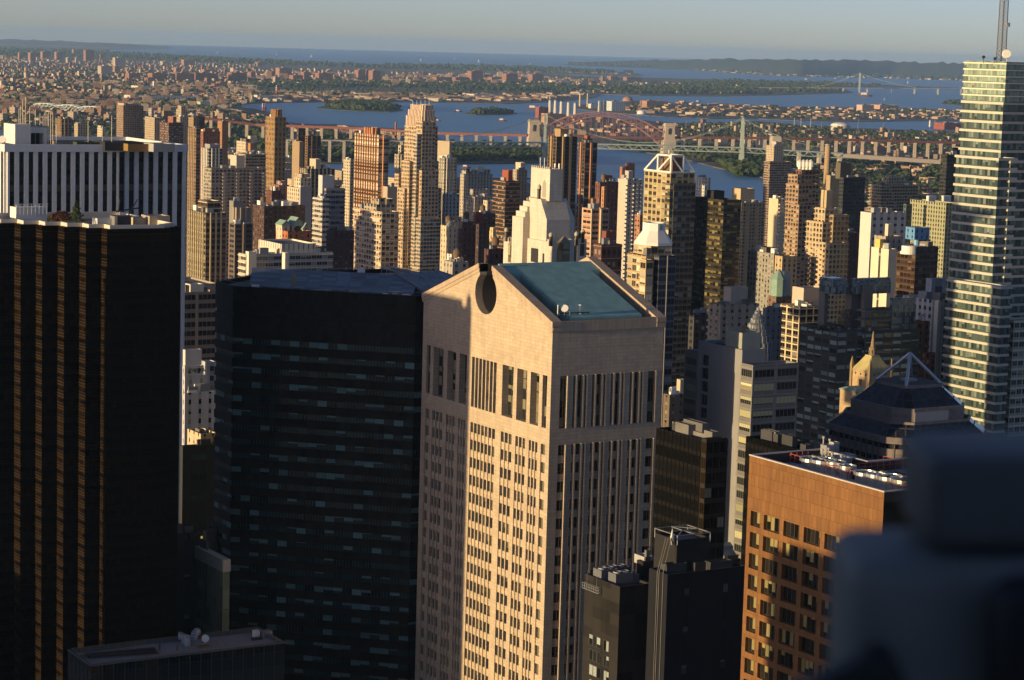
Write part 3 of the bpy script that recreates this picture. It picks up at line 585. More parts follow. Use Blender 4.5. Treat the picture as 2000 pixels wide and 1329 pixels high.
def susp_bridge():
    zd = 44.0; A = at_d(1064, 277, 5118); B = at_d(1449, 287, 5160); A[2] = B[2] = 0
    t = empty('suspension_bridge', (A[0], A[1], 0), 'pale green suspension bridge with slim towers and truss deck over the river', 'bridge')
    ax = (B-A)/np.linalg.norm(B-A); nrm = np.array([-ax[1], ax[0], 0])
    for C, yt in ((A, 222.5), (B, 230)):
        zt = zpx(C, yt); o = None
        mb = MB()
        for s in (-1, 1):
            c = C+FH*s*14
            R_ = lambda w_, z: [tuple(c+RH*p*w_+FH*q*w_*.9+[0, 0, z]) for p, q in ((-1, -1), (1, -1), (1, 1), (-1, 1))]
            mb.loft([R_(4.8, 12), R_(3.5, 45), R_(2.6, 80), R_(2.2, zt-6), R_(1.4, zt-5), R_(1.3, zt)], cap=0, bay=1e9)
        for z in (36, 62, zt-10):
            p, q = C-FH*14+[0, 0, z], C+FH*14+[0, 0, z]; mb.tube(p, q, 2.0, 4)
        mb.build('tower', GREENS, t)
        m2 = MB(); m2.loft([[tuple(C+ax*p*10+nrm*q*24+[0, 0, z]) for p, q in ((-1, -1), (1, -1), (1, 1), (-1, 1))] for z in (0, 12.5)], cap=0, bay=1e9); m2.build('pier', CONC, t)
    path = [at_d(540, 273.5, 4827), at_d(700, 276, 4885), at_d(883, 277.5, 4960), A+[0, 0, zd], B+[0, 0, zd], at_d(1545, 294.5, 5165), at_d(1645, 300, 5170)]
    for i in range(len(path)-1):                # truss deck, one piece per span
        p, q = path[i], path[i+1]; L = np.linalg.norm(q-p); k = max(2, int(L/12)); d = (q-p)/L; nn = np.array([-d[1], d[0], 0]); nn /= np.linalg.norm(nn)
        mb = MB()
        for s in (-1, 1):
            top = [p+(q-p)*j/k+nn*s*13+[0, 0, 0] for j in range(k+1)]; bot = [x-[0, 0, 10] for x in top]
            mb.tube(top[0], top[-1], 1.2, 4); mb.tube(bot[0], bot[-1], 1.1, 4)
            for j in range(k): mb.tube(*((top[j], bot[j+1]) if j % 2 else (bot[j], top[j+1])), .75, 4)
        R_ = lambda z: [tuple(p-nn*14+[0, 0, z]), tuple(q-nn*14+[0, 0, z]), tuple(q+nn*14+[0, 0, z]), tuple(p+nn*14+[0, 0, z])]
        mb.loft([R_(0.2), R_(1.5)], cap=0, bottom=0, bay=1e9)
        mb.build('truss_deck' if 1 < i < 6 else 'approach_deck', GREENS if i > 1 else APPR, t)
    mb = MB(); zA, zB = zpx(A, 224), zpx(B, 231.5)
    spans = []
    spans.append([at_d(883, 268, 4960), A+[0, 0, zA]]); spans.append([A+[0, 0, zA], B+[0, 0, zB]]); spans.append([B+[0, 0, zB], at_d(1600, 288, 5168)])
    for side in (-1, 1):
        for si, (p, q) in enumerate(spans):
            n = 24; pts = []
            sag = 58 if si == 1 else 9
            for k in range(n+1):
                s = k/n; x = p+(q-p)*s; x = x+np.array([0, 0, -sag*4*s*(1-s)])+nrm*side*13; pts.append(x)
            for k in range(n): mb.tube(pts[k], pts[k+1], .5, 4)
            if True:
                for k in range(1, n, 1):
                    if pts[k][2] > zd+2: mb.tube(pts[k], (pts[k][0], pts[k][1], zd), .13, 3)
    mb.build('cable', GREENS, t)
    for px_, yt, d in ((1515, 266, 5163),):
        c = at_d(px_, yt, d); m2 = MB()
        m2.loft([[tuple(np.array([c[0], c[1], 0])+ax*p*w_+nrm*q*17+[0, 0, z]) for p, q in ((-1, -1), (1, -1), (1, 1), (-1, 1))] for w_, z in ((10, 0), (10, c[2]-3), (8, c[2]))], cap=0, bay=1e9); m2.build('anchorage', CONC, t)
    # piers below the approaches
    for px_, py_, d in [(560+28*k, 274+.1*k, 4827+8*k) for k in range(12)]+[(1560, 296, 5165), (1600, 298, 5168), (1640, 300, 5170)]:
        c = at_d(px_, py_, d); m2 = MB(); m2.loft([[tuple(np.array([c[0], c[1], 0])+ax*p*3+nrm*q*12+[0, 0, z]) for p, q in ((-1, -1), (1, -1), (1, 1), (-1, 1))] for z in (0, c[2]-1)], cap=0, bay=1e9); m2.build('pier', CONC, t)
susp_bridge()
# the ramp that carries the road on into the streets
Q = [at_d(1645, 300, 5172), at_d(1740, 306, 5200), at_d(1840, 313, 5230), at_d(1900, 318, 5250)]; mb = MB(); rings = []
for q in Q: rings.append([(q[0]-8, q[1]-12, q[2]-9), (q[0]+8, q[1]+12, q[2]-9), (q[0]+8, q[1]+12, q[2]), (q[0]-8, q[1]-12, q[2])])
mb.loft(rings, cap=0, bottom=0, bay=1e9); tag(mb.build('road_ramp', APPR), 'long pale concrete road ramp descending from the green bridge into the trees', 'road ramp')
def far_bridge():
    C = at_z(1678, 182, 0.0); d = np.dot(C-CAM, FH); t = empty('distant_suspension_bridge', C, 'far slim suspension bridge tower with cable and low deck in the haze', 'bridge')
    zt = zpx(C, 143); mb = MB()
    for s in (-1, 1):
        c = C+FH*s*9; mb.loft([[tuple(c+RH*p*4.5+FH*q*4.5+[0, 0, z]) for p, q in ((-1, -1), (1, -1), (1, 1), (-1, 1))] for z in (0, zt)], cap=0, bay=1e9)
    mb.tube(C-FH*9+[0, 0, zt-6], C+FH*9+[0, 0, zt-6], 4, 4); mb.tube(C-FH*9+[0, 0, 60], C+FH*9+[0, 0, 60], 4, 4); mb.build('tower', GREENS, t)
    p, q = at_d(1480, 171, d-200), at_d(1900, 172.5, d+400); m2 = MB(); nn = np.array([0, 0, 5.0])
    m2.loft([[tuple(p-FH*9-nn), tuple(q-FH*9-nn), tuple(q+FH*9-nn), tuple(p+FH*9-nn)], [tuple(p-FH*9), tuple(q-FH*9), tuple(q+FH*9), tuple(p+FH*9)]], cap=0, bottom=0, bay=1e9); m2.build('deck', CONC, t)
    m3 = MB()
    for e in (at_d(1585, 171, d), at_d(1790, 171, d)):
        pts = [C+[0, 0, zt]+(e-C-[0, 0, zt])*k/14+np.array([0, 0, -14*4*(k/14)*(1-k/14)]) for k in range(15)]
        for k in range(14): m3.tube(pts[k], pts[k+1], 1.4, 4)
    m3.build('cable', GREENS, t)
    for k in range(9):
        c = p+(q-p)*(k+.5)/9
        m4 = MB(); m4.loft([[tuple(np.array([c[0], c[1], 0])+RH*a*5+FH*b*8+[0, 0, z]) for a, b in ((-1, -1), (1, -1), (1, 1), (-1, 1))] for z in (0, c[2]-5)], cap=0, bay=1e9)
        if abs(proj(c)[0]-1678) > 12: m4.build('pier', CONC, t)
far_bridge()
def truss_bridge():
    p, q = at_z(70, 219, 2.0), at_z(205, 229, 2.0); p[2] = q[2] = 0; t = empty('truss_bridge', p, 'pale steel truss bridge across the narrow river behind the rooftop masts', 'bridge')
    zt = 17; d = (q-p)/np.linalg.norm(q-p); nn = np.array([-d[1], d[0], 0])*9
    L = np.linalg.norm(q-p); k = 18; mb = MB()
    for s in (-1, 1):
        h = [9+6*abs(math.sin(math.pi*3*j/k)) for j in range(k+1)]
        for j in range(k):
            a, b = p+d*L*j/k+nn*s, p+d*L*(j+1)/k+nn*s
            mb.tube(a+[0, 0, zt+h[j]], b+[0, 0, zt+h[j+1]], 1.6, 4); mb.tube(a+[0, 0, zt], a+[0, 0, zt+h[j]], 1.0, 4); mb.tube(a+[0, 0, zt], b+[0, 0, zt+h[j+1]], .9, 4)
    mb.build('truss', mat('pale_truss', (.5, .55, .55), .6), t)
    m2 = MB(); m2.loft([[tuple(p-nn+[0, 0, z]), tuple(q-nn+[0, 0, z]), tuple(q+nn+[0, 0, z]), tuple(p+nn+[0, 0, z])] for z in (zt-4, zt)], cap=0, bottom=0, bay=1e9); m2.build('deck', CONC, t)
    for j in range(5):
        c = p+d*L*(j+.5)/5; m3 = MB(); m3.box(c[0]-4, c[1]-7, 0, c[0]+4, c[1]+7, zt-4.1); m3.build('pier', CONC, t)
truss_bridge()
# masts of the power line over the streets past the bridges
def pylon(x, yt, yb, lab, grp):
    q = at_z(x, yb, 2); h = zpx(q, yt); d = np.dot(q-CAM, FH); mb = MB(); r = h*.085
    for sx, sy in ((-1, -1), (1, -1), (1, 1), (-1, 1)): mb.tube((q[0]+sx*r, q[1]+sy*r, 0), (q[0], q[1], h), .7, 4, r2=.35)
    for z in (.35, .6, .78, .9):
        w_ = r*(1-z)+.6+ (r*.7 if z > .7 else 0); mb.tube((q[0]-w_, q[1], h*z), (q[0]+w_, q[1], h*z), .4, 4)
    return tag(mb.build('lattice_mast', M_STEEL, None, (q[0], q[1], 0)), lab, 'mast', grp)
for x, yt, yb in ((1505, 238, 266), (1340, 236, 256), (1374, 240, 262), (1676, 232, 268), (1725, 240, 262), (1605, 236, 258), (1447, 262, 275)): pylon(x, yt, yb, 'steel lattice mast standing over the streets past the bridges', 'lattice masts past the bridges')
# boats
def boat(x, y, ln, kind, lab, grp=None):
    q = at_z(x, y, 0.0); h = ln*.12
    t = empty('sailing_boat' if kind == 's' else 'work_boat', q, lab, 'boat', grp); c, s = math.cos(-YAW), math.sin(-YAW)
    P = lambda u, v, z: (q[0]+u*c-v*s, q[1]+u*s+v*c, z)
    o = [(-.5, -.13), (.2, -.15), (.5, 0), (.2, .15), (-.5, .13)]; mb = MB()
    mb.loft([[P(a*ln*.9, b*ln*.8, -.3) for a, b in o], [P(a*ln, b*ln, h) for a, b in o]], cap=0, bay=1e9); mb.build('hull', M_WHITE if kind != 'b' else mat('hull_paint', (.2, .06, .04)), t)
    m2 = MB()
    if kind == 's':
        i = [P(-.35*ln, 0, h*1.6), P(.06*ln, .02*ln, h*1.3), P(.08*ln, 0, ln*1.25), P(-.1*ln, .04*ln, ln*.6)]
        j = [m2.vert(p) for p in i]; k = [m2.vert((p[0]+.25, p[1]+.25, p[2])) for p in i]
        for f in ((0, 1, 2), (0, 2, 3)): m2.face([j[a] for a in f]); m2.face([k[a] for a in f][::-1])
        m2.build('sail', M_WHITE, t)
        m3 = MB(); m3.tube(P(.1*ln, 0, h), P(.1*ln, 0, ln*1.3), ln*.012, 5); m3.build('mast', M_STEEL, t)
    else:
        m2.loft([[P(a, b, h-.1) for a, b in ((-.3*ln, -.08*ln), (.1*ln, -.08*ln), (.1*ln, .08*ln), (-.3*ln, .08*ln))], [P(a, b, h+ln*.14) for a, b in ((-.28*ln, -.07*ln), (.06*ln, -.07*ln), (.06*ln, .07*ln), (-.28*ln, .07*ln))]], cap=0, bay=1e9); m2.build('cabin', M_WHITE, t)
for x, y, l in ((425, 104, 32), (608, 112, 36), (822, 119, 34), (935, 121.5, 40), (888, 116.5, 28), (1035, 126, 30), (1430, 127, 40), (1773, 163, 24), (1680, 188, 9), (1727, 196, 10), (540, 108, 26), (462, 105, 22)): boat(x, y, l, 's', 'white sailing boat on the open water below the skyline haze', 'sailing boats on the far water')
for x, y, l, lab in ((895, 219, 30, 'small boat moored before the small wooded island'), (981, 237, 34, 'dark tug on the water below the small wooded island'), (855, 237, 22, 'small pale launch beside the stepped white topped tower'), (1690, 189, 95, 'long low barge near the far bridge tower'), (1042, 214, 60, 'dark barge at the red power house quay'), (910, 328, 22, 'red topped tug in the river above the white ribbed tower'), (1363, 200, 30, 'white launch on the water beyond the island roofs')): boat(x, y, l, 'b', lab)
for x, y, l in ((1575, 157, 60), (1632, 155, 40)): boat(x, y, l, 'b', 'boat anchored off the wooded far shore', 'boats off the far shore')
# ================================================================== the towers of the upper east side and midtown
FOOT = []                                     # plan footprints taken, for the low blocks between
def S(wall, g='flat', bay=3.4, floor=3.1, slab=.8, rib=(1.0, .6), roof=None, trim=None, **k):
    return dict(m=fac(wall, **k), g=g, bay=bay, floor=floor, slab=slab, rib=rib, roof=roof or M_ROOF, trim=fac(trim or tuple(min(.85, c*1.12) for c in wall), ww=0, dirt=.12))
def block(t, nm, xl, xc, xr, yt, d, s, z0=0.0, par=1.0, foot=True):
    C = at_d(xc, yt, d); L = max(2.0, run(C, Y3, xl)); W = max(2.0, run(C, X3, xr))
    P = rect(C[0], C[1], C[0]+W, C[1]+L); z1 = C[2]; mb = MB(); g = s['g']
    if foot: FOOT.append((C[0], C[1], C[0]+W, C[1]+L, xl, xr))
    Q = ribbed(P, s['bay'], *s['rib']) if 'rib' in g else P
    shell(mb, Q, z0, z1, s['bay'], s['floor'], s['slab'] if 'slab' in g else 0, par)
    ml = [s['m'], s['roof'], s['trim']]
    if s.get('wm'):                             # another wall on the west side
        ml.append(s['wm']); mb.m = [3 if k == 0 and all(abs(mb.v[i][0]-C[0]) < .01 for i in f) else k for f, k in zip(mb.f, mb.m)]
    o = mb.build(nm, ml, t)
    return P, z1, o
def tank(t, x, y, z, r=1.8):
    mb = MB(); mb.revolve((x, y, z), [(r*.55, -.5), (r*.55, 2.2), (r, 2.3), (r, 2.3+r*1.7), (r*1.08, 2.3+r*1.7), (.1, 2.3+r*2.4)], 12); return mb.build('water_tank', M_WOOD, t)
UNITB = [None]
def unit(t, x, y, z, a, b, h, m=None):
    m2 = MB(); m2.loft([P3(rect(x, y, x+a, y+b), z-.4), P3(rect(x, y, x+a, y+b), z+h), P3(rect(x+.2, y+.2, x+a-.2, y+b-.2), z+h), P3(rect(x+.2, y+.2, x+a-.2, y+b-.2), z+h-.25)], cap=0, bay=1e9)
    return m2.build('roof_unit', m or M_STEEL, t)
def clutter(t, P, z, n, r, tk=0, dim=False):
    (x0, y0), (x1, y1) = P[0], P[2]; w_, l_ = x1-x0, y1-y0
    for _ in range(n):
        a, b = min(w_*.3, r.uniform(2, 6)), min(l_*.3, r.uniform(2, 6)); unit(t, x0+1+r.random()*(w_-a-2), y0+1+r.random()*(l_-b-2), z-1, a, b, r.uniform(1.6, 4), r.choice((M_ROOFD, M_ROOF) if dim else (M_STEEL, M_ROOFL, M_WHITE, M_ROOF)))
    for _ in range(tk): tank(t, x0+3+r.random()*max(1, w_-6), y0+3+r.random()*max(1, l_-6), z-.8)
def balc(t, P, z1, face, f0, f1, floor, dep, m, zb=20, rail=1.0):
    (x0, y0), (x1, y1) = P[0], P[2]
    if face == 'W': a, b = y0+(y1-y0)*f0, y0+(y1-y0)*f1; A = rect(x0-.02, a, x0+.4, b); B = rect(x0-dep, a, x0+.4, b)
    else: a, b = x0+(x1-x0)*f0, x0+(x1-x0)*f1; A = rect(a, y0-.02, b, y0+.4); B = rect(a, y0-dep, b, y0+.4)
    rings = []; n = int((z1-zb-2)/floor)
    for k in range(n): 
        z = z1-2-(n-k)*floor; rings += [P3(A, z), P3(B, z), P3(B, z+rail), P3(A, z+rail)]
    if len(rings) > 3: mb = MB(); mb.loft(rings, cap=0, bay=1e9); mb.build('balcony_stack', m, t)
def T(label, d, s, main, ups=(), ck=4, tk=0, bal=(), par=1.0, cat='building', name='apartment_tower', group=None, balm=None, seed=0):
    xl, xc, xr, yt = main; C = at_d(xc, yt, d); t = empty(name, (C[0], C[1], 0), label, cat, group)
    P, z1, _ = block(t, 'wall', xl, xc, xr, yt, d, s, par=par)
    for u in ups:
        xl2, xc2, xr2, yt2, dd = u[:5]; s2 = u[5] if len(u) > 5 and u[5] else s; nm = u[6] if len(u) > 6 else 'bulkhead'
        zz = z1-2 if nm in ('bulkhead', 'upper_tier', 'penthouse') else 0
        if zz:                                  # an upper block stays inside the walls below it
            dd = max(dd, .9+(.855*run(C, Y3, xc2) if xc2 < xc else .518*run(C, X3, xc2)))
        block(t, nm, xl2, xc2, xr2, yt2, d+dd, s2, z0=zz, par=.8, foot=zz == 0)
    r = random.Random(int(xl*7+yt)+seed); clutter(t, P, z1, ck, r, tk, dim=name == 'dark_tower')
    for f, f0, f1 in bal: balc(t, P, z1, f, f0, f1, s['floor'], 1.5, balm or s['trim'])
    return t, P, z1
# colours of stone and brick
CR, BE, TN, BR, RB, DB, GY, WH, OR = (.58, .48, .34), (.44, .35, .24), (.34, .24, .145), (.2, .115, .06), (.27, .105, .06), (.11, .055, .042), (.3, .29, .275), (.68, .63, .54), (.4, .2, .09)
PLAIN = lambda c: S(c, ww=0, dirt=.12)
s_tan = S(TN, ww=.4, wh=.45); s_beige = S(BE, ww=.42, wh=.45); s_cream = S(CR, ww=.42, wh=.48); s_brown = S(BR, ww=.45, wh=.5); s_red = S(RB, ww=.4, wh=.48); s_dk = S(DB, ww=.42, wh=.48, blind=.3); s_grey = S(GY, ww=.45, wh=.5); s_white = S(WH, ww=.45, wh=.5)
s_ribw = S(WH, 'rib', bay=3.2, rib=(1.3, .8), ww=.9, wh=.62, sill=.2, span=(.25, .23, .2)); s_ribt = S(TN, 'rib', bay=4.2, rib=(1.4, .7), ww=.75, wh=.5, span=(.2, .13, .08)); s_ribo = S(OR, 'rib', bay=4.2, rib=(1.5, 1.0), ww=.8, wh=.55, span=(.3, .16, .08), blind=.6, bc=(.7, .6, .45))
s_slabw = S(CR, 'slab', ww=.86, wh=.6, sill=.3, floor=3.0, slab=.9, span=(.32, .2, .12), blind=.45, bc=(.65, .58, .45)); s_slabg = S((.27, .23, .19), 'slab', ww=.6, wh=.55, floor=2.95, slab=.7, blind=.5); s_slabb = S(BR, 'slab', ww=.8, wh=.6, floor=3.0, slab=1.0, trim=(.5, .36, .22)); s_bandw = S((.55, .5, .45), 'slab', bay=3, floor=3.3, slab=.25, ww=.94, wh=.5, sill=.35, trim=(.55, .53, .5), blind=.3)
s_glassg = S((.2, .22, .24), bay=2.4, floor=3.3, ww=.9, wh=.75, sill=.12, glass=(.03, .05, .06), blind=.25, wr=.5)
# ---- left of the stepped white-topped tower
T('brown slab with ribbed end face rising just beside the white striped tower', 2300, s_ribt, (367, 383, 392, 251), ck=1)
T('slim white and grey tower of vertical ribs before the red brick pair', 2100, s_ribw, (393, 408, 434, 290), [(400, 410, 430, 282, 8, PLAIN(GY))], bal=())
T('red brick tower pair with rooftop trees behind the white ribbed tower', 2700, S(RB, ww=.35, wh=.4, dirt=.2), (381, 397, 430, 257), [(397, 400, 428, 251, 10, PLAIN(RB))])
T('tall grey brown housing slab across the river flats beside the rooftop masts', 3300, S((.3, .2, .14), 'slab', ww=.5, wh=.5, slab=.6), (228, 241, 280, 206), [(230, 242, 262, 202, 6, PLAIN(BE))])
T('dark brick block with pale balconies seen beyond the white striped tower', 3000, S(DB, ww=.5, wh=.4, blind=.8, bc=(.6, .55, .45)), (312, 330, 358, 240), [(328, 338, 345, 228, 8, PLAIN(RB))])
T('tan stepped prewar tower with a slim crown above the dark brick block', 3200, s_beige, (338, 352, 368, 228), [(344, 354, 366, 214, 10, None, 'upper_tier'), (347, 354, 363, 207, 16, None, 'upper_tier')])
T('plain sandy housing block lit flat, between the two dark brick blocks', 3250, s_beige, (283, 302, 316, 230), [(316, 320, 340, 217, 30, s_tan, 'side_wing')])
T('sandy low tower by the red viaduct behind the tan stepped tower', 3100, s_tan, (368, 378, 388, 230), [(378, 382, 400, 228, 20, s_brown, 'side_wing')])
T('small orange brick tower rising just under the red viaduct', 3150, S(OR, ww=.3, wh=.4), (425, 434, 446, 237))
T('beige ribbed low block at the roofline behind the white penthouse of masts', 3000, s_ribt, (108, 120, 140, 232), [(113, 118, 137, 228, 8)])
T('grey sunlit gothic looking block behind the white striped tower roof', 3100, s_beige, (145, 152, 172, 243), [(147, 152, 158, 240, 4)])
T('pair of pale turrets standing behind the striped tower roof', 2900, s_cream, (190, 199, 206, 250), [(191, 197, 200, 246, 3)])
T('long grey brown apartment slab gridded with tiny balconies', 1900, S((.3, .26, .215), 'slab', bay=3.6, floor=2.9, slab=.5, ww=.6, wh=.6, blind=.4, trim=(.45, .38, .29)), (398, 413, 519, 329), [(450, 462, 478, 304, 8, PLAIN((.52, .46, .36)))], ck=4, bal=[('S', .2, .26), ('S', .45, .51), ('S', .7, .76), ('S', .94, 1.0)])
T('cream apartment block with an orange brick side and small penthouse', 2500, s_cream, (462, 480, 496, 277), [(484, 489, 502, 266, 8, PLAIN(CR)), (483, 489, 497, 280, -3, PLAIN(OR), 'side_wing')])
T('brown brick block with white balcony bands below the cream block', 2300, S(BR, 'slab', ww=.7, wh=.55, slab=1.1, floor=3.0, trim=(.6, .55, .45)), (463, 480, 519, 301))
t, P, z = T('tall slender brown tower with square punched windows and ribbed crown', 2600, S((.31, .185, .075), bay=4.4, floor=5.6, ww=.42, wh=.5, blind=.15, dirt=.1), (519, 537, 559, 229), [(529, 538, 551, 214, 8, S((.36, .2, .09), 'rib', bay=3, rib=(1.5, 1), ww=0), 'upper_tier')], ck=2, par=2)
T('plain sandy slab with flat lit end wall behind the stepped white block', 2700, PLAIN(TN), (571, 585, 593, 277), ck=1)
T('grey brown housing tower with two end ribs behind the sandy slab', 2750, S(BR, ww=.6, wh=.5, g='rib', bay=6, rib=(1.2, .8)), (596, 601, 627, 266), [(580, 583, 597, 251, 10, s_dk, 'side_wing')], tk=1)
T('cream roofed apartment block with a cube penthouse above dark piers', 2200, S(BE, 'rib', bay=4.5, rib=(1.4, .5), ww=.8, wh=.55, span=(.12, .1, .08)), (584, 600, 654, 330), [(605, 617, 627, 311, 8, PLAIN((.5, .42, .3)))])
t, P, z = T('stepped white sunlit apartment block with a blank grey side wall', 1750, s_cream, (561, 585, 606, 368), [(575, 587, 607, 348, 6, None, 'upper_tier'), (577, 589, 606, 340, 12, S(BE, ww=.25, wh=.4), 'upper_tier'), (585, 587, 608, 366, -1.5, PLAIN((.36, .34, .32)), 'side_wing')])
T('small pinkish brick stepped block beside the white stepped one', 1900, S((.36, .17, .12), ww=.35, wh=.4), (533, 545, 565, 362), [(540, 549, 560, 354, 6, None, 'upper_tier')])
T('dark maroon brick slab below the brown tower', 1700, S((.14, .055, .035), ww=.3, wh=.35), (520, 531, 550, 373), [(550, 553, 558, 381, 8, S((.34, .15, .09), ww=.2), 'side_wing')])
T('broad dark brown brick apartment house with black side', 1500, S((.085, .045, .035), bay=3.4, floor=3.0, ww=.4, wh=.45, blind=.35, bc=(.3, .25, .2)), (494, 516, 596, 403), ck=7, tk=1)
t, P, z = T('beige tower with thin vertical piers on its sunlit face and a roof garden', 1250, S((.43, .36, .23), 'rib', bay=3.0, rib=(.8, .6), ww=.85, wh=.6, span=(.2, .15, .09), glass=(.03, .03, .025), blind=.35), (368, 402, 442, 416), [(388, 405, 430, 393, 6, S(BR, 'slab', floor=3.2, ww=.9, wh=.6, slab=.3, trim=(.55, .45, .3)), 'penthouse')], ck=3)
t, P, z = T('brown grey block with half round shafts below a ribbed mechanical crown', 1400, S((.17, .125, .1), 'rib', bay=6.5, rib=(1.6, 1.2), ww=.7, wh=.5, blind=.15), (447, 459, 494, 438), [(454, 462, 490, 406, 6, S((.3, .24, .19), 'rib', bay=3.2, rib=(1.4, .7), ww=0), 'upper_tier')])
T('small grey antenna block behind the ribbed mechanical crown', 1650, PLAIN((.24, .22, .2)), (448, 456, 474, 393), ck=4)
T('grey modern tower of bright horizontal bands with a white shaft', 1500, s_bandw, (611, 630, 643, 388), [(622, 630, 653, 343, 16, PLAIN((.5, .48, .46)), 'lift_shaft'), (634, 637, 674, 368, 10, S((.34, .33, .33), 'slab', floor=3.4, ww=.94, wh=.45, slab=.25, blind=.3, bc=(.45, .3, .2)), 'side_wing')], name='office_tower')
T('dark maroon block behind the white low building', 1250, S((.075, .04, .035), ww=.35, wh=.4, blind=.2), (638, 652, 692, 451), [(673, 677, 681, 443, 8, PLAIN(WH))])
s_sim = S((.5, .25, .11), 'rib', bay=4.6, floor=3.1, rib=(2.2, 1.6), ww=.95, wh=.62, sill=.25, span=(.5, .3, .16), glass=(.05, .045, .04), blind=.8, bc=(.75, .68, .55))
T('tall orange brick tower of rounded piers striped with white windows', 2100, s_sim, (693, 740, 760, 264), [(711, 728, 743, 250, 8, S((.45, .2, .1), 'rib', bay=4, rib=(2, 1.2), ww=0), 'upper_tier')], ck=6)
T('small cream block with dark windows beside the orange pier tower', 2300, S(CR, ww=.5, wh=.5), (671, 684, 692, 313))
T('cream white apartment tower banded with balconies and a green roof terrace', 1300, S((.6, .5, .36), 'slab', bay=3.2, floor=3.1, slab=1.0, ww=.8, wh=.6, sill=.3, span=(.36, .22, .13), blind=.55, bc=(.7, .64, .5)), (693, 746, 779, 414), [(711, 735, 772, 400, 6, S((.46, .4, .3), ww=.7, wh=.6), 'penthouse'), (725, 740, 770, 389, 10, S(BE, 'rib', bay=5, rib=(1, .6), ww=.5), 'penthouse')], ck=4)
T('plain sandy cube of a rooftop shaft behind the banded cream tower', 1700, PLAIN((.42, .34, .25)), (748, 757, 776, 365), ck=1)
T('thin cream tower of vertical ribs tucked beside the stepped white topped tower', 2000, S(CR, 'rib', bay=3.2, rib=(1.5, .9), ww=.5, wh=.8), (771, 779, 790, 302), [(778, 783, 792, 284, 12, None, 'side_wing')])
T('beige grid walled office block with broad dark windows beside the striped tower', 900, S((.36, .28, .2), bay=9, floor=3.6, ww=.86, wh=.56, sill=.2, glass=(.012, .014, .018), blind=.1, mull=4), (330, 345, 424, 572), [(300, 350, 425, 556, 10, PLAIN((.3, .26, .22)), 'upper_tier'), (362, 372, 398, 556, 2, PLAIN(WH))], name='office_tower', ck=3)
# ---- white low building and its neighbours
t, P, z = T('broad white low building with sunlit end tower and ribbon windows', 1120, S((.6, .54, .44), 'slab', bay=3, floor=3.2, slab=.3, ww=.95, wh=.48, sill=.3, glass=(.02, .022, .022), blind=.35), (466, 480, 650, 497), [(505, 550, 617, 477, 9, S((.62, .56, .46), bay=2.6, floor=9, ww=.18, wh=.5, sill=.4), 'upper_tier'), (480, 486, 501, 492, -2, PLAIN((.68, .62, .5)), 'stair_tower'), (551, 557, 562, 494, -3, PLAIN(WH), 'stair_tower')], ck=9, name='office_block')
t = T('orange brick stepped house with pale gabled crown and green copper roofs', 1230, S((.4, .14, .06), ww=.35, wh=.5, dirt=.2), (539, 562, 608, 452), [(539, 552, 566, 437, 6, S(CR, ww=.25, wh=.3, sill=.2), 'upper_tier')], ck=0, name='brick_house')[0]
COPPER = mat('copper_roof', (.24, .36, .29), .75, .1, .2, .3)
def gable(t, xl, xc, xr, ye, yr, d, m, roofm, axis='x', z0=None, nm='gabled_crown'):
    """block with a ridge roof; ye eaves row, yr ridge row at the corner column"""
    C = at_d(xc, ye, d); L, W = run(C, Y3, xl), run(C, X3, xr); zr = zpx(C, yr); x0, y0, x1, y1 = C[0], C[1], C[0]+W, C[1]+L; z1 = C[2]; z0 = z1-14 if z0 is None else z0
    mb = MB(); mb.loft([P3(rect(x0, y0, x1, y1), z0), P3(rect(x0, y0, x1, y1), z1)], bay=4, floor=4)
    if axis == 'x':                            # ridge along X, gables face west and east
        ym = (y0+y1)/2
        for x, fl in ((x0, 1), (x1, 0)):
            i = [(x, y1, z1), (x, y0, z1), (x, ym, zr)]; mb.face([mb.vert(p) for p in (i if fl else i[::-1])])
        o = mb.build(nm, m, t); mr = MB(); e = .6
        for ya in (y0-e, y1+e):
            za = z1-e*(zr-z1)/max(.1, (ym-y0))
            a = [(x0-e, ya, za), (x1+e, ya, za), (x1+e, ym, zr), (x0-e, ym, zr)]; a = a if ya < ym else [a[1], a[0], a[3], a[2]]
            j = [mr.vert(p) for p in a]; k = [mr.vert((p[0], p[1], p[2]+.35)) for p in a]; mr.face(k); mr.face(j[::-1])
            for q in range(4): mr.face([j[q], j[(q+1) % 4], k[(q+1) % 4], k[q]])
    else:
        xm = (x0+x1)/2
        for y, fl in ((y0, 1), (y1, 0)):
            i = [(x0, y, z1), (x1, y, z1), (xm, y, zr)]; mb.face([mb.vert(p) for p in (i if fl else i[::-1])])
        o = mb.build(nm, m, t); mr = MB(); e = .6
        for xa in (x0-e, x1+e):
            za = z1-e*(zr-z1)/max(.1, (xm-x0))
            a = [(xa, y0-e, za), (xa, y1+e, za), (xm, y1+e, zr), (xm, y0-e, zr)]; a = a if xa > xm else [a[1], a[0], a[3], a[2]]
            j = [mr.vert(p) for p in a]; k = [mr.vert((p[0], p[1], p[2]+.35)) for p in a]; mr.face(k); mr.face(j[::-1])
            for q in range(4): mr.face([j[q], j[(q+1) % 4], k[(q+1) % 4], k[q]])
    mr.build('roof', roofm, o); return o, (x0, y0, x1, y1, z1, zr)
o, b = gable(t, 557, 570, 594, 441, 426, 1240, S(CR, ww=.2, wh=.3, sill=.2)['m'], COPPER, 'y')
mb = MB(); xm = (b[0]+b[2])/2; mb.tube((xm, b[1]-.25, b[4]-2), (xm, b[1]+.2, b[4]-2), 1.9, 16); mb.build('round_window', M_DARK, o)
gable(t, 540, 551, 566, 439, 432, 1236, S(CR, ww=.2, wh=.3)['m'], COPPER, 'y')
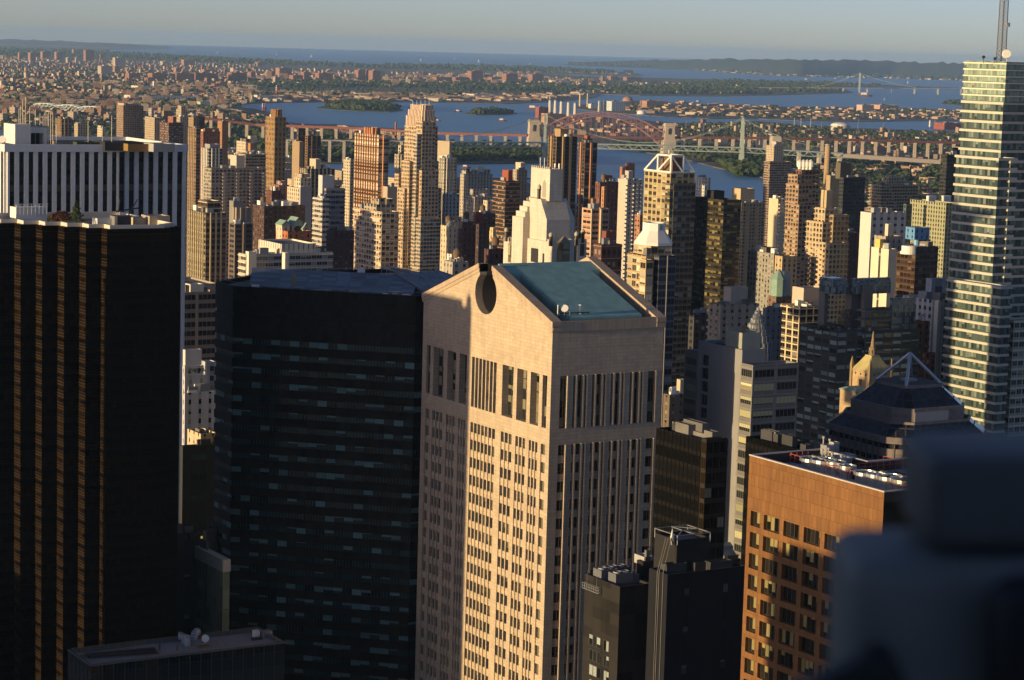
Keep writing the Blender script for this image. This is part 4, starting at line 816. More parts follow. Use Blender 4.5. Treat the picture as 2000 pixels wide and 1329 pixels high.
gable(t, 590, 592, 603, 446, 437, 1241, S(CR, ww=.2, wh=.3)['m'], COPPER, 'y')
# ---- between the stepped tower and the truss-crowned tower
T('slim white ribbed tower standing beside the stepped white topped tower', 2000, S((.6, .54, .44), 'rib', bay=3.4, floor=2.9, rib=(1.7, .9), ww=.6, wh=.55, span=(.4, .36, .3)), (857, 868, 893, 309), [(858, 864, 866, 305, 3, PLAIN(WH))])
T('grey white block at the foot of the slim white ribbed tower', 1880, S((.44, .43, .42), ww=.4, wh=.6), (864, 870, 898, 380))
T('sandy blank shaft by the green truss bridge behind the white ribbed tower', 2500, PLAIN((.42, .34, .24)), (855, 878, 882, 277), ck=1)
T('pale prewar apartment house with many stepped roof turrets by the river', 2200, S((.47, .4, .3), ww=.35, wh=.45), (899, 914, 962, 341), [(902, 913, 925, 334, 5, None, 'upper_tier'), (930, 934, 946, 325, 10, PLAIN(WH)), (946, 950, 958, 331, 10, None, 'upper_tier'), (920, 926, 932, 332, 3, None, 'upper_tier')], ck=4, tk=2)
T('grey white prewar block stepping down before the turreted apartment house', 2000, S((.42, .38, .33), ww=.35, wh=.45), (911, 927, 958, 385), [(918, 924, 955, 370, 6, None, 'upper_tier'), (944, 952, 968, 392, -8, S(CR, ww=.3), 'side_wing')], ck=3, tk=1)
t, P, z = T('dark brick tower with orange lit balcony bands and a red roof shaft', 1700, S((.055, .035, .028), 'slab', bay=3.2, floor=3.05, slab=.9, ww=.75, wh=.6, glass=(.03, .03, .03), blind=.35, trim=(.42, .22, .1)), (966, 988, 1016, 354), [(981, 993, 1001, 333, 8, PLAIN((.28, .075, .04)))], ck=1)
T('cream tower with a stepped cube roof behind the dark banded brick tower', 2050, S(BE, ww=.3, wh=.4), (1002, 1013, 1030, 332), [(1007, 1017, 1026, 318, 6, PLAIN(CR))])
s_tt = S((.38, .25, .125), 'rib', bay=7.0, floor=3.2, rib=(2.2, 1.4), ww=.85, wh=.6, span=(.06, .045, .035), glass=(.02, .02, .02), blind=.12, dirt=.1)
T('tall tan tower with dark ribbed side beside the castle topped white tower', 2000, s_tt, (1071, 1087, 1128, 267), [(1084, 1095, 1111, 252, 8, PLAIN((.36, .24, .13)))], ck=3)
T('tall pinkish brown tower with a ragged stepped crown', 1900, S((.42, .2, .11), 'rib', bay=6, floor=3.1, rib=(1.8, 1.2), ww=.9, wh=.6, span=(.06, .045, .04), glass=(.02, .022, .025), blind=.3), (1130, 1143, 1167, 279), [(1137, 1146, 1157, 271, 5, None, 'upper_tier'), (1141, 1147, 1153, 265, 8, PLAIN(RB))], ck=2)
t, P, z = T('pale grey slab with lit blank end wall and dotted balcony columns', 1700, dict(S((.46, .42, .37), ww=.3, wh=.35, bay=4), wm=fac((.5, .44, .36), ww=0, dirt=.1)), (1207, 1226, 1256, 351), [(1221, 1228, 1237, 334, 6, PLAIN((.44, .4, .36)))], bal=[('W', .0, .14), ('S', .35, .42), ('S', .6, .67), ('S', .85, .92)])
T('reddish brick cube penthouse beyond the pale grey slab', 2300, PLAIN((.36, .16, .085)), (1211, 1222, 1228, 327), [(1222, 1228, 1240, 319, 4, None, 'side_wing')], ck=1)
T('beige block with tall white fins and brick coloured window grid', 1250, S((.52, .4, .28), 'rib', bay=7.5, floor=2.9, rib=(1.1, 1.5), ww=.8, wh=.5, span=(.5, .28, .17), glass=(.03, .03, .035), blind=.4, bc=(.5, .3, .2)), (1137, 1156, 1190, 408), [(1154, 1158, 1163, 388, 8, PLAIN((.34, .16, .09)))], ck=3)
T('dark red prewar block with a slim lit turret behind the white finned block', 1600, S((.17, .07, .05), ww=.35, wh=.4), (1163, 1172, 1208, 356), [(1175, 1180, 1185, 365, -6, S((.5, .25, .12), ww=.3, wh=.6), 'turret'), (1178, 1184, 1196, 343, 12, None, 'upper_tier')], tk=1)
T('low dark brick block with horizontal pale lines below the white finned block', 1130, S((.12, .05, .04), 'slab', ww=.5, wh=.4, floor=6, slab=.25, trim=(.3, .2, .15)), (1160, 1175, 1215, 478), [(1176, 1184, 1200, 452, 8, PLAIN((.2, .06, .04)))], ck=2)
T('sunlit cream prewar house with stepped penthouses behind the dark low roofs', 1300, S(CR, ww=.3, wh=.4), (861, 876, 893, 442), [(875, 880, 902, 424, 8, S(BE, ww=.3, wh=.4), 'upper_tier'), (877, 886, 896, 431, 5, None, 'upper_tier')], tk=1)
T('dark red brick apartment block beside the sunlit cream prewar house', 1350, S((.13, .05, .035), ww=.38, wh=.42, blind=.35), (896, 905, 930, 434), [(925, 929, 943, 415, 14, PLAIN((.2, .06, .04)))], ck=3, tk=1)
T('brown black brick block under the dark banded tower', 1480, S((.075, .045, .04), ww=.4, wh=.42), (926, 936, 968, 418), tk=1)
T('small dark red house right behind the gabled pink tower', 1080, S((.1, .045, .04), ww=.38, wh=.45), (946, 954, 986, 487), ck=2, tk=1)
T('thin yellowish lit turret house between dark brick blocks', 1300, S((.58, .46, .25), ww=.3, wh=.5), (956, 963, 968, 452), [(957, 963, 966, 445, 2, None, 'upper_tier')], ck=0)
T('group of low white penthouse roofs below the sunlit cream prewar house', 1060, S((.4, .35, .29), ww=.35, wh=.4), (866, 884, 915, 512), [(873, 882, 897, 497, 6, S(WH, ww=.3), 'penthouse'), (890, 897, 905, 503, 4, S(CR, ww=.3), 'penthouse')], ck=4, tk=1)
T('small pinkish brick block tucked beside the truss-crowned tower', 1500, S((.42, .2, .12), ww=.6, wh=.4, blind=.5), (1240, 1250, 1258, 420))
# ---- right of the truss-crowned tower
T('bright white low tower of half round shafts behind the truss-crowned tower', 2300, S(WH, 'rib', bay=4.5, rib=(1.8, 1.2), ww=.5, wh=.6), (1358, 1377, 1388, 347), [(1352, 1376, 1382, 362, -8, S(WH, ww=.4, wh=.5), 'side_wing')], ck=2)
t, P, z = T('black glass tower with gold reflecting windows on its lit face', 1350, S((.035, .028, .018), 'slab', bay=2.6, floor=3.4, slab=.12, trim=(.03, .025, .018), ww=.93, wh=.56, sill=.2, glass=(.02, .017, .01), span=(.03, .025, .018), blind=.5, bc=(.30, .24, .08), gr=.12, wr=.5), (1357, 1414, 1448, 391), [(1381, 1394, 1415, 373, 12, PLAIN((.02, .018, .016)))], ck=2, name='office_tower')
T('sandy tower with ribbed balconied side behind the black glass tower', 2000, S((.46, .34, .2), 'slab', bay=3.4, floor=3.0, slab=.7, ww=.5, wh=.5), (1430, 1452, 1494, 396), [(1430, 1447, 1474, 369, 8, PLAIN((.5, .38, .23)))], bal=[('S', .15, .3), ('S', .6, .75)])
T('plain cream slab with a smooth lit end wall beside the sandy tower', 1900, dict(S((.6, .5, .34), ww=.4, wh=.4, bay=4), wm=fac((.6, .5, .34), ww=0, dirt=.08)), (1502, 1520, 1534, 389), [(1520, 1523, 1528, 384, 6)], bal=[('S', .1, .9)])
t, P, z = T('big stepped brown tower, its roof of silver tanks, beside the smokestack', 1600, S((.33, .21, .12), 'slab', bay=3.4, floor=3.0, slab=.45, ww=.66, wh=.62, blind=.45, bc=(.6, .5, .38), trim=(.36, .25, .16)), (1535, 1561, 1607, 400), [(1536, 1560, 1600, 360, 4, None, 'upper_tier'), (1540, 1558, 1600, 341, 9, None, 'upper_tier'), (1555, 1566, 1601, 332, 14, S((.2, .09, .06), 'slab', floor=3, ww=.6, wh=.6, slab=.6), 'penthouse')], ck=0)
for k in range(4): 
    q = at_d(1562+k*7, 330, 1622); tank(t, q[0], q[1], q[2]-1, 2.2).data.materials[0] = M_WHITE
T('tan block with a louvred head standing behind the smokestack foot', 2000, S((.38, .29, .17), ww=.1, wh=.3), (1614, 1622, 1642, 343))
T('dark blue grey slab tower with a square roof shaft', 1900, S((.035, .042, .045), 'slab', bay=3, floor=3.1, slab=.3, ww=.8, wh=.5, blind=.2, bc=(.12, .14, .14), trim=(.045, .05, .05)), (1640, 1648, 1690, 347), [(1633, 1642, 1663, 318, 14, PLAIN((.12, .1, .065)))], ck=1)
t, P, z = T('honey coloured terraced tower of balconies with a slim shaft on top', 1350, S((.5, .38, .235), 'slab', bay=3.2, floor=3.0, slab=.5, ww=.62, wh=.62, blind=.35, trim=(.55, .42, .27)), (1574, 1620, 1657, 475), [(1576, 1607, 1640, 434, 4, None, 'upper_tier'), (1592, 1612, 1638, 407, 9, None, 'upper_tier'), (1604, 1615, 1626, 372, 14, S((.46, .36, .22), 'rib', bay=3.2, rib=(1.2, .7), ww=0), 'upper_tier'), (1620, 1628, 1658, 420, 8, S((.36, .26, .16), 'slab', floor=3.0, slab=.5, ww=.62, wh=.6), 'upper_tier')], bal=[('W', .3, .5), ('W', .7, .9)], ck=0)
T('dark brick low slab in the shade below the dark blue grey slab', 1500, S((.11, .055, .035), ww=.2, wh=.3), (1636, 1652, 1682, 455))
T('brown apartment block wrapped in balcony rails past the dark blue slab', 2200, S((.3, .215, .13), 'slab', bay=3.4, floor=3.05, slab=1.1, ww=.7, wh=.6, trim=(.52, .42, .28)), (1699, 1722, 1793, 362), [(1727, 1736, 1766, 346, 10, S(BE, 'slab', floor=3, slab=.6, ww=.6, wh=.6), 'upper_tier')], ck=6)
T('pale apartment tower on a low banded base beside the leafy island shore', 2900, S((.5, .4, .28), ww=.4, wh=.4), (1497, 1512, 1530, 285), [(1493, 1504, 1546, 316, -25, S((.34, .24, .17), 'slab', bay=3, floor=3, slab=.6, ww=.8, wh=.55, trim=(.42, .3, .22)), 'base_wing'), (1508, 1516, 1528, 277, 6, PLAIN((.5, .42, .32)))])
T('white slab building with sunlit blank end and small paired windows', 1250, dict(S((.58, .52, .47), bay=5, floor=3.6, ww=.4, wh=.4, mull=2, blind=.15), wm=fac((.62, .56, .5), ww=0, dirt=.08)), (1681, 1702, 1770, 416), [(1702, 1706, 1769, 416, 3, None, 'side_wing')], ck=4)
T('bright cream block with a dark slit and black barred corner', 1100, S((.68, .6, .44), ww=.12, wh=1, sill=0, bay=16), (1702, 1736, 1752, 487), [(1708, 1730, 1762, 462, 10, S((.36, .3, .24), ww=.2), 'upper_tier'), (1710, 1719, 1724, 468, 2, PLAIN((.62, .48, .13))), (1729, 1735, 1743, 438, 18, PLAIN((.6, .52, .4)), 'upper_tier')], ck=4)
t, P, z = T('bronze glass block with curved bays and a silver roof hood', 1150, S((.06, .03, .018), 'slab', bay=2.8, floor=3.1, slab=.35, ww=.86, wh=.65, glass=(.03, .022, .014), blind=.2, bc=(.25, .18, .08), trim=(.1, .05, .03), wr=.5), (1746, 1789, 1833, 483), ck=3)
q = at_d(1779, 487, 1146); mb = MB(); mb.revolve((q[0]+4, q[1]+6, 0), [(4.4, q[2]-3), (4.4, q[2]+1.2), (4.0, q[2]+1.2)], 20); mb.build('roof_hood', M_WHITE, t)
t, P, z = T('tower wrapped in a pale diamond patterned facade behind the bronze block', 1330, dict(S((.34, .33, .2), bay=2.3, floor=2.5, ww=.5, wh=.52, glass=(.02, .035, .035), blind=.12)), (1778, 1848, 1872, 397), [(1765, 1770, 1782, 399, 6, S((.1, .15, .15), ww=.6, wh=.5), 'side_wing')], ck=0)
for k in range(9): 
    q = at_d(1813+k*3.0 if k < 5 else 1842+(k-5)*4, 386, 1350+k); mb = MB(); mb.revolve((q[0], q[1], 0), [(1.1, q[2]-6), (1.1, q[2]+1), (.7, q[2]+1), (.7, q[2])], 10); mb.build('vent_pipe', M_WHITE, t)
T('black slab tower close beside the green glass tower at the skyline', 2000, S((.028, .028, .026), 'slab', bay=3.2, floor=3.2, slab=.3, ww=.8, wh=.6, blind=.15, bc=(.12, .11, .08), trim=(.05, .05, .045)), (1838, 1850, 1882, 302), [(1855, 1861, 1880, 289, 8, PLAIN((.03, .03, .03)))])
t, P, z = T('grey brown apartment block of many little windows with a lit corner', 1350, S((.29, .27, .235), bay=3.0, floor=3.0, ww=.45, wh=.5, blind=.5, bc=(.5, .47, .4)), (1461, 1512, 1533, 496), [(1514, 1528, 1557, 501, -6, S((.5, .38, .22), ww=.4, wh=.5), 'side_wing'), (1486, 1497, 1514, 484, 10, PLAIN((.12, .11, .1)))], ck=3)
t = T('brown prewar hotel with a little green turret and cream penthouses', 1180, S((.2, .12, .08), ww=.35, wh=.4), (1500, 1516, 1546, 580), [(1506, 1517, 1530, 556, 3, S((.44, .3, .17), ww=.35, wh=.4), 'upper_tier'), (1524, 1532, 1545, 530, 12, PLAIN((.6, .54, .44)), 'penthouse')], tk=1)[0]
q = at_d(1520, 545, 1186); mb = MB(); mb.revolve((q[0], q[1], 0), [(4, q[2]-9), (4, q[2]), (4.5, q[2]), (.2, q[2]+5)], 8); mb.build('turret', [COPPER], t)
T('beige balconied block with a big plain roof shaft and dark shaded side', 1000, S((.36, .3, .23), 'flat', bay=4, floor=3.0, ww=.35, wh=.4, blind=.3), (1384, 1408, 1482, 596), [(1414, 1428, 1461, 562, 8, PLAIN((.42, .36, .29)))], bal=[('W', .2, .45), ('W', .6, .9), ('S', .15, .3)], ck=4)
T('cream and black banded office block with a plain beige roof shaft', 1105, S((.62, .5, .31), 'slab', bay=4.4, floor=3.5, slab=.25, ww=.8, wh=.5, sill=.3, glass=(.015, .015, .015), span=(.1, .08, .05), blind=.12, trim=(.66, .54, .35)), (1525, 1562, 1603, 600), [(1548, 1570, 1612, 563, 12, PLAIN((.5, .41, .32)))], ck=5, name='office_tower')
T('blue grey plain block behind the silver ribbed stepped crown', 1050, S((.2, .21, .23), ww=.3, wh=.3), (1490, 1496, 1528, 602))
t, P, z = T('white walled building of square windows with one bright sunlit pier', 1070, S((.56, .54, .52), bay=3.6, floor=3.6, ww=.5, wh=.5, blind=.3), (1764, 1822, 1853, 586), [(1822, 1833, 1838, 588, -2, PLAIN((.74, .68, .54)), 'corner_pier'), (1809, 1820, 1848, 545, 12, S((.42, .43, .47), bay=6, floor=9, ww=.5, wh=.5, glass=(.25, .25, .27), blind=0), 'bulkhead')], ck=3)
T('small orange brick stepped block beside the white walled building', 1055, S((.2, .08, .035), ww=.4, wh=.6, bay=5), (1788, 1806, 1816, 628), [(1800, 1808, 1827, 690, -8, S((.16, .065, .03), ww=.4, wh=.6), 'side_wing')], ck=2)
T('dark low hall with barrel vault roofs behind the beige balconied block', 1050, S((.06, .055, .055), ww=.5, wh=.5), (1346, 1356, 1392, 612), ck=4)
T('brown low block with pale penthouse between pink tower and grey slab', 820, S((.15, .11, .08), ww=.3, wh=.4), (1296, 1308, 1338, 772), [(1322, 1329, 1337, 742, 8, PLAIN((.5, .42, .3)))], ck=4)
# blue tank house on a post above a brick shaft
q = at_d(1800, 492, 1165); t = empty('rooftop_shed', (q[0], q[1], 0), 'bright blue rooftop cabin raised on a post above dark brick', 'cabin')
mb = MB(); C = at_d(1787, 445, 1165); W = run(C, X3, 1816); zb = zpx(C, 469); shell(mb, rect(C[0], C[1], C[0]+W, C[1]+7), zb, C[2], 3.2, 3, par=.3); mb.build('cabin', [fac((.12, .28, .5), ww=.3, wh=.4), M_STEEL, M_STEEL], t)
for k in range(1): mb2 = MB(); mb2.tube((C[0]+W*.5, C[1]+4, zpx(C, 560)), (C[0]+W*.5, C[1]+4, zb), 1.4, 8); mb2.build('post', mat('blue_paint', (.2, .42, .66), .6), t)
block(t, 'brick_shaft', 1786, 1789, 1818, 468.9, 1172, PLAIN((.13, .05, .03)))
# ================================================================== the near landmarks
COVER = []
def brickmat(name, c1, c2, mortar, bw, bh, ms=.02, rough=.8, vary=.35, offset=.5, noise=.12):
    m = bpy.data.materials.new(name); m.use_nodes = True; nt = m.node_tree; b = nt.nodes['Principled BSDF']; b.inputs['Roughness'].default_value = rough; b.inputs['Specular IOR Level'].default_value = .3
    uv = nt.nodes.new('ShaderNodeUVMap'); uv.uv_map = 'UVMap'; br = nt.nodes.new('ShaderNodeTexBrick'); br.offset = offset
    br.inputs['Scale'].default_value = 1; br.inputs['Brick Width'].default_value = bw; br.inputs['Row Height'].default_value = bh; br.inputs['Mortar Size'].default_value = ms; br.inputs['Mortar Smooth'].default_value = .3; br.inputs['Bias'].default_value = 0
    br.inputs['Color1'].default_value = (*c1, 1); br.inputs['Color2'].default_value = (*c2, 1); br.inputs['Mortar'].default_value = (*mortar, 1)
    tc = nt.nodes.new('ShaderNodeTexCoord'); n = nt.nodes.new('ShaderNodeTexNoise'); n.inputs['Scale'].default_value = .12; n.inputs['Detail'].default_value = 8; n.inputs['Roughness'].default_value = .7
    mp = nt.nodes.new('ShaderNodeMapping'); mp.inputs['Scale'].default_value = (1, 1, .12); n2 = nt.nodes.new('ShaderNodeTexNoise'); n2.inputs['Scale'].default_value = .8; n2.inputs['Detail'].default_value = 5
    a = nt.nodes.new('ShaderNodeMath'); a.operation = 'ADD'; mr = nt.nodes.new('ShaderNodeMapRange'); mr.inputs['From Min'].default_value = .6; mr.inputs['From Max'].default_value = 1.4; mr.inputs['To Min'].default_value = 1-noise*1.6; mr.inputs['To Max'].default_value = 1+noise*1.3
    sc = nt.nodes.new('ShaderNodeVectorMath'); sc.operation = 'SCALE'; bp = nt.nodes.new('ShaderNodeBump'); bp.inputs['Strength'].default_value = .35; bp.inputs['Distance'].default_value = .04; bp.invert = True
    L = nt.links; L.new(uv.outputs[0], br.inputs['Vector']); L.new(tc.outputs['Object'], n.inputs['Vector']); L.new(tc.outputs['Object'], mp.inputs[0]); L.new(mp.outputs[0], n2.inputs['Vector'])
    L.new(n.outputs[0], a.inputs[0]); L.new(n2.outputs[0], a.inputs[1]); L.new(a.outputs[0], mr.inputs['Value']); L.new(br.outputs['Color'], sc.inputs[0]); L.new(mr.outputs[0], sc.inputs['Scale']); L.new(sc.outputs[0], b.inputs['Base Color'])
    L.new(br.outputs['Fac'], bp.inputs['Height']); L.new(bp.outputs[0], b.inputs['Normal']); return m
PINKG = brickmat('pink_granite', (.51, .41, .295), (.445, .35, .25), (.31, .24, .17), 2.1, .95, .035)
PINKC = brickmat('pink_granite_coping', (.46, .355, .255), (.40, .305, .22), (.22, .165, .12), 2.6, 3.2, .05)
GLASS_D = fac((.03, .026, .022), ww=.92, wh=.96, sill=.02, glass=(.012, .013, .014), span=(.03, .026, .022), blind=.42, bc=(.26, .23, .15), gr=.08, mull=1, name='dark_office_glass')
def sheet(mb, O, U, u0, u1, z0, z1, I, dep, panes=3, m=0, rows=1):
    O, U, I = np.array(O, float), np.array(U, float), np.array(I, float); f = lambda u, z: O+U*u+I*dep+np.array([0, 0, z])
    mb.quad(f(u0, z0), f(u1, z0), f(u1, z1), f(u0, z1), m, [(0, 0), (panes, 0), (panes, rows), (0, rows)])
def windows(t, lst, m, name='window', cap=96):
    """lst of (area, function adding one pane group to a mesh); the largest stay objects of their own"""
    lst = sorted(lst, key=lambda s: -s[0])
    for a, f in lst[:cap]: mb = MB(); f(mb); c = mb.v[0]; L = np.array(t.location); mb.build(name, m, t, tuple(np.array(c)-L))
    if lst[cap:]:
        mb = MB()
        for a, f in lst[cap:]: f(mb)
        tag(mb.build(name, m, t), kind='stuff')
# ------------------------------------------------------------------ the pink gabled tower
def pink_tower():
    C = at_d(1080, 630, 583); Xc, Yc, ze = C; L = run(C, Y3, 828); W = run(C, X3, 1297); x1, y1 = Xc+W, Yc+L
    FOOT.append((Xc, Yc, x1, y1, 828, 1297)); COVER.append((828, 1298, 575, 583))
    t = empty('gabled_tower', (Xc, Yc, 0), 'tall pink granite tower with a split gable, round notch and green copper roof', 'office tower')
    nw = (Xc, y1, 0.0); I_w = (1, 0, 0); U_w = (0, -1, 0)
    uw = lambda px, py: y1-at_x(px, py, Xc)[1]
    us_ = lambda px, py: at_y(px, py, Yc)[0]-Xc
    c5 = lambda X, Y: (780+X/3.407, 480+Y/3.407); c6 = lambda X, Y: (780+X/2.718, 840+Y/2.718)
    wg = [(uw(*c5(a, y)), uw(*c5(b, y))) for a, b, y in ((180, 205, 815), (225, 293, 830), (318, 375, 860), (398, 447, 880), (480, 645, 920), (683, 757, 970), (780, 847, 1000), (870, 928, 1020), (950, 980, 1040))]
    sg = [(us_(*c5(a, 1020)), us_(*c5(b, 1020))) for a, b in ((1067, 1111), (1155, 1240), (1281, 1365), (1405, 1485), (1530, 1611), (1650, 1697))]
    zt1, zt0 = at_x(*c5(965, 862), Xc)[2], at_x(*c5(960, 1212), Xc)[2]
    za, zb = at_x(*c6(762, 75), Xc)[2], at_x(*c6(735, 1247), Xc)[2]; pitch = (za-zb)/12; wh_ = at_x(*c6(762, 75), Xc)[2]-at_x(*c6(762, 133), Xc)[2]
    z_lo = 30.0; rows = []; z = za
    while z-wh_ > z_lo+2: rows.append((z-wh_, z)); z -= pitch
    rows = rows[::-1]
    zg = ze-7.0
    def wall(nm, O, U, I, Ltot, groups, tall_deep, panes_f, fin, proud=0.0):
        br = [0.0]; kind = []
        for gi, (a, b) in enumerate(groups):
            n = panes_f(gi); br.append(a); kind.append(('w', gi, 0))
            if isinstance(n, int): parts = [1.0]*n
            else: parts = n
            tot = b-a-fin*(len(parts)-1); s = sum(parts); u = a
            for k, p in enumerate(parts):
                u += tot*p/s; br.append(u); kind.append(('p', gi, k))
                if k < len(parts)-1: u += fin; br.append(u); kind.append(('f', gi, k))
            if proud: br.append(b+.4); kind.append(('f', gi, 9))
        br.append(Ltot); kind.append(('w', -1, 0))
        vs = [z_lo]; vk = []
        for (a, b) in rows: vs += [a, b]; vk += ['s', 'w']
        vk.append('top'); vs.append(zt0); vk.append('tall'); vs.append(zt1); vk.append('cap'); vs.append(zg)
        dep = []
        for (k, gi, q) in kind:
            col = []
            for r in vk:
                if k == 'w': d = 0
                elif k == 'f' and proud and r not in ('top', 'cap'): d = -proud
                elif r in ('top', 'cap'): d = 0
                elif r == 'tall': d = tall_deep[gi] if (k == 'p' or tall_deep[gi] > 1) else 0
                elif r == 's': d = .3 if k == 'p' else 0
                else: d = .75 if k == 'p' else 0
                col.append(d)
            # the lowest spandrel row reaches the grid bottom flush
            dep.append(col)
        mb = MB(); grid_wall(mb, O, U, br, vs, dep, inward=I)
        mb.build(nm, PINKG, t)
        lst = []
        for gi, (a, b) in enumerate(groups):
            n = panes_f(gi); n = n if isinstance(n, int) else len(n)
            for (r0, r1) in rows:
                lst.append(((b-a)*(r1-r0)*(1+r0/400), lambda mb, a=a, b=b, r0=r0, r1=r1, n=n: sheet(mb, O, U, a+.01, b-.01, r0+.01, r1-.01, I, .68, n)))
            dd = tall_deep[gi]-.07
            lst.append(((b-a)*(zt1-zt0)*9, lambda mb, a=a, b=b, n=n, dd=dd: sheet(mb, O, U, a+.01, b-.01, zt0+.01, zt1-.01, I, dd, n, 0, 5)))
        return lst
    lw = wall('wall', (Xc, y1, 0), U_w, I_w, L, wg, {0: .75, 1: 1.9, 2: 1.9, 3: 1.9, 4: .9, 5: 1.9, 6: 1.9, 7: 1.9, 8: .75}, lambda g: {0: 1, 8: 1, 4: 7}.get(g, 3), .42)
    ls = wall('wall', (Xc, Yc, 0), (1, 0, 0), (0, 1, 0), W, sg, {k: .8 for k in range(6)}, lambda g: 1 if g in (0, 5) else [.8, 2.0, .8], .5, .32)
    windows(t, lw+ls, GLASS_D)
    mb = MB()                                # the other two sides and the base
    mb.loft([P3(rect(Xc, Yc, x1, y1), 0), P3(rect(Xc, Yc, x1, y1), z_lo)], bay=1e9)
    for a, b in (((x1, Yc), (x1, y1)), ((x1, y1), (Xc, y1))):
        l = math.dist(a, b); mb.quad((*a, z_lo), (*b, z_lo), (*b, zg), (*a, zg), 0, [(0, z_lo), (l, z_lo), (l, zg), (0, zg)])
    mb.build('wall', PINKG, t)
    # gable ends
    ym = (Yc+y1)/2; zr = at_x(948, 508.5, Xc)[2]; slope = (zr-ze)/(L/2)
    P1, P2 = at_x(936, 515, Xc), at_x(961.5, 521, Xc); hw = (P1[1]-P2[1])/2; ym_n = ym
    cc = at_x(948.5, 573, Xc); zc = cc[2]; rc = (at_x(948, 531, Xc)[2]-at_x(948, 614, Xc)[2])/2
    zn = zr-hw*slope
    a0 = math.asin(min(.99, hw/rc))
    arc = [(ym_n+rc*math.sin(a), zc+rc*math.cos(a)) for a in np.linspace(a0, 2*math.pi-a0, 33)]   # from north lip round under to south lip
    def gable_end(x, thick, nm, notch):
        e = -1 if thick > 0 else 1
        pts = [(y1, zg), (y1, ze)]
        if notch: pts += [(ym_n+hw, zn)]+arc+[(ym_n-hw, zn)]
        else: pts += [(ym, zr)]
        pts += [(Yc, ze), (Yc, zg)]
        pts = pts[::-1] if thick > 0 else pts
        mb = MB(); f = [mb.vert((x, y, z)) for y, z in pts]; g = [mb.vert((x+thick, y, z)) for y, z in pts]
        n = len(pts); uv = [(y1-y, z) for y, z in pts]
        mb.face(f[::-1] if thick > 0 else f[::-1], 0, uv[::-1]); mb.face(g, 0, uv)
        for k in range(n):
            k2 = (k+1) % n; mb.face([f[k], f[k2], g[k2], g[k]], 0, [(0, 0), (abs(pts[k][0]-pts[k2][0])+abs(pts[k][1]-pts[k2][1]), 0), (abs(pts[k][0]-pts[k2][0])+abs(pts[k][1]-pts[k2][1]), abs(thick)), (0, abs(thick))])
        return mb.build(nm, PINKG, t)
    gable_end(Xc, 2.2, 'gable', True); gable_end(x1, -2.2, 'gable', False)
    # the deep drum behind the round notch
    mb = MB(); n = len(arc); d0, d1 = Xc+2.2, Xc+11
    A = [mb.vert((d0, y, z)) for y, z in arc]; B = [mb.vert((d1, y, z)) for y, z in arc]
    for k in range(n-1): mb.face([A[k], A[k+1], B[k+1], B[k]], 0, [(k*.8, 0), (k*.8+.8, 0), (k*.8+.8, 9), (k*.8, 9)])
    mb.face(B, 0)
    for s in (1, -1):
        yy = ym_n+s*hw; zz = zc+rc*math.cos(a0); q = [(d0, yy, zz), (d1, yy, zz), (d1, yy, zn), (d0, yy, zn)]; mb.face([mb.vert(p) for p in (q if s > 0 else q[::-1])], 0)
    mb.build('notch_drum', mat('shaded_granite', (.09, .075, .065), .7), t)  # drum toned dark so its colour carries the shade inside the notch
    # copings: raking bands, ridge and parapets
    def rake(x, sgn, y_a, z_a, y_b, z_b):
        mb = MB(); h = 2.1; o = .45
        for (oo, zz0, zz1) in ((o, -.15-h*.45, .25), (o*.5, -h, -h*.45)):
            s0 = [(x-sgn*oo, y_a, z_a+zz0), (x+sgn*2.5, y_a, z_a+zz0), (x+sgn*2.5, y_a, z_a+zz1), (x-sgn*oo, y_a, z_a+zz1)]; s1 = [(a, y_b, z_b+(c-z_a)) for a, b, c in s0]
            mb.loft([s0, s1], cap=0, bottom=0, bay=1e9)
            for k in range(len(mb.uv)): pass
        l = math.hypot(y_b-y_a, z_b-z_a)
        mb.uv = [[(0, 0), (0, 2.5), (l, 2.5), (l, 0)] if len(f) == 4 else u for f, u in zip(mb.f, mb.uv)]
        return mb.build('coping', PINKC, t)
    rake(Xc, 1, y1+.5, ze-.5*slope, ym_n+hw, zn); rake(Xc, 1, Yc-.5, ze-.5*slope, ym_n-hw, zn)
    rake(x1, -1, y1+.5, ze-.5*slope, ym, zr); rake(x1, -1, Yc-.5, ze-.5*slope, ym, zr)
    mb = MB()
    def pbox(x0, y0, z0, x1_, y1_, z1_): 
        k = len(mb.f); mb.box(x0, y0, z0, x1_, y1_, z1_)
        for q, l in zip(range(k, k+4), (x1_-x0, y1_-y0, x1_-x0, y1_-y0)): mb.uv[q] = [(0, 0), (l, 0), (l, z1_-z0), (0, z1_-z0)]
    pbox(Xc-.35, Yc-.35, ze-2.6, x1+.35, Yc+1.2, ze+.2); mb.build('parapet', PINKC, t)
    mb = MB(); pbox(Xc+2.2, Yc, zg-.05, x1-2.2, Yc+1.2, ze-2.6); mb.build('parapet_wall', PINKG, t); mb = MB(); pbox(Xc+2.2, y1-1.2, zg-.05, x1-2.2, y1, ze-.4); mb.build('parapet_wall', PINKG, t)
    mb = MB(); pbox(Xc+4.5, ym-1.5, zr-5.2, x1-1.0, ym+1.5, zr-1.1); mb.build('ridge_beam', PINKC, t)
    # copper roof: a wide head below the ridge and a tray that stops short of the gables
    CU = mat('green_copper', (.24, .42, .385), .55, .15, .22, .35, streak=1)
    def slab_(xa, xb, ta, tb, lift, th, south=True):
        mb = MB(); f = lambda x, s, dz: (x, ym-(L/2)*s if south else ym+(L/2)*s, zr-(zr-ze)*s+dz)
        a = [f(xa, tb, lift), f(xb, tb, lift), f(xb, ta, lift), f(xa, ta, lift)]
        if not south: a = [a[1], a[0], a[3], a[2]]
        lo = [(p[0], p[1], max(p[2]-th, zg+.3)) for p in a]; mb.loft([lo, a], cap=0, bay=1e9); return mb
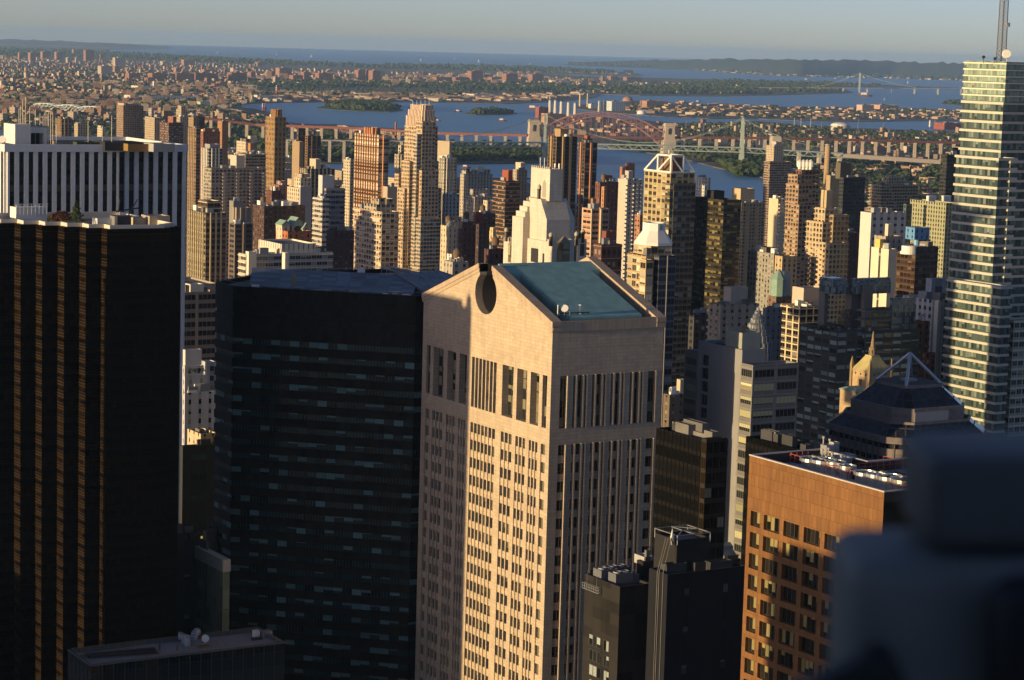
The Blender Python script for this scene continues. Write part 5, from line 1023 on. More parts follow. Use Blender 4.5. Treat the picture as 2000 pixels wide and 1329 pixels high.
    r = slab_(Xc+2.6, x1-2.6, .05, .2, -.12, 6).build('roof', CU, t)
    slab_(Xc+6.6, x1-5.6, .2, .935, -.12, 9).build('roof', CU, t)
    slab_(Xc+11.5, x1-2.4, .05, .98, -1.0, 4, False).build('roof', CU, t)
    mb = MB(); mb.box(Xc+.5, Yc+.5, zg-1, x1-.5, y1-.5, zg+.2); mb.build('roof_gutter', M_ROOFD, t)
    # aerials on the copper tray
    for k, (px_, py_) in enumerate(((1089, 612), (1102, 606), (1112, 607), (1133, 603))):
        s = .885; y = ym-(L/2)*s; q = at_y(px_, py_+9, y); z0 = zr-(zr-ze)*s-.1; x = q[0]
        mb = MB(); mb.tube((x, y, z0-.3), (x, y, z0+(2.6 if k == 0 else 1.1)), .13, 6)
        if k in (1, 2): mb.tube((x-.1, y-.25, z0+1.6), (x-.25, y-.5, z0+1.7), .95 if k == 1 else .6, 16)
        if k == 3: mb.tube((x, y, z0+1), (x, y, z0+2.4), .4, 10)
        mb.build('aerial', M_WHITE, t)
    s = .9; y = ym-(L/2)*s; z0 = zr-(zr-ze)*s-.1; q0, q1 = at_y(1092, 619, y)[0], at_y(1150, 616, y)[0]; mb = MB(); mb.tube((q0, y, z0+.6), (q1, y, z0+.6), .14, 6)
    for k in range(6): mb.tube((q0+(q1-q0)*k/5, y, z0-.3), (q0+(q1-q0)*k/5, y, z0+.6), .1, 5)
    mb.build('aerial_rail', M_DARK, t)
pink_tower()
# ------------------------------------------------------------------ the dark bronze sawtooth tower
def bronze_tower():
    C = at_d(332, 446, 618); x, y = C[0], C[1]; z1 = C[2]; zig = [(x, y)]
    px = [(208, 197), (167, 154.5), (125, 112.5), (82, 70), (40, 28), (-4, -16), (-48, -60)]
    cx, cy = x, y
    for a, b in px:
        w_ = run((cx, cy, z1-30), (-1, 0, 0), a); cx -= w_; zig.append((cx, cy)); l = run((cx, cy, z1-30), Y3, b); cy += l; zig.append((cx, cy))
    yN = cy+14; ex = [(x+2.6, y+2.2), (x+2.6, y+4.4), (x+5.0, y+4.4), (x+5.0, yN)]
    poly = [(x, y), (x, y+2.2)]+ex+[(cx, yN)]+zig[:0:-1]
    FOOT.append((cx-30, y-5, x+6, yN+5, -400, 341)); COVER.append((-100, 340, 445, 618))
    t = empty('sawtooth_tower', (x, y, 0), 'near black bronze glass tower with sawtooth corner and planted roof', 'office tower')
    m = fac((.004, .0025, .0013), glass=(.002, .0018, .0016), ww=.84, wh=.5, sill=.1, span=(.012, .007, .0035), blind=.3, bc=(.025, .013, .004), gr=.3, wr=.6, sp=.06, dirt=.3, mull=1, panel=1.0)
    mb = MB(); rings = [P3(poly, 0)]; ms = []; o_ = offs(poly, .05); fl = 3.3
    for k in range(60, -1, -1):
        for dz in (0, .8, 1.6):
            z = z1-3.2-k*fl+dz
            if z > 1: rings += [P3(poly, z), P3(o_, z), P3(o_, z+.17), P3(poly, z+.17)]; ms += [0, 2, 2, 2]
    rings += [P3(poly, z1), P3(offs(poly, -.4), z1), P3(offs(poly, -.4), z1-1.1)]; ms += [0, 2, 2]; mb.loft(rings, ms, 1.55, fl, cap=1, z0=z1-3.2+.9-100*fl); mb.m = [0 if k == 2 and max(mb.v[i][2] for i in f) < z1-2 and max(mb.v[i][0] for i in f)-min(mb.v[i][0] for i in f) > .5 else k for f, k in zip(mb.f, mb.m)]; trim = fac((.047, .03, .0145), ww=0, dirt=.2, wr=.5, sp=.1)  # sun and shade put into colour: trim stays gold on west facets only
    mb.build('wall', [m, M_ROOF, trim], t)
    # pale parapet behind the terrace, planters, roof plant
    mb = MB(); b = offs(poly, -1.2); c = offs(poly, -2.0); zz = z1+.9
    mb.loft([P3(b, z1-1), P3(b, zz), P3(c, zz), P3(c, z1-1)], bay=1e9); mb.build('parapet', mat('pale_parapet', (.62, .55, .45), .8), t)
    q = at_d(57, 428, 640); mb = MB(); mb.box(q[0]-4.5, q[1]-2, z1-1, q[0]+4.5, q[1]+3, z1+3.0); mb.build('roof_unit', M_WHITE, t)
    mb = MB()
    for k in range(9): mb.tube((q[0]-4.5+k*1.1, q[1]-2.2, z1+1), (q[0]-4.5+k*1.1, q[1]-2.2, z1+3.9), .09, 5)
    mb.tube((q[0]-4.6, q[1]-2.2, z1+3.9), (q[0]+4.6, q[1]-2.2, z1+3.9), .1, 5); mb.build('railing', M_WHITE, t)
    for (px_, a, b_, h, mm) in ((225, 7, 5, 2.2, M_STEEL), (262, 8, 6, 2.0, mat('stone_unit', (.45, .38, .28))), (292, 6, 6, 2.6, mat('stone_unit2', (.4, .34, .25))), (190, 5, 4, 1.5, M_WHITE)):
        q = at_d(px_, 440, 632); unit(t, q[0], q[1], z1-.6, a, b_, h, mm)
    q = at_d(240, 440, 630); mb = MB()          # window washing crane
    mb.box(q[0]-2, q[1]-1, z1-1, q[0]+2, q[1]+1, z1+2); mb.tube((q[0]-1.5, q[1], z1+2), (q[0]-1, q[1], z1+6.5), .18, 6); mb.tube((q[0]+1.5, q[1], z1+2), (q[0]+4.2, q[1], z1+6.5), .18, 6); mb.tube((q[0]-2, q[1], z1+3.2), (q[0]+4.5, q[1], z1+4.1), .22, 6); mb.build('roof_crane', M_DARK, t)
    return z1
ZB = bronze_tower()
def leafcloud(name, C, n, fr, m, parent, size, seed):
    g = random.Random(seed); mb = MB()
    for _ in range(n):
        p = fr(g); a = g.uniform(.5, 1)*size; v = [Vector((g.uniform(-1, 1), g.uniform(-1, 1), g.uniform(-1, 1)))*a for _ in range(3)]
        i = [mb.vert((C[0]+p[0]+w_[0], C[1]+p[1]+w_[1], C[2]+p[2]+w_[2])) for w_ in v]; mb.face(i)
    return mb.build(name, m, parent)
def roof_tree(px_, py_, d, h, r, lab, m, conical):
    q = at_d(px_, py_, d); z = ZB-.8; t = empty('roof_tree', (q[0], q[1], z), lab, 'tree'); mb = MB()
    mb.tube((q[0], q[1], z-.2), (q[0], q[1], z+h*.7), .22, 7, r2=.07)
    for k in range(5): a = k*1.3; mb.tube((q[0], q[1], z+h*(.2+.1*k)), (q[0]+math.cos(a)*r*.5, q[1]+math.sin(a)*r*.5, z+h*(.3+.1*k)), .08, 5, r2=.03)
    mb.build('trunk', M_TRUNK, t)
    def f(g):
        s = g.random(); a = g.uniform(0, 6.28)
        if conical: rr = r*(1-s)*(.35+.65*g.random()**.5)*(1+.25*math.sin(s*22)); return (rr*math.cos(a), rr*math.sin(a), h*(.1+.92*s))
        rr = r*g.random()**.5*(1+.3*math.sin(a*3)); return (rr*math.cos(a), rr*math.sin(a), h*(.25+.75*s*(1-.35*(rr/r)**2)))
    leafcloud('crown', (q[0], q[1], z), 1100, f, m, t, .42, int(px_))
roof_tree(149, 432, 632, 6.2, 2.3, 'dark green fir tree on the roof terrace of the bronze tower', leafmat('fir_leaves', (.02, .04, .012), (.07, .1, .03)), True)
roof_tree(121, 434, 634, 3.4, 2.6, 'reddish leaved small tree on the bronze tower roof beside the fir', leafmat('red_leaves', (.06, .02, .015), (.11, .05, .03)), False)
roof_tree(108, 436, 636, 2.2, 1.8, 'low green shrub on the bronze tower roof beside the reddish tree', leafmat('shrub_leaves', (.03, .05, .01), (.08, .1, .03)), False)
# ------------------------------------------------------------------ the white striped tower
def striped_tower():
    C = at_d(13, 282, 800); xa, ya, z1 = C; w1 = run(C, X3, 231); w2 = run((xa+w1, ya+1.8, z1), X3, 359.5)
    yN = ya+58; poly = [(xa, ya), (xa+w1, ya), (xa+w1, ya+1.8), (xa+w1+w2, ya+1.8), (xa+w1+w2, yN), (xa, yN)]
    FOOT.append((xa, ya, xa+w1+w2, yN, -200, 361)); COVER.append((0, 361, 280, 800))
    t = empty('striped_tower', (xa, ya, 0), 'white marble tower with vertical black window stripes behind the bronze tower', 'office tower')
    n1, n2 = 12, 7; Q = []
    def ribs(a, b, k, w_=1.55, dep=.95):
        L = math.dist(a, b); st = L/k; tv = ((b[0]-a[0])/L, (b[1]-a[1])/L); nn = (tv[1], -tv[0]); out = []
        for j in range(k+1):
            s0, s1 = j*st-w_/2, j*st+w_/2
            s0, s1 = max(0, s0), min(L, s1)
            for s_, e in ((s0, 0), (s0, dep), (s1, dep), (s1, 0)): out.append((a[0]+tv[0]*s_+nn[0]*e, a[1]+tv[1]*s_+nn[1]*e))
        return out
    Q += ribs(poly[0], poly[1], n1)+ribs(poly[2], poly[3], n2)+ribs(poly[3], poly[4], 14)+[poly[4], poly[5]]+ribs(poly[5], poly[0], 14)
    MARB = (.66, .66, .65)
    m = fac(MARB, glass=(.008, .008, .009), ww=1.0, wh=.6, sill=.2, span=(.010, .010, .011), blind=.04, bc=(.2, .16, .08), gr=.07, mull=1, dirt=.1, panel=.6)
    mb = MB(); mb.loft([P3(Q, 0), P3(Q, z1-2.6)], bay=3.9, floor=3.9, nomin=.43); mb.build('wall', [m], t)
    mb = MB(); O = offs(poly, 1.15); ins = offs(poly, -.2)
    mb.loft([P3(O, z1-2.6), P3(O, z1), P3(ins, z1), P3(ins, z1-1.6)], [0, 0, 0], bay=1e9, cap=1, bottom=0); mb.build('roof_band', [fac(MARB, ww=0, dirt=.12, panel=1.), M_ROOFD], t)
    # roof plant: white house with a dark opening, aerial poles, dish, green deck
    a, b = at_d(38, 279, 812), at_d(105, 279, 812); zt = zpx(a, 243.5); mb = MB(); zb = z1-1.5; dx = b[0]-a[0]
    W_ = fac((.74, .7, .62), ww=0, dirt=.15)
    mb.box(a[0]-1.6, a[1], zb, a[0]+dx*.40, a[1]+12, zt); mb.box(a[0]+dx*.41, a[1]+.6, zt-3, a[0]+dx, a[1]+12, zt-1.2); mb.box(a[0]+dx*.88, a[1]+.6, zb, a[0]+dx, a[1]+12, zt-3); o = mb.build('penthouse', W_, t)
    mb = MB(); mb.box(a[0]+dx*.41, a[1]+4, zb, a[0]+dx*.88, a[1]+11, zt-3.05); mb.build('louvre', M_DARK, t)  # dark box puts the shade of the open bay into its colour
    for k in range(18):
        px_ = (37, 40, 44, 50, 58, 69, 78, 84, 88, 92, 95, 99, 103, 110, 172, 218, 47, 200)[k]; top = (212, 206, 195, 190, 208, 214, 222, 226, 218, 222, 216, 222, 220, 244, 237, 226, 224, 246)[k]
        q = at_d(px_, 279, 818); mb = MB(); mb.tube((q[0], q[1], zb), (q[0], q[1], zpx(q, top)), .12, 5); mb.build('aerial', mat('aerial_metal', (.5, .42, .33), .5) if k == 0 else bpy.data.materials['aerial_metal'], t)
    q = at_d(5, 272, 806); mb = MB(); mb.tube((q[0], q[1], z1+1.2), (q[0]-.3, q[1]-.5, z1+1.4), 1.3, 18); mb.tube((q[0], q[1], z1-1.5), (q[0], q[1], z1+1.2), .2, 6); mb.build('dish', M_WHITE, t)
    for (px_, wx, wy, h, mm) in ((110, 12, 8, 1.6, M_ROOF), (150, 9, 14, 1.5, mat('green_roof', (.05, .07, .03), .9)), (205, 14, 10, 1.9, M_DARK), (250, 12, 16, 1.4, mat('ochre_unit', (.25, .15, .05))), (300, 8, 10, 1.7, M_ROOFL)):
        q = at_d(px_, 279, 815); unit(t, q[0], q[1], z1-1.6, wx, wy, h+.8, mm)
striped_tower()
# ------------------------------------------------------------------ the black banded tower behind
def banded_tower():
    B = at_d(455, 559, 662); L = run(B, Y3, 421); z1 = B[2]; D = np.array([.713, -.701]); tl = 55.0
    b = (B[0], B[1]); c = (b[0]+D[0]*tl, b[1]+D[1]*tl); yN = b[1]+L; poly = [c, (c[0]+34, c[1]), (c[0]+34, yN+22), (b[0]+26, yN+22), (b[0], yN), b]
    FOOT.append((b[0], c[1], c[0]+34, yN+22, 420, 840)); COVER.append((420, 830, 565, 655))
    t = empty('banded_tower', (b[0], b[1], 0), 'black stone tower with rows of teal windows, angled face and glazed roof', 'office tower')
    stone = fac((.0085, .0075, .0065), ww=0, dirt=.42, panel=3.2, wr=.6, sp=.15); win = fac((.02, .018, .015), glass=(.010, .028, .030), ww=.97, wh=1.0, sill=0.0, span=(.05, .11, .11), blind=.38, bc=(.15, .32, .32), gr=.12, mull=3, dirt=.2, lit=.003)
    fl = 4.2; zt = z1-15.0; rings = [P3(poly, 0)]; ms = []; ins = offs(poly, -.4)
    n = int((zt-20)/fl)
    for k in range(n, -1, -1):
        z = zt-k*fl; rings += [P3(poly, z-1.75), P3(ins, z-1.75), P3(ins, z), P3(poly, z)]; ms += [0, 0, 1, 0]
    rings += [P3(poly, z1-8.6), P3(offs(poly, -.5), z1-8.6), P3(offs(poly, -.5), z1-7.4), P3(poly, z1-7.4), P3(poly, z1), P3(offs(poly, -.8), z1), P3(offs(poly, -.8), z1-1.3)]; ms += [0, 0, 0, 0, 0, 0, 0]
    mb = MB(); mb.loft(rings, ms, 2.9, fl, cap=2, z0=zt-1.75-50*fl)
    # windows: give every pane strip one whole storey of coordinates
    for i, m_ in enumerate(mb.m):
        if m_ == 1:
            u = mb.uv[i]; mb.uv[i] = [(u[0][0], round(u[0][1]-.0)+.001), (u[1][0], round(u[1][1])+.001), (u[2][0], round(u[0][1])+.999), (u[3][0], round(u[0][1])+.999)]
    mb.build('wall', [stone, win, M_ROOF], t)
    # roof: sloping glazed hoods, mast tube, dish, plant
    GL = fac((.10, .115, .13), glass=(.085, .10, .12), ww=.96, wh=.92, sill=.04, span=(.10, .115, .13), blind=0, gr=.5, dirt=.35, mull=1, wr=.6)
    cx, cy = b[0], b[1]
    def hood(pa, pb, pc, pd, h0, h1, nm='roof_glazing'):
        mb = MB(); f = [(p[0], p[1]) for p in (pa, pb, pc, pd)]; lo = P3(f, z1-1.2); hi = [(f[0][0], f[0][1], z1+h0), (f[1][0], f[1][1], z1+h0), (f[2][0], f[2][1], z1+h1), (f[3][0], f[3][1], z1+h1)]
        mb.loft([lo, hi], cap=0, bay=2, floor=2); mb.uv[-1] = [(0, 0), (12, 0), (12, 8), (0, 8)]; mb.build(nm, GL, t)
    hood((b[0]+6, b[1]+2), (c[0]+2, c[1]+6), (c[0]+18, c[1]+30), (b[0]+18, b[1]+26), -.3, 2.4)
    hood((c[0]+6, c[1]+3), (c[0]+30, c[1]+3), (c[0]+30, c[1]+40), (c[0]+12, c[1]+36), .1, 2.6)
    q = at_d(573, 566, 668); mb = MB(); mb.tube((q[0], q[1], z1-1.3), (q[0], q[1], z1+3.4), .55, 12); mb.build('flue', mat('brass_flue', (.35, .25, .13), .4, .5), t)
    q = at_d(705, 550, 690); mb = MB(); mb.tube((q[0], q[1], z1-1), (q[0], q[1], z1+2), .15, 6); mb.tube((q[0], q[1], z1+2.6), (q[0]-.2, q[1]-.5, z1+2.7), 1.15, 16); mb.build('dish', M_WHITE, t)
    r = random.Random(3)
    for k in range(14):
        s = r.uniform(.05, .95); q = (b[0]+D[0]*tl*s+1.6+r.uniform(0, 2.5), b[1]+D[1]*tl*s+1.6+r.uniform(0, 2.5)); unit(t, q[0], q[1], z1-1.3, r.uniform(.8, 2.2), r.uniform(.8, 2.2), r.uniform(.8, 1.7), r.choice((M_STEEL, M_WHITE, M_ROOFL)))
    mb = MB(); pp = offs(poly, -2.2)
    for i in range(len(pp)): mb.tube((*pp[i-1], z1+.7), (*pp[i], z1+.7), .07, 5)
    mb.build('railing', M_STEEL, t)
    for (px0, py0, px1, d0, d1) in ((755, 540, 838, 705, 690), (745, 545, 830, 700, 684)):
        q0, q1 = at_d(px0, py0, d0), at_d(px1, py0+20, d1); mb = MB(); z0 = z1+1.2
        mb.tube((q0[0], q0[1], z0+1.6), (q1[0], q1[1], z0+.4), .35, 6)
        for k in range(6): p = q0+(q1-q0)*k/5; mb.tube((p[0], p[1], z1-1), (p[0], p[1], z0+1.2), .1, 4)
        mb.build('roof_truss', M_STEEL, t)
banded_tower()
# ------------------------------------------------------------------ the brown granite tower at the lower edge
def brown_tower():
    C = at_d(1727, 962, 419); Xc, Yc, z1 = C; L = run(C, Y3, 1464); x1 = Xc+44; y1 = Yc+L
    xa = Xc+run((Xc, y1, z1), X3, 1603); k_ = -run((xa, y1, z1), (0, -1, 0), 1695) if False else run((xa, y1, z1), (0, -1, 0), 1695)
    poly = [(Xc, Yc), (x1, Yc), (x1, y1-k_), (xa, y1-k_), (xa, y1), (Xc, y1)]; FOOT.append((Xc, Yc, x1, y1, 1464, 2000)); COVER.append((1464, 2000, 930, 419))
    t = empty('granite_tower', (Xc, Yc, 0), 'orange brown granite tower with blank top and recessed windows below a machinery roof', 'office tower')
    GR = brickmat('brown_granite', (.215, .100, .033), (.18, .081, .026), (.075, .032, .012), 1.25, 2.35, .035, offset=.35, noise=.18); GR.node_tree.nodes['Principled BSDF'].inputs['Roughness'].default_value = .6
    uw = lambda X, Y: y1-at_x(1120+X/2.2727, 860+Y/2.2727, Xc)[1]; zw = lambda X, Y: at_x(1120+X/2.2727, 860+Y/2.2727, Xc)[2]
    cols = [(uw(786, 350), uw(829, 350)), (uw(844, 380), uw(914, 380)), (uw(931, 405), uw(1002, 405)), (uw(1021, 430), uw(1094, 430))]
    p = cols[3][0]-cols[2][0]; w_ = cols[3][1]-cols[3][0]
    while cols[-1][1]+p < L-1: a, b = cols[-1]; cols.append((a+p, b+p))
    zt, zb = zw(807, 318), zw(807, 385); zl = zw(783, 974); pitch = (zt-zl)/7; h = zt-zb; rows = []; z = zt
    while z-h > 42: rows.append((z-h, z)); z -= pitch
    rows = rows[::-1]; br = [0]; kk = []
    for a, b in cols: br += [a, b]; kk += [0, 1]
    br.append(L); kk.append(0); vs = [40]; vk = []
    for a, b in rows: vs += [a, b]; vk += [0, 1]
    vs.append(z1); vk.append(0); dep = [[.85 if a and b else 0 for b in vk] for a in kk]
    O, U, I = (Xc, y1, 0), (0, -1, 0), (1, 0, 0); mb = MB(); grid_wall(mb, O, U, br, vs, dep, inward=I); mb.build('wall', GR, t)
    W_ = fac((.02, .018, .015), glass=(.014, .012, .009), ww=.9, wh=.94, sill=.03, span=(.025, .02, .012), blind=.34, bc=(.42, .34, .12), gr=.07, mull=1, dirt=.2)
    lst = []
    for ci, (a, b) in enumerate(cols):
        for r0, r1 in rows: lst.append(((b-a)*(1+r0/100)*(1.5 if ci < 6 else .5), lambda mb, a=a, b=b, r0=r0, r1=r1, n=3 if b-a < w_*.75 else 4: sheet(mb, O, U, a+.01, b-.01, r0+.01, r1-.01, I, .78, n)))
    windows(t, lst, W_)
    mb = MB(); mb.loft([P3(poly, 0), P3(poly, 40)], bay=1e9)
    mb.loft([P3(poly, 40), P3(poly, z1), P3(offs(poly, -.5), z1), P3(offs(poly, -.5), z1-2.0)], [0, 0, 0], cap=1, bay=1e9)
    n0 = len(poly); mb.f.pop(5+1); mb.m.pop(6); mb.uv.pop(6)    # the west side is the wall above
    # remove the duplicate west quad of the second loft (last side of its first ring)
    idx = [i for i, f in enumerate(mb.f) if len(f) == 4 and all(abs(mb.v[k][0]-Xc) < 1e-6 for k in f) and max(mb.v[k][2] for k in f) > 100]
    for i in sorted(idx, reverse=True): mb.f.pop(i); mb.m.pop(i); mb.uv.pop(i)
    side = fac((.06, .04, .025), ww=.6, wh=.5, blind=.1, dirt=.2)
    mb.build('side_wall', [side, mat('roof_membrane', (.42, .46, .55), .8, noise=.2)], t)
    ed = MB(); ed.loft([P3(offs(poly, .08), z1-.02), P3(offs(poly, .08), z1+.22), P3(offs(poly, -.58), z1+.22), P3(offs(poly, -.58), z1-.02)], bay=1e9); ed.build('coping', mat('coping_metal', (.5, .45, .4), .5), t)
    zf = z1-2.0; SV = mat('silver_fan', (.6, .57, .52), .3, .8, .1); RL = mat('red_rail', (.45, .08, .05), .6)
    fans = [(1586, 903, 2.4), (1609, 906, 2.6), (1632, 910, 2.0), (1690, 930, 2.2), (1712, 934, 2.0), (1738, 938, 2.6), (1768, 944, 2.8), (1655, 918, 1.7)]
    for px_, py_, r in fans:
        q = at_z(px_, py_, zf+1.6); mb = MB(); mb.revolve((q[0], q[1], zf), [(r*.9, 0), (r*.9, 1.7), (r*1.05, 1.9), (r*1.05, 2.5), (r*.92, 2.5), (r*.9, 1.6)], 20); o = mb.build('roof_fan', SV, t)
        m2 = MB()
        for a in range(6):
            c_, s_ = math.cos(a*1.05), math.sin(a*1.05); m2.quad((q[0], q[1], zf+2.0), (q[0]+r*.88*c_, q[1]+r*.88*s_, zf+2.0), (q[0]+r*.88*math.cos(a*1.05+.5), q[1]+r*.88*math.sin(a*1.05+.5), zf+2.2), (q[0]+.1, q[1], zf+2.1))
        m2.build('blade', M_DARK, o)
    def rail(pts):
        mb = MB(); P = [at_z(x, y, zf+1.2) for x, y in pts]
        for a, b in zip(P, P[1:]):
            for dz in (1.5, .8): mb.tube((a[0], a[1], zf+dz+.6), (b[0], b[1], zf+dz+.6), .06, 5)
            n = max(1, int(np.linalg.norm(b-a)/1.6))
            for k in range(n+1): p = a+(b-a)*k/n; mb.tube((p[0], p[1], zf), (p[0], p[1], zf+2.1), .055, 5)
        mb.build('railing', RL, t)
    rail([(1543, 895), (1600, 912), (1655, 926)]); rail([(1545, 893), (1600, 886), (1620, 890)]); rail([(1660, 928), (1780, 958)]); rail([(1665, 916), (1750, 908), (1800, 902)]); rail([(1725, 900), (1745, 904)])
    r = random.Random(5)
    for px_, py_, a, b, h, m_ in ((1560, 900, 5, 6, 1.3, M_DARK), (1600, 906, 6, 8, 1.4, M_DARK), (1640, 915, 3, 4, 2.3, M_STEEL), (1700, 936, 7, 8, 1.3, M_DARK), (1745, 945, 7, 7, 1.5, M_DARK), (1615, 900, 2, 2, 3.2, M_STEEL), (1628, 898, 1.5, 1.5, 3.6, M_ROOFL), (1647, 905, 4, 3, 1.8, M_ROOFL)):
        q = at_z(px_, py_, zf); unit(t, q[0]-a/2, q[1]-b/2, zf+.1, a, b, h, m_)
    for px_, py_, h in ((1605, 906, 2.6), (1617, 906, 2.9), (1613, 918, 2.4), (1624, 915, 2.7), (1642, 918, 2.6), (1607, 890, 3.6), (1619, 893, 3.4)):
        q = at_z(px_, py_, zf); mb = MB(); mb.tube((q[0], q[1], zf), (q[0], q[1], zf+h), .13, 6); mb.tube((q[0], q[1], zf+h), (q[0], q[1], zf+h+.4), .26, 8); mb.build('roof_pipe', M_ROOFL, t)
    q = at_z(1620, 915, zf); mb = MB(); a, b = at_z(1588, 915, zf), at_z(1648, 933, zf); mb.tube((a[0], a[1], zf+1.2), (b[0], b[1], zf+1.2), .5, 8); mb.tube((a[0], a[1], zf+2.3), (b[0], b[1], zf+2.3), .25, 8); mb.build('roof_duct', M_ROOFL, t)
brown_tower()
# ------------------------------------------------------------------ the green glass tower at the frame's edge
def glass_tower():
    C = at_d(1966, 121, 1040); t = empty('glass_tower', (C[0], C[1], 0), 'tall green glass tower ringed by cream ledges with a lattice mast', 'office tower')
    COVER.append((1862, 2000, 120, 1040))
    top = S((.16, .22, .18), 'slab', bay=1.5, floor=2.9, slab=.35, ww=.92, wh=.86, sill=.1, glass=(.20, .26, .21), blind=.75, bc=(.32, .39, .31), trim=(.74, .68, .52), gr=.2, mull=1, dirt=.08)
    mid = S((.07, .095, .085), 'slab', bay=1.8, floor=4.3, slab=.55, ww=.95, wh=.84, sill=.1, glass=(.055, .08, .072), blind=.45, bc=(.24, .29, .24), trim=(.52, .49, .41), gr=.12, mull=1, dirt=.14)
    def blk(nm, xl, xc, xr, yt, d, s, z0, sh=.9, zc=None):
        c = at_d(xc, yt, d); L, W = run(c, Y3, xl), run(c, X3, xr); P = rect(c[0], c[1], c[0]+W, c[1]+L); mb = MB(); z1 = c[2] if zc is None else zc
        shell(mb, P, z0, z1, s['bay'], s['floor'], s['slab'], 1.0, slab_h=sh); mb.build(nm, [s['m'], M_ROOF, s['trim']], t); FOOT.append((c[0], c[1], c[0]+W, c[1]+L, xl, xr)); return c, P
    zs = zpx(C, 200)
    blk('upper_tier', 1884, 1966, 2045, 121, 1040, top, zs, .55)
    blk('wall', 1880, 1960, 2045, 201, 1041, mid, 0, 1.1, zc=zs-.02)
    blk('setback_tier', 1868, 1951, 1985, 309, 1030, mid, 0, 1.1); blk('corner_bay', 1957, 1974, 2060, 314, 1033, mid, 0, 1.1); blk('corner_block', 1955, 1981, 2070, 626, 1022, S((.5, .45, .35), 'slab', bay=3.4, floor=4.3, slab=.3, ww=.85, wh=.6, glass=(.05, .06, .05), trim=(.6, .55, .42)), 0)
    blk('lower_bay', 1852, 1956, 1975, 560, 1012, mid, 0, 1.1)
    a = at_d(1955, 119, 1048); zt = zpx(a, -60); mb = MB(); w_ = 1.5; n = 22
    for sx, sy in ((-1, -1), (1, -1), (1, 1), (-1, 1)):
        mb.tube((a[0]+sx*w_, a[1]+sy*w_, C[2]-1), (a[0]+sx*w_*.8, a[1]+sy*w_*.8, zt), .2, 5)
    for k in range(n):
        z0, z1 = C[2]+(zt-C[2])*k/n, C[2]+(zt-C[2])*(k+1)/n
        for (p, q) in (((-1, -1), (1, -1)), ((1, -1), (1, 1)), ((1, 1), (-1, 1)), ((-1, 1), (-1, -1))): mb.tube((a[0]+p[0]*w_*.95, a[1]+p[1]*w_*.95, z0), (a[0]+q[0]*w_*.95, a[1]+q[1]*w_*.95, z1), .11, 4); mb.tube((a[0]+p[0]*w_*.95, a[1]+p[1]*w_*.95, z1), (a[0]+q[0]*w_*.95, a[1]+q[1]*w_*.95, z1), .08, 4)
    o = mb.build('lattice_mast', mat('mast_steel', (.16, .12, .09), .5, .3), t)
    for px_, py_, r, m_ in ((1966, 106, 2.1, M_WHITE), (1921, 112, .75, M_DARK), (1943, 115, .7, M_DARK)):
        q = at_d(px_, py_, 1044); mb = MB(); mb.tube((q[0], q[1], q[2]), (q[0]-.3, q[1]-.5, q[2]+.1), r, 20, r2=r*.9); mb.tube((q[0]+.1, q[1]+.1, C[2]-1), (q[0]+.1, q[1]+.1, q[2]), .15, 5); mb.build('dish', m_, t)
    q = at_d(1962, 49, 1048); mb = MB(); mb.box(q[0]+1.4, q[1]-1, q[2]-.8, q[0]+2.4, q[1]+.4, q[2]+1); mb.build('antenna_panel', M_WHITE, t)
glass_tower()
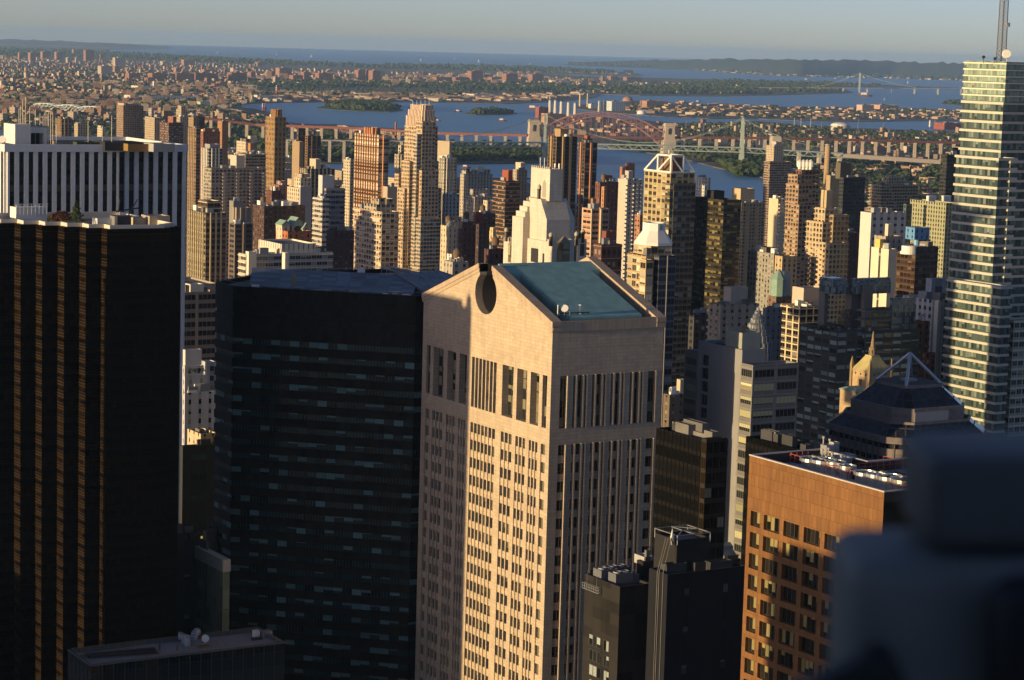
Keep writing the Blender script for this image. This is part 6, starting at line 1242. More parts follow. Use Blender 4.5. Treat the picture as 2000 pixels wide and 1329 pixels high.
# ------------------------------------------------------------------ the tower under the open pyramid
def pyramid_tower():
    c = at_d(1775, 740, 660); cx, cy = c[0], c[1]; t = empty('pyramid_tower', (cx, cy, 0), 'dark tower with tiered glass skirts under an open silver pyramid frame', 'office tower'); FOOT.append((cx-20, cy-20, cx+20, cy+20, 1615, 1925)); COVER.append((1625, 1925, 790, 640))
    Z = lambda y, d=640: CAM_Z-(y-112.3)*(d+20)/FPX
    def ch(a, k): return [(cx-a+k, cy-a), (cx+a-k, cy-a), (cx+a, cy-a+k), (cx+a, cy+a-k), (cx+a-k, cy+a), (cx-a+k, cy+a), (cx-a, cy+a-k), (cx-a, cy-a+k)]
    za = Z(690); zb = Z(748); z2, z3, z4, z5 = Z(757, 632), Z(799, 626), Z(829, 624), Z(858, 620)
    dk = fac((.025, .028, .035), glass=(.010, .013, .02), ww=.94, wh=.9, sill=.05, blind=0, gr=.1, mull=1, span=(.06, .045, .04), dirt=.2)
    st = fac((.19, .155, .145), ww=.0, dirt=.25, panel=1.5, wr=.5); bd = fac((.085, .065, .06), 'x' if False else (.012, .013, .016), ww=.8, wh=.6, sill=.2, span=(.05, .042, .04), blind=.08, gr=.1)
    mb = MB(); mb.loft([P3(ch(13.6, 4.5), z4-.5), P3(ch(13.6, 4.5), z3-1.4), P3(ch(13.6, 4.5), z3), P3(ch(13.0, 4.3), z3+.1), P3(ch(7.6, 1.6), z2-.4), P3(ch(7.6, 1.6), z2+.6)], [1, 1, 1, 0, 1], bay=2.6, floor=2.4, cap=2); mb.build('upper_tier', [dk, st, M_ROOFD], t)
    mb = MB(); bb = ribbed(ch(19, 6), 2.4, .5, .3)
    mb.loft([P3(ch(19.0, 6), z5-1.8), P3(ch(19.0, 6), z5), P3(ch(18.6, 5.9), z5+.1), P3(ch(15.2, 4.9), z4-.3), P3(ch(15.2, 4.9), z4+.4), P3(ch(14.8, 4.9), z4+.4), P3(ch(14.8, 4.9), z4-.4)], [1, 1, 0, 1, 1, 1], bay=2.6, floor=2.4, cap=2); mb.build('skirt_roof', [dk, st, M_ROOFD], t)
    mb = MB(); rings = [P3(ch(18.8, 6), 0)]; ms = []
    z = z5-1.8
    for k in range(28, -1, -1): zz = z-k*3.9; rings += [P3(ch(18.8, 6), zz-1.5), P3(ch(18.4, 6), zz-1.5), P3(ch(18.4, 6), zz), P3(ch(18.8, 6), zz)] if zz > 8 else []; ms += [0, 0, 1, 0] if zz > 8 else []
    mb.loft(rings, ms, bay=2.4, floor=3.9); mb.build('wall', [st, fac((.03, .03, .035), glass=(.012, .013, .017), ww=.9, wh=1, sill=0, blind=.1, gr=.1, bc=(.06, .06, .07))], t)
    mb = MB()
    for k, (a, b) in enumerate([(u, v) for u, v in zip(ch(18.8, 6), ch(18.8, 6)[1:]+ch(18.8, 6)[:1])]):
        L = math.dist(a, b); n = int(L/2.4)
        if k in (0, 6, 7, 1): 
            for j in range(1, n): p = (a[0]+(b[0]-a[0])*j/n, a[1]+(b[1]-a[1])*j/n); mb.tube((p[0], p[1], z5-30), (p[0], p[1], z5-2), .25, 4)
    mb.build('facade_rib', mat('dark_rib', (.10, .09, .09), .5), t)
    P = [(cx-a*6.7, cy-b*6.7, zb) for a, b in ((1, 1), (-1, 1), (-1, -1), (1, -1))]; A = (cx, cy, za); SVF = mat('silver_frame', (.5, .52, .55), .35, .5, .08)
    mb = MB()
    for p in P: mb.tube(p, A, .46, 8)
    for a, b in zip(P, P[1:]+P[:1]): mb.tube(a, b, .3, 8)
    for p in P: mb.tube((p[0], p[1], z2), p, .3, 6)
    mb.build('pyramid_frame', SVF, t)
    mb = MB(); mb.box(cx-2, cy-1.5, z2+.4, cx+2, cy+1.5, z2+1.3); mb.build('roof_unit', M_STEEL, t)
    q = at_d(1782, 812, 622); mb = MB(); f0 = at_d(1772, 798, 625.4); mb.box(cx-9.0, cy-13.75, z4+.2, cx-1.5+5, cy-13.55, z3-1.0); mb.build('pale_panel', mat('pale_panel', (.36, .33, .33), .5), t)
pyramid_tower()
# ------------------------------------------------------------------ the pale castle-topped limestone tower
def castle_tower():
    C = at_d(1068, 430, 750); X0, Y0 = C[0], C[1]; t = empty('limestone_tower', (X0, Y0, 0), 'pale limestone tower with sloping shoulders and a castle like top block', 'hotel tower'); COVER.append((984, 1145, 400, 750))
    LS = brickmat('limestone', (.60, .54, .455), (.56, .50, .42), (.43, .38, .32), 2.6, 1.15, .03, rough=.9)
    L = run(C, Y3, 1022); k1 = run((X0, Y0+L, C[2]), Y3, 1008); W = run(C, X3, 1113); x1 = X0+W
    ch = 5.2; y1 = Y0+L+ch; poly = [(X0, Y0), (x1, Y0), (x1+ch, Y0+ch), (x1+ch, y1), (X0+ch, y1), (X0, Y0+L)]
    z_m = zpx(C, 430); z_b = zpx(C, 470); D = at_d(1073, 386, 753); tl, tw = run(D, Y3, 1036), run(D, X3, 1098); E = at_d(1073, 331, 753); z_t = E[2]; z_n = D[2]
    up = rect(D[0], D[1], D[0]+tw, D[1]+tl); FOOT.append((X0-8, Y0-8, x1+12, y1+10, 984, 1145))
    up6 = [up[0], up[1], (up[1][0], up[1][1]+1), up[2], up[3], (up[3][0], up[3][1]-1)]
    qa, qb = at_x(1056, 389, X0), at_x(1038.5, 388, X0); qe = run((X0, qa[1], qa[2]), X3, 1104); ze_ = qa[2]; xe = X0+qe; ye = D[1]+tl+1.5
    sh = [(X0, qa[1]), (xe, qa[1]), (xe+1.2, qa[1]+1.2), (xe+1.2, ye), (X0+2.5, ye), (X0, qb[1])]
    mb = MB(); mb.loft([P3(poly, z_b-12), P3(poly, z_m), P3(sh, ze_)], [0, 0], bay=1, floor=1, cap=0); mb.build('shaft', LS, t)
    mb = MB(); o = offs(up, -.6)
    z_n = min(z_n, ze_)-.6; mb.loft([P3(up, z_n), P3(up, z_t), P3(o, z_t), P3(o, z_t-1)], bay=1, floor=1, cap=0); top = mb.build('top_block', LS, t)
    for k in range(9):
        m2 = MB(); y = D[1]+tl*(k+.5)/9; m2.box(D[0]-.1, y-.35, z_t-.02, D[0]+.5, y+.35, z_t+.7); m2.build('merlon', LS, top)
    m2 = MB(); y = D[1]+tl*.28; m2.loft([[(D[0]-.06, y-1.1, z_n+1), (D[0]-.06, y-1.1, z_n+5.5), (D[0]-.06, y, z_n+6.8), (D[0]-.06, y+1.1, z_n+5.5), (D[0]-.06, y+1.1, z_n+1)], [(D[0]+.3, y-1.1, z_n+1), (D[0]+.3, y-1.1, z_n+5.5), (D[0]+.3, y, z_n+6.8), (D[0]+.3, y+1.1, z_n+5.5), (D[0]+.3, y+1.1, z_n+1)]], cap=0, bottom=0, bay=1, floor=1); m2.build('niche', mat('niche_stone', (.34, .31, .27), .9), top)
    # the north-west shoulder and its terraces
    for nm, xl, xc, xr, yt, dd in (('shoulder', 1001, 1022, 1040, 425, 7.5), ('step', 1008, 1026, 1045, 414, 8.2), ('step', 1015, 1030, 1048, 404, 8.9), ('step', 1022, 1034, 1050, 394, 9.5)):
        c = at_d(xc, yt, 750+dd); l, w_ = run(c, Y3, xl), run(c, X3, xr); P = rect(c[0], c[1], c[0]+w_, c[1]+l); m2 = MB(); m2.loft([P3(P, z_b-12), P3(P, c[2])], bay=1, floor=1, cap=0); m2.build(nm, LS, t)
    # lower wider cross of blocks with oriels and lamps
    def low(nm, xl, xc, xr, yt, dd):
        c = at_d(xc, yt, 750+dd); l, w_ = run(c, Y3, xl), run(c, X3, xr); P = rect(c[0], c[1], c[0]+w_, c[1]+l); m2 = MB(); i = offs(P, -.5); m2.loft([P3(P, 20), P3(P, c[2]), P3(i, c[2]), P3(i, c[2]-.9)], bay=1, floor=1, cap=0); m2.build(nm, LS, t); return c, l, w_
    a = low('wing', 984, 1012, 1024, 468, 16); b = low('wall', 1010, 1069, 1122, 472, -2); d_ = low('wing', 1069, 1079, 1122, 469, -8); e = low('wing', 1118, 1128, 1146, 468, 4)
    G = fac((.1, .09, .06), glass=(.12, .11, .07), ww=.9, wh=.9, sill=.05, blind=.5, bc=(.42, .38, .24), gr=.15, mull=1)
    def oriel(c, f0, f1, face, l, z0, z1, proud):
        m2 = MB()
        if face == 'S': x0_, x1_ = c[0]+l*f0, c[0]+l*f1; P = [(x0_, c[1]), (x0_+1.1, c[1]-proud), (x1_-1.1, c[1]-proud), (x1_, c[1]), (x1_, c[1]+.5), (x0_, c[1]+.5)]
        else: y0_, y1_ = c[1]+l*f0, c[1]+l*f1; P = [(c[0], y1_), (c[0]-proud, y1_-1.1), (c[0]-proud, y0_+1.1), (c[0], y0_), (c[0]+.5, y0_), (c[0]+.5, y1_)]
        m2.loft([P3(P, z0), P3(P, z1)], bay=2, floor=5); m2.build('oriel_window', [G], t)
        m3 = MB(); cx_, cy_ = sum(p[0] for p in P)/6, sum(p[1] for p in P)/6; m3.loft([P3(offs(P, .15), z1), P3([(cx_+(p[0]-cx_)*.1, cy_+(p[1]-cy_)*.1) for p in P], z1+2.2)], cap=0, bay=1, floor=1); m3.build('oriel_roof', mat('oriel_copper', (.2, .17, .13), .6), t)
    zo = d_[0][2]; oriel(d_[0], .22, .8, 'S', d_[2], zo-12, zo-1.0, 1.6); oriel(a[0], .25, .62, 'W', a[1], a[0][2]-8, a[0][2]-2.2, .9)
    for c, f0, f1, face, l, zz, h in ((b[0], .28, .52, 'W', b[1], b[0][2]-7.5, 4.6), (b[0], .08, .14, 'W', b[1], b[0][2]-7.5, 3.4), (e[0], .3, .75, 'S', e[2], e[0][2]-5.5, 4), (a[0], .2, .7, 'S', a[2], a[0][2]-6.5, 4)):
        m2 = MB()
        if face == 'W': m2.box(c[0]-.05, c[1]+l*f0, zz, c[0]+.3, c[1]+l*f1, zz+h)
        else: m2.box(c[0]+l*f0, c[1]-.05, zz, c[0]+l*f1, c[1]+.3, zz+h)
        m2.build('window', M_DARK, t)
    BRZ = mat('lamp_bronze', (.05, .04, .03), .5); GLB = mat('lamp_glass', (.5, .45, .3), .3)
    for px_, yt, yb, dd in ((988.5, 444, 466, 20), (1011, 449, 472, 14), (1075.5, 454, 475, -10), (1125.5, 452, 474, 1), (1138, 447, 469, 3), (1052.5, 360, 383, -1.5)):
        q = at_d(px_, yb, 750+dd); zt = zpx(q, yt); h = zt-q[2]; m2 = MB(); m2.revolve((q[0], q[1], q[2]), [(.62, -1), (.62, h*.5), (.75, h*.52), (.75, h*.6)], 8); o = m2.build('lamp_post', BRZ, t)
        m3 = MB(); m3.revolve((q[0], q[1], q[2]+h*.6), [(.6, 0), (.75, h*.16), (.5, h*.3), (.05, h*.4)], 10); m3.build('lantern', GLB, o)
    for px_ in (1092, 1084, 1063, 1055):
        q = at_d(px_, 332, 760); m2 = MB(); m2.tube((q[0], q[1], z_t-1), (q[0], q[1], z_t+(1.6 if px_ > 1080 else 3.4)), .3 if px_ > 1080 else .12, 8); m2.build('roof_unit', M_WHITE, t)
castle_tower()
# ------------------------------------------------------------------ the tall stepped tower with a white ribbed crown
def crowned_tower():
    d = 1850; C = at_d(826, 250, d); t = empty('stepped_tower', (C[0], C[1], 0), 'tallest cream stepped tower with white ribbed crown before the river', 'apartment tower'); COVER.append((778, 862, 300, d))
    b = S((.50, .36, .22), 'slab', bay=3.0, floor=3.05, slab=.3, ww=.62, wh=.62, blind=.35, bc=(.6, .52, .4), glass=(.03, .035, .04), trim=(.58, .44, .29)); cr = S((.62, .48, .36), 'rib', bay=2.4, floor=6, rib=(1.2, .8), ww=0); gl = S((.45, .33, .22), 'slab', bay=3.0, floor=3.05, slab=.5, ww=.85, wh=.65, blind=.45, bc=(.3, .4, .42), glass=(.04, .06, .07), trim=(.62, .5, .36))
    for nm, xl, xc, xr, yt, dd, s in (('crown_tier', 802, 826, 846, 205.5, 14, cr), ('crown_tier', 797, 825, 849, 216, 9, cr), ('crown_tier', 793, 824, 852, 228, 5, cr), ('upper_tier', 791, 820, 855, 247, 2, b), ('upper_tier', 813, 825, 851, 237, -3, b), ('middle_tier', 785, 800, 857, 315, 0, b), ('middle_tier', 802, 824, 857, 333, -7, b), ('middle_tier', 777, 790, 862, 368, 1, b), ('wall', 777, 788, 862, 412, -2, b), ('wall', 797, 822, 858, 426, -11, gl), ('side_wing', 771, 779, 800, 340, 24, b), ('balcony_bay', 809, 815, 822, 262, -5, gl)):
        block(t, nm, xl, xc, xr, yt, d+dd, s, z0=0 if nm in ('wall', 'side_wing') else zpx(C, 520), foot=nm == 'wall')
    for k in range(5): q = at_d(806+k*8, 206, d+20); mb = MB(); mb.tube((q[0], q[1], q[2]-3), (q[0], q[1], q[2]+4), .15, 5); mb.build('aerial', M_WHITE, t)
crowned_tower()
# ------------------------------------------------------------------ the tower with the white truss crown
def truss_crown():
    d = 1350; t, P, z1 = T('sandy tower with gold windows crowned by an open white truss cage', d, S((.43, .33, .17), bay=4.2, floor=3.75, ww=.7, wh=.56, blind=.42, bc=(.66, .58, .36), glass=(.02, .018, .015), mull=3, dirt=.1), (1259, 1310, 1357, 338.5), [(1262, 1309, 1356, 350, -2.2, S((.10, .085, .06), 'slab', bay=3.2, floor=3.75, slab=.25, ww=.9, wh=.62, blind=.3, bc=(.3, .34, .36), glass=(.02, .025, .03), trim=(.3, .22, .12)), 'side_wing')] if False else [], ck=0)
    (x0, y0), (x1, y1) = P[0], P[2]; m = (x0+x1)/2, (y0+y1)/2; zt = zpx((x0, y0, 0), 306)
    s2 = S((.12, .10, .075), 'slab', bay=3.3, floor=3.75, slab=.2, ww=.85, wh=.62, blind=.35, bc=(.28, .34, .38), glass=(.02, .027, .034), trim=(.2, .15, .1))
    # glazed south front and corner bay set just proud of the stone
    mb = MB(); shell(mb, rect(x0+2, y0-.9, x1+.4, y0+4), 0, z1-6.0, 3.3, 3.75, .2); mb.build('glazed_front', [s2['m'], M_ROOF, s2['trim']], t)
    mb = MB(); gb = S((.2, .15, .07), 'slab', bay=2.6, floor=3.75, slab=.15, ww=.95, wh=.75, blind=.6, bc=(.75, .68, .45), glass=(.03, .035, .03), trim=(.15, .11, .06)); shell(mb, rect(x0-.5, y0-.5, x0+2.6, y0+4.2), 0, z1-6, 2.6, 3.75, .15); mb.build('corner_bay', [gb['m'], M_ROOF, gb['trim']], t)
    U = {'w': (x0, m[1], zt), 'b': (x0, y0, zt), 's': (m[0], y0, zt), 'c': (m[0], m[1], zt)}
    B = {'nw': (x0, y1, z1), 'b': (x0, y0, z1), 'se': (x1, y0, z1), 'ne': (x1, y1, z1), 'w': (x0, m[1], z1), 's': (m[0], y0, z1), 'n': (m[0], y1, z1), 'e': (x1, m[1], z1)}
    mb = MB()
    for a, b in ((U['w'], U['b']), (U['b'], U['s']), (U['s'], U['c']), (U['c'], U['w']), (B['nw'], U['w']), (B['se'], U['s']), (U['b'], B['w']), (U['b'], B['s']), (U['b'], B['b']), (U['w'], B['w']), (U['s'], B['s']), (B['ne'], U['c']), (B['nw'], B['b']), (B['b'], B['se']), (B['se'], B['ne']), (B['ne'], B['nw']), (U['c'], B['n']), (U['c'], B['e'])): mb.tube((a[0], a[1], a[2]+.4), (b[0], b[1], b[2]+.4), .62, 7)
    mb.build('truss_cage', M_WHITE, t)
    mb = MB(); mb.box(x0+4, y0+4, z1-1, m[0]+3, m[1]+3, zt-1); mb.build('bulkhead', mat('brown_bulkhead', (.16, .085, .045), .8), t)
    q = (x0+8, m[1], zt); mb = MB(); mb.tube((q[0], q[1], zt-1), (q[0], q[1], zt+3), .6, 8); mb.build('flue', M_STEEL, t)
truss_crown()
# ------------------------------------------------------------------ the tower with a white eight sided cap
def capped_tower():
    d = 900; s = S((.5, .36, .19), 'slab', bay=3.4, floor=3.1, slab=.25, ww=.84, wh=.72, sill=.15, blind=.72, bc=(.72, .66, .5), glass=(.05, .05, .045), trim=(.5, .36, .2), gr=.15); g = S((.20, .18, .19), 'rib', bay=3.4, floor=3.1, rib=(.35, .4), ww=.9, wh=.72, blind=.25, bc=(.3, .34, .38), glass=(.03, .04, .05), span=(.12, .12, .13))
    t, P, z1 = T('slim tower of glassy bays under a white eight sided cap', d, s, (1226, 1262, 1290, 500), [(1238, 1272, 1311, 478, 4, s, 'upper_tier'), (1278, 1287, 1321, 500, -2, g, 'glazed_wing'), (1250, 1262, 1276, 508, -5, s, 'bay')], ck=2)
    C = at_d(1274, 478, d+3); L, W = run(C, Y3, 1243), run(C, X3, 1310); x0, y0 = C[0], C[1]
    def oc(x0, y0, x1, y1, k): return [(x0+k, y0), (x1-k, y0), (x1, y0+k), (x1, y1-k), (x1-k, y1), (x0+k, y1), (x0, y1-k), (x0, y0+k)]
    za, zb, zc = C[2], zpx(C, 453), zpx(C, 437.5); lo = oc(x0-2.2, y0-2.2, x0+W+1.6, y0+L+1.6, 3.4); mid = oc(x0+W*.06, y0+L*.06, x0+W*.92, y0+L*.92, 2.4); WC = mat('cap_paint', (.74, .72, .68), .6, noise=.05)
    mb = MB(); mb.loft([P3(lo, za-.5), P3(lo, za+.6), P3(mid, zb), P3(mid, zc), P3(offs(mid, -.5), zc), P3(offs(mid, -.5), zc-1)], cap=0, bay=1e9); o = mb.build('cap', WC, t)
    mb = MB(); a, b = mid[0], mid[1]; mb.box(a[0]+.7, a[1]-.06, zb+.6, b[0]-.7, a[1]+.2, zc-.6); mb.build('louvre', mat('cap_louvre', (.3, .33, .38), .6), o)
capped_tower()
# ------------------------------------------------------------------ grey slab building and its lower front
def grey_slab():
    d = 611; g = fac((.25, .245, .245), ww=0, dirt=.18, panel=.5)
    t = empty('slab_building', at_d(1450, 683, d)*np.array([1, 1, 0]), 'plain grey slab building with a dark strip of windows and a brass dome', 'office tower'); COVER.append((1338, 1560, 690, d))
    C = at_d(1450, 684, d); L, W = run(C, Y3, 1364), run(C, X3, 1496); P = rect(C[0], C[1], C[0]+W, C[1]+L); z1 = C[2]; FOOT.append((C[0], C[1]-12, C[0]+W, C[1]+L+12, 1340, 1560))
    u0, u1 = (C[1]+L)-at_x(1369, 760, C[0])[1], (C[1]+L)-at_x(1382, 760, C[0])[1]
    vs = [20.0]; kk = []; z = z1-3.5; rows = []
    while z > 40: rows.append((z-2.9, z)); z -= 3.65
    for a, b in rows[::-1]: vs += [a, b]; kk += [0, 1]
    vs.append(z1); kk.append(0)
    br = [0, u0, u1, L]; dep = [[0]*len(kk), [.6*k for k in kk], [0]*len(kk)]; mb = MB(); O = (C[0], C[1]+L, 0); grid_wall(mb, O, (0, -1, 0), br, vs, dep, inward=(1, 0, 0))
    mb.uv = [[(.02, .02)]*len(f) for f in mb.f]; mb.build('wall', g, t)
    lst = [(1+a/300, lambda mb, a=a, b=b: sheet(mb, O, (0, -1, 0), u0+.01, u1-.01, a+.01, b-.01, (1, 0, 0), .53, 2)) for a, b in rows]; windows(t, lst, fac((.02, .02, .022), glass=(.014, .016, .02), ww=.95, wh=.95, sill=.02, blind=.05, gr=.1), cap=60)
    mb = MB(); x0, y0, x1, y1 = C[0], C[1], C[0]+W, C[1]+L
    for a, b in (((x0, y0), (x1, y0)), ((x1, y0), (x1, y1)), ((x1, y1), (x0, y1))): mb.quad((*a, 20), (*b, 20), (*b, z1), (*a, z1), 0)
    i = offs(P, -.5); mb.loft([P3(P, z1), P3(i, z1), P3(i, z1-1)], [0, 0], cap=1, bay=1e9); mb.build('side_wall', [g, M_ROOFD], t)
    band = S((.2, .2, .2), bay=9, floor=3.65, ww=.9, wh=.48, sill=.3, glass=(.03, .05, .045), blind=.5, bc=(.32, .36, .3), mull=6)
    block(t, 'side_wing', 1338, 1362, 1420, 688, d+18.5, band)
    fr = S((.2, .19, .18), 'slab', bay=7, floor=3.65, slab=.12, ww=.86, wh=.5, sill=.3, glass=(.018, .02, .02), blind=.5, bc=(.52, .5, .28), mull=5, lit=.03, trim=(.2, .19, .18))
    block(t, 'front_block', 1447, 1471, 1560, 714, d-9, fr)
    block(t, 'bulkhead', 1418, 1450, 1486, 651, d+2, S((.30, .32, .27), ww=0, dirt=.3), z0=z1-1)
    q = at_d(1453, 650, d+12); mb = MB(); mb.revolve((q[0], q[1], q[2]-.5), [(1.9, 0), (1.9, .8), (1.5, 1.7), (.8, 2.3), (.1, 2.6), (.06, 3.6)], 16); mb.build('dome', mat('brass_dome', (.36, .2, .08), .45, .4), t)
    r = random.Random(2)
    for k in range(5): q = at_d(1372+k*9, 676, d+20); unit(t, q[0], q[1], q[2]-2.2, 1.5, 1.5, 2.2, M_WHITE if k % 2 else M_STEEL)
    for k in range(4): q = at_d(1478+k*7, 706, d+2); unit(t, q[0], q[1], q[2]-2.6, 1.2, 1.2, 2.4, M_STEEL)
grey_slab()
# ------------------------------------------------------------------ dark neighbours
s_blk = S((.005, .0045, .004), 'rib', sp=.12, bay=1.8, floor=3.8, rib=(.2, .15), ww=.95, wh=.7, glass=(.004, .004, .004), blind=.04, bc=(.03, .025, .015), span=(.008, .007, .006), gr=.3)
def dark(label, d, main, ups=(), s=None, ck=4, name='dark_tower', **k):
    t, P, z = T(label, d, s or s_blk, main, ups, ck=ck, name=name, cat='office tower', **k); COVER.append((main[0], main[2], main[3], d)); return t, P, z
t, P, z = dark('black glass block between the pink gabled tower and the grey slab', 560, (1282, 1378, 1422, 862), [(1335, 1372, 1385, 828, 8, PLAIN((.12, .115, .11)), 'bulkhead'), (1378, 1380, 1420, 858, -1, S((.02, .013, .006), bay=1.8, floor=3.8, ww=.9, wh=.7, glass=(.012, .008, .004), blind=.1, gr=.12), 'side_wing')], ck=9)  # brown front puts the dim reflected light on this side into colour
q = at_d(1338, 960, 632)
t, P, z = dark('low black walled block with roof machinery behind the brown granite tower', 530, (1457, 1607, 1640, 892), [(1500, 1570, 1590, 868, 14, PLAIN((.05, .05, .05)), 'bulkhead')], ck=5)
q = at_d(1590, 866, 560); mb = MB(); mb.loft([P3(rect(q[0]-4, q[1]-4, q[0]+4, q[1]+4), q[2]-3), P3(rect(q[0]-.4, q[1]-.4, q[0]+.4, q[1]+.4), q[2]+.5)], cap=0, bay=1e9); mb.build('roof_hood', mat('brown_hood', (.14, .1, .07)), t)
# dark blocks at the bottom between the two stone towers
s_db = S((.020, .018, .017), sp=.2, bay=6, floor=5.2, ww=0, dirt=.35, panel=2.0)
t, P, z = dark('dark brick block with roof chillers and a window cleaning cradle', 490, (1143, 1211, 1272, 1147), s=s_db, ck=0)
(x0, y0), (x1, y1) = P[0], P[2]
for k, (a, b, w_, l_, h) in enumerate(((.1, .62, 5.5, 4.2, 2.7), (.5, .68, 6, 4.2, 2.7), (.18, .28, 5.8, 3.8, 2.8), (.66, .3, 3, 4, 2.2))):
    o = unit(t, x0+(x1-x0)*a, y0+(y1-y0)*b, z-1, w_*.8, l_*.8, h, mat('chiller_metal', (.12, .125, .14), .6) if k == 0 else bpy.data.materials['chiller_metal'])
    for j in range(2): m2 = MB(); cx, cy = x0+(x1-x0)*a+w_*.8*(.28+.44*j), y0+(y1-y0)*b+l_*.4; m2.revolve((cx, cy, z-1+h-.2), [(.95, 0), (.95, .45), (.8, .45), (.8, .1)], 14); m2.build('chiller_fan', M_STEEL, o)
lst = []; W_ = fac((.05, .05, .05), glass=(.012, .014, .015), ww=.92, wh=.94, sill=.03, span=(.04, .04, .04), blind=.55, bc=(.45, .52, .5), gr=.1, mull=1)
for k in range(6):
    zz = at_x(1160, 1241+29.5*k, x0)[2]
    for (pa, pb, n) in ((1151, 1173.5, 3), (1180, 1190, 2)):
        ya, yb = at_x(pa, 1250+29.5*k, x0)[1], at_x(pb, 1250+29.5*k, x0)[1]; mb = MB(); mb.box(x0-.12, yb, zz-2.4, x0+.1, ya, zz)
        mb.uv = [[(0, 0), (n, 0), (n, 1), (0, 1)]]*len(mb.f); mb.build('window', W_, t)
tc = empty('cleaning_cradle', (x0-.8, y1-4, z-4), 'silver window cleaning cradle hanging on the dark brick block', 'cradle'); mb = MB(); ya, yb = at_x(1144.5, 1140, x0)[1], at_x(1176, 1150, x0)[1]; zc = at_x(1160, 1153, x0)[2]
for dz in (0, .6, 1.2): mb.tube((x0-1.0, ya, zc+dz), (x0-1.0, yb, zc+dz), .06, 5); mb.tube((x0-.3, ya, zc+dz), (x0-.3, yb, zc+dz), .06, 5)
for k in range(8): y = ya+(yb-ya)*k/7; mb.tube((x0-1, y, zc), (x0-1, y, zc+1.2), .05, 5); mb.tube((x0-1, y, zc), (x0-.3, y, zc), .05, 5)
mb.box(x0-1.0, yb, zc-.1, x0-.3, ya, zc); mb.build('basket', M_STEEL, tc); mb = MB()
for k in (.2, .8): y = ya+(yb-ya)*k; mb.tube((x0-.6, y, zc+1.2), (x0-.6, y, z+1.2), .03, 4)
mb.build('rope', M_STEEL, tc)
t2, P, z = dark('taller dark brick block with pipes running up to an open roof frame', 483, (1268, 1304, 1456, 1123), [(1279, 1323, 1387, 1056, 6, PLAIN((.012, .011, .011)), 'upper_tier'), (1393, 1398, 1430, 1111, 8, PLAIN((.12, .12, .12)), 'bulkhead')], s=S((.012, .013, .018), sp=.2, bay=11, floor=8.5, ww=.12, wh=.22, glass=(.03, .04, .05), blind=.3, bc=(.12, .14, .16), dirt=.3), ck=3)
C = at_d(1323, 1056, 489); L, W = run(C, Y3, 1279), run(C, X3, 1387); mb = MB(); zt = C[2]+1.0
for a, b in (((0, 0), (W, 0)), ((W, 0), (W, L)), ((W, L), (0, L)), ((0, L), (0, 0)), ((0, L*.5), (W, L*.5)), ((W*.5, 0), (W*.5, L)), ((0, 0), (W*.5, L*.5)), ((W*.5, L), (W, L*.5))): mb.tube((C[0]+a[0], C[1]+a[1], zt), (C[0]+b[0], C[1]+b[1], zt), .12, 5)
for a in ((0, 0), (W, 0), (W, L), (0, L)): mb.tube((C[0]+a[0], C[1]+a[1], C[2]-1), (C[0]+a[0], C[1]+a[1], zt), .12, 5)
mb.build('roof_frame', M_STEEL, t2)
q = at_d(1313, 1044, 489); mb = MB(); mb.revolve((q[0], q[1], C[2]), [(.4, -1), (.5, .6), (.25, 1.6), (.05, 2.6)], 8); mb.build('roof_finial', M_STEEL, t2)
xw = P[0][0]
for k, (pa, pb) in enumerate(((1285, 1301), (1288.5, 1306), (1296.5, 1312))):
    q = at_x(pa, 1118, xw); mb = MB(); mb.tube((xw-.15, q[1], 30), (xw-.15, q[1], q[2]), .09, 5); e = at_d(pb, 1050, 488.5); mb.tube((xw-.15, q[1], q[2]), (e[0]-.2, e[1]-.2, e[2]), .09, 5); mb.build('pipe', M_ROOF, t2)
q = at_d(1274, 1098, 505); t, P, z = dark('small dark block with a white skylight and aerial beside the pink gabled tower', 505, (1244, 1256, 1284, 1098), s=s_db, ck=2); unit(t, P[0][0]+1, P[0][1]+1, z-.8, 2.5, 4, 1.6, M_ROOFL)
mb = MB(); mb.tube((P[0][0]+4, P[0][1]+2, z-1), (P[0][0]+2.6, P[0][1]+2, z+4.2), .07, 5); mb.build('aerial', M_DARK, t)
t, P, z = dark('dark low block with blue solar panels below the grey slab', 600, (1396, 1404, 1470, 1096), s=s_db, ck=3)
for k in range(2):
    for j in range(4):
        x, y = P[0][0]+1+j*3.3, P[0][1]+1.5+k*4.2; mb = MB(); a = [(x, y, z+.4), (x+3, y, z+.4), (x+3, y+3, z+2.4), (x, y+3, z+2.4)]; mb.loft([a, [(p[0], p[1]-.05, p[2]+.12) for p in a]], cap=0, bottom=0, bay=1e9); mb.tube((x+1.5, y+2, z-1), (x+1.5, y+2, z+1.7), .1, 5); mb.build('solar_panel', mat('solar_cell', (.05, .09, .2), .25) if k+j == 0 else bpy.data.materials['solar_cell'], t)
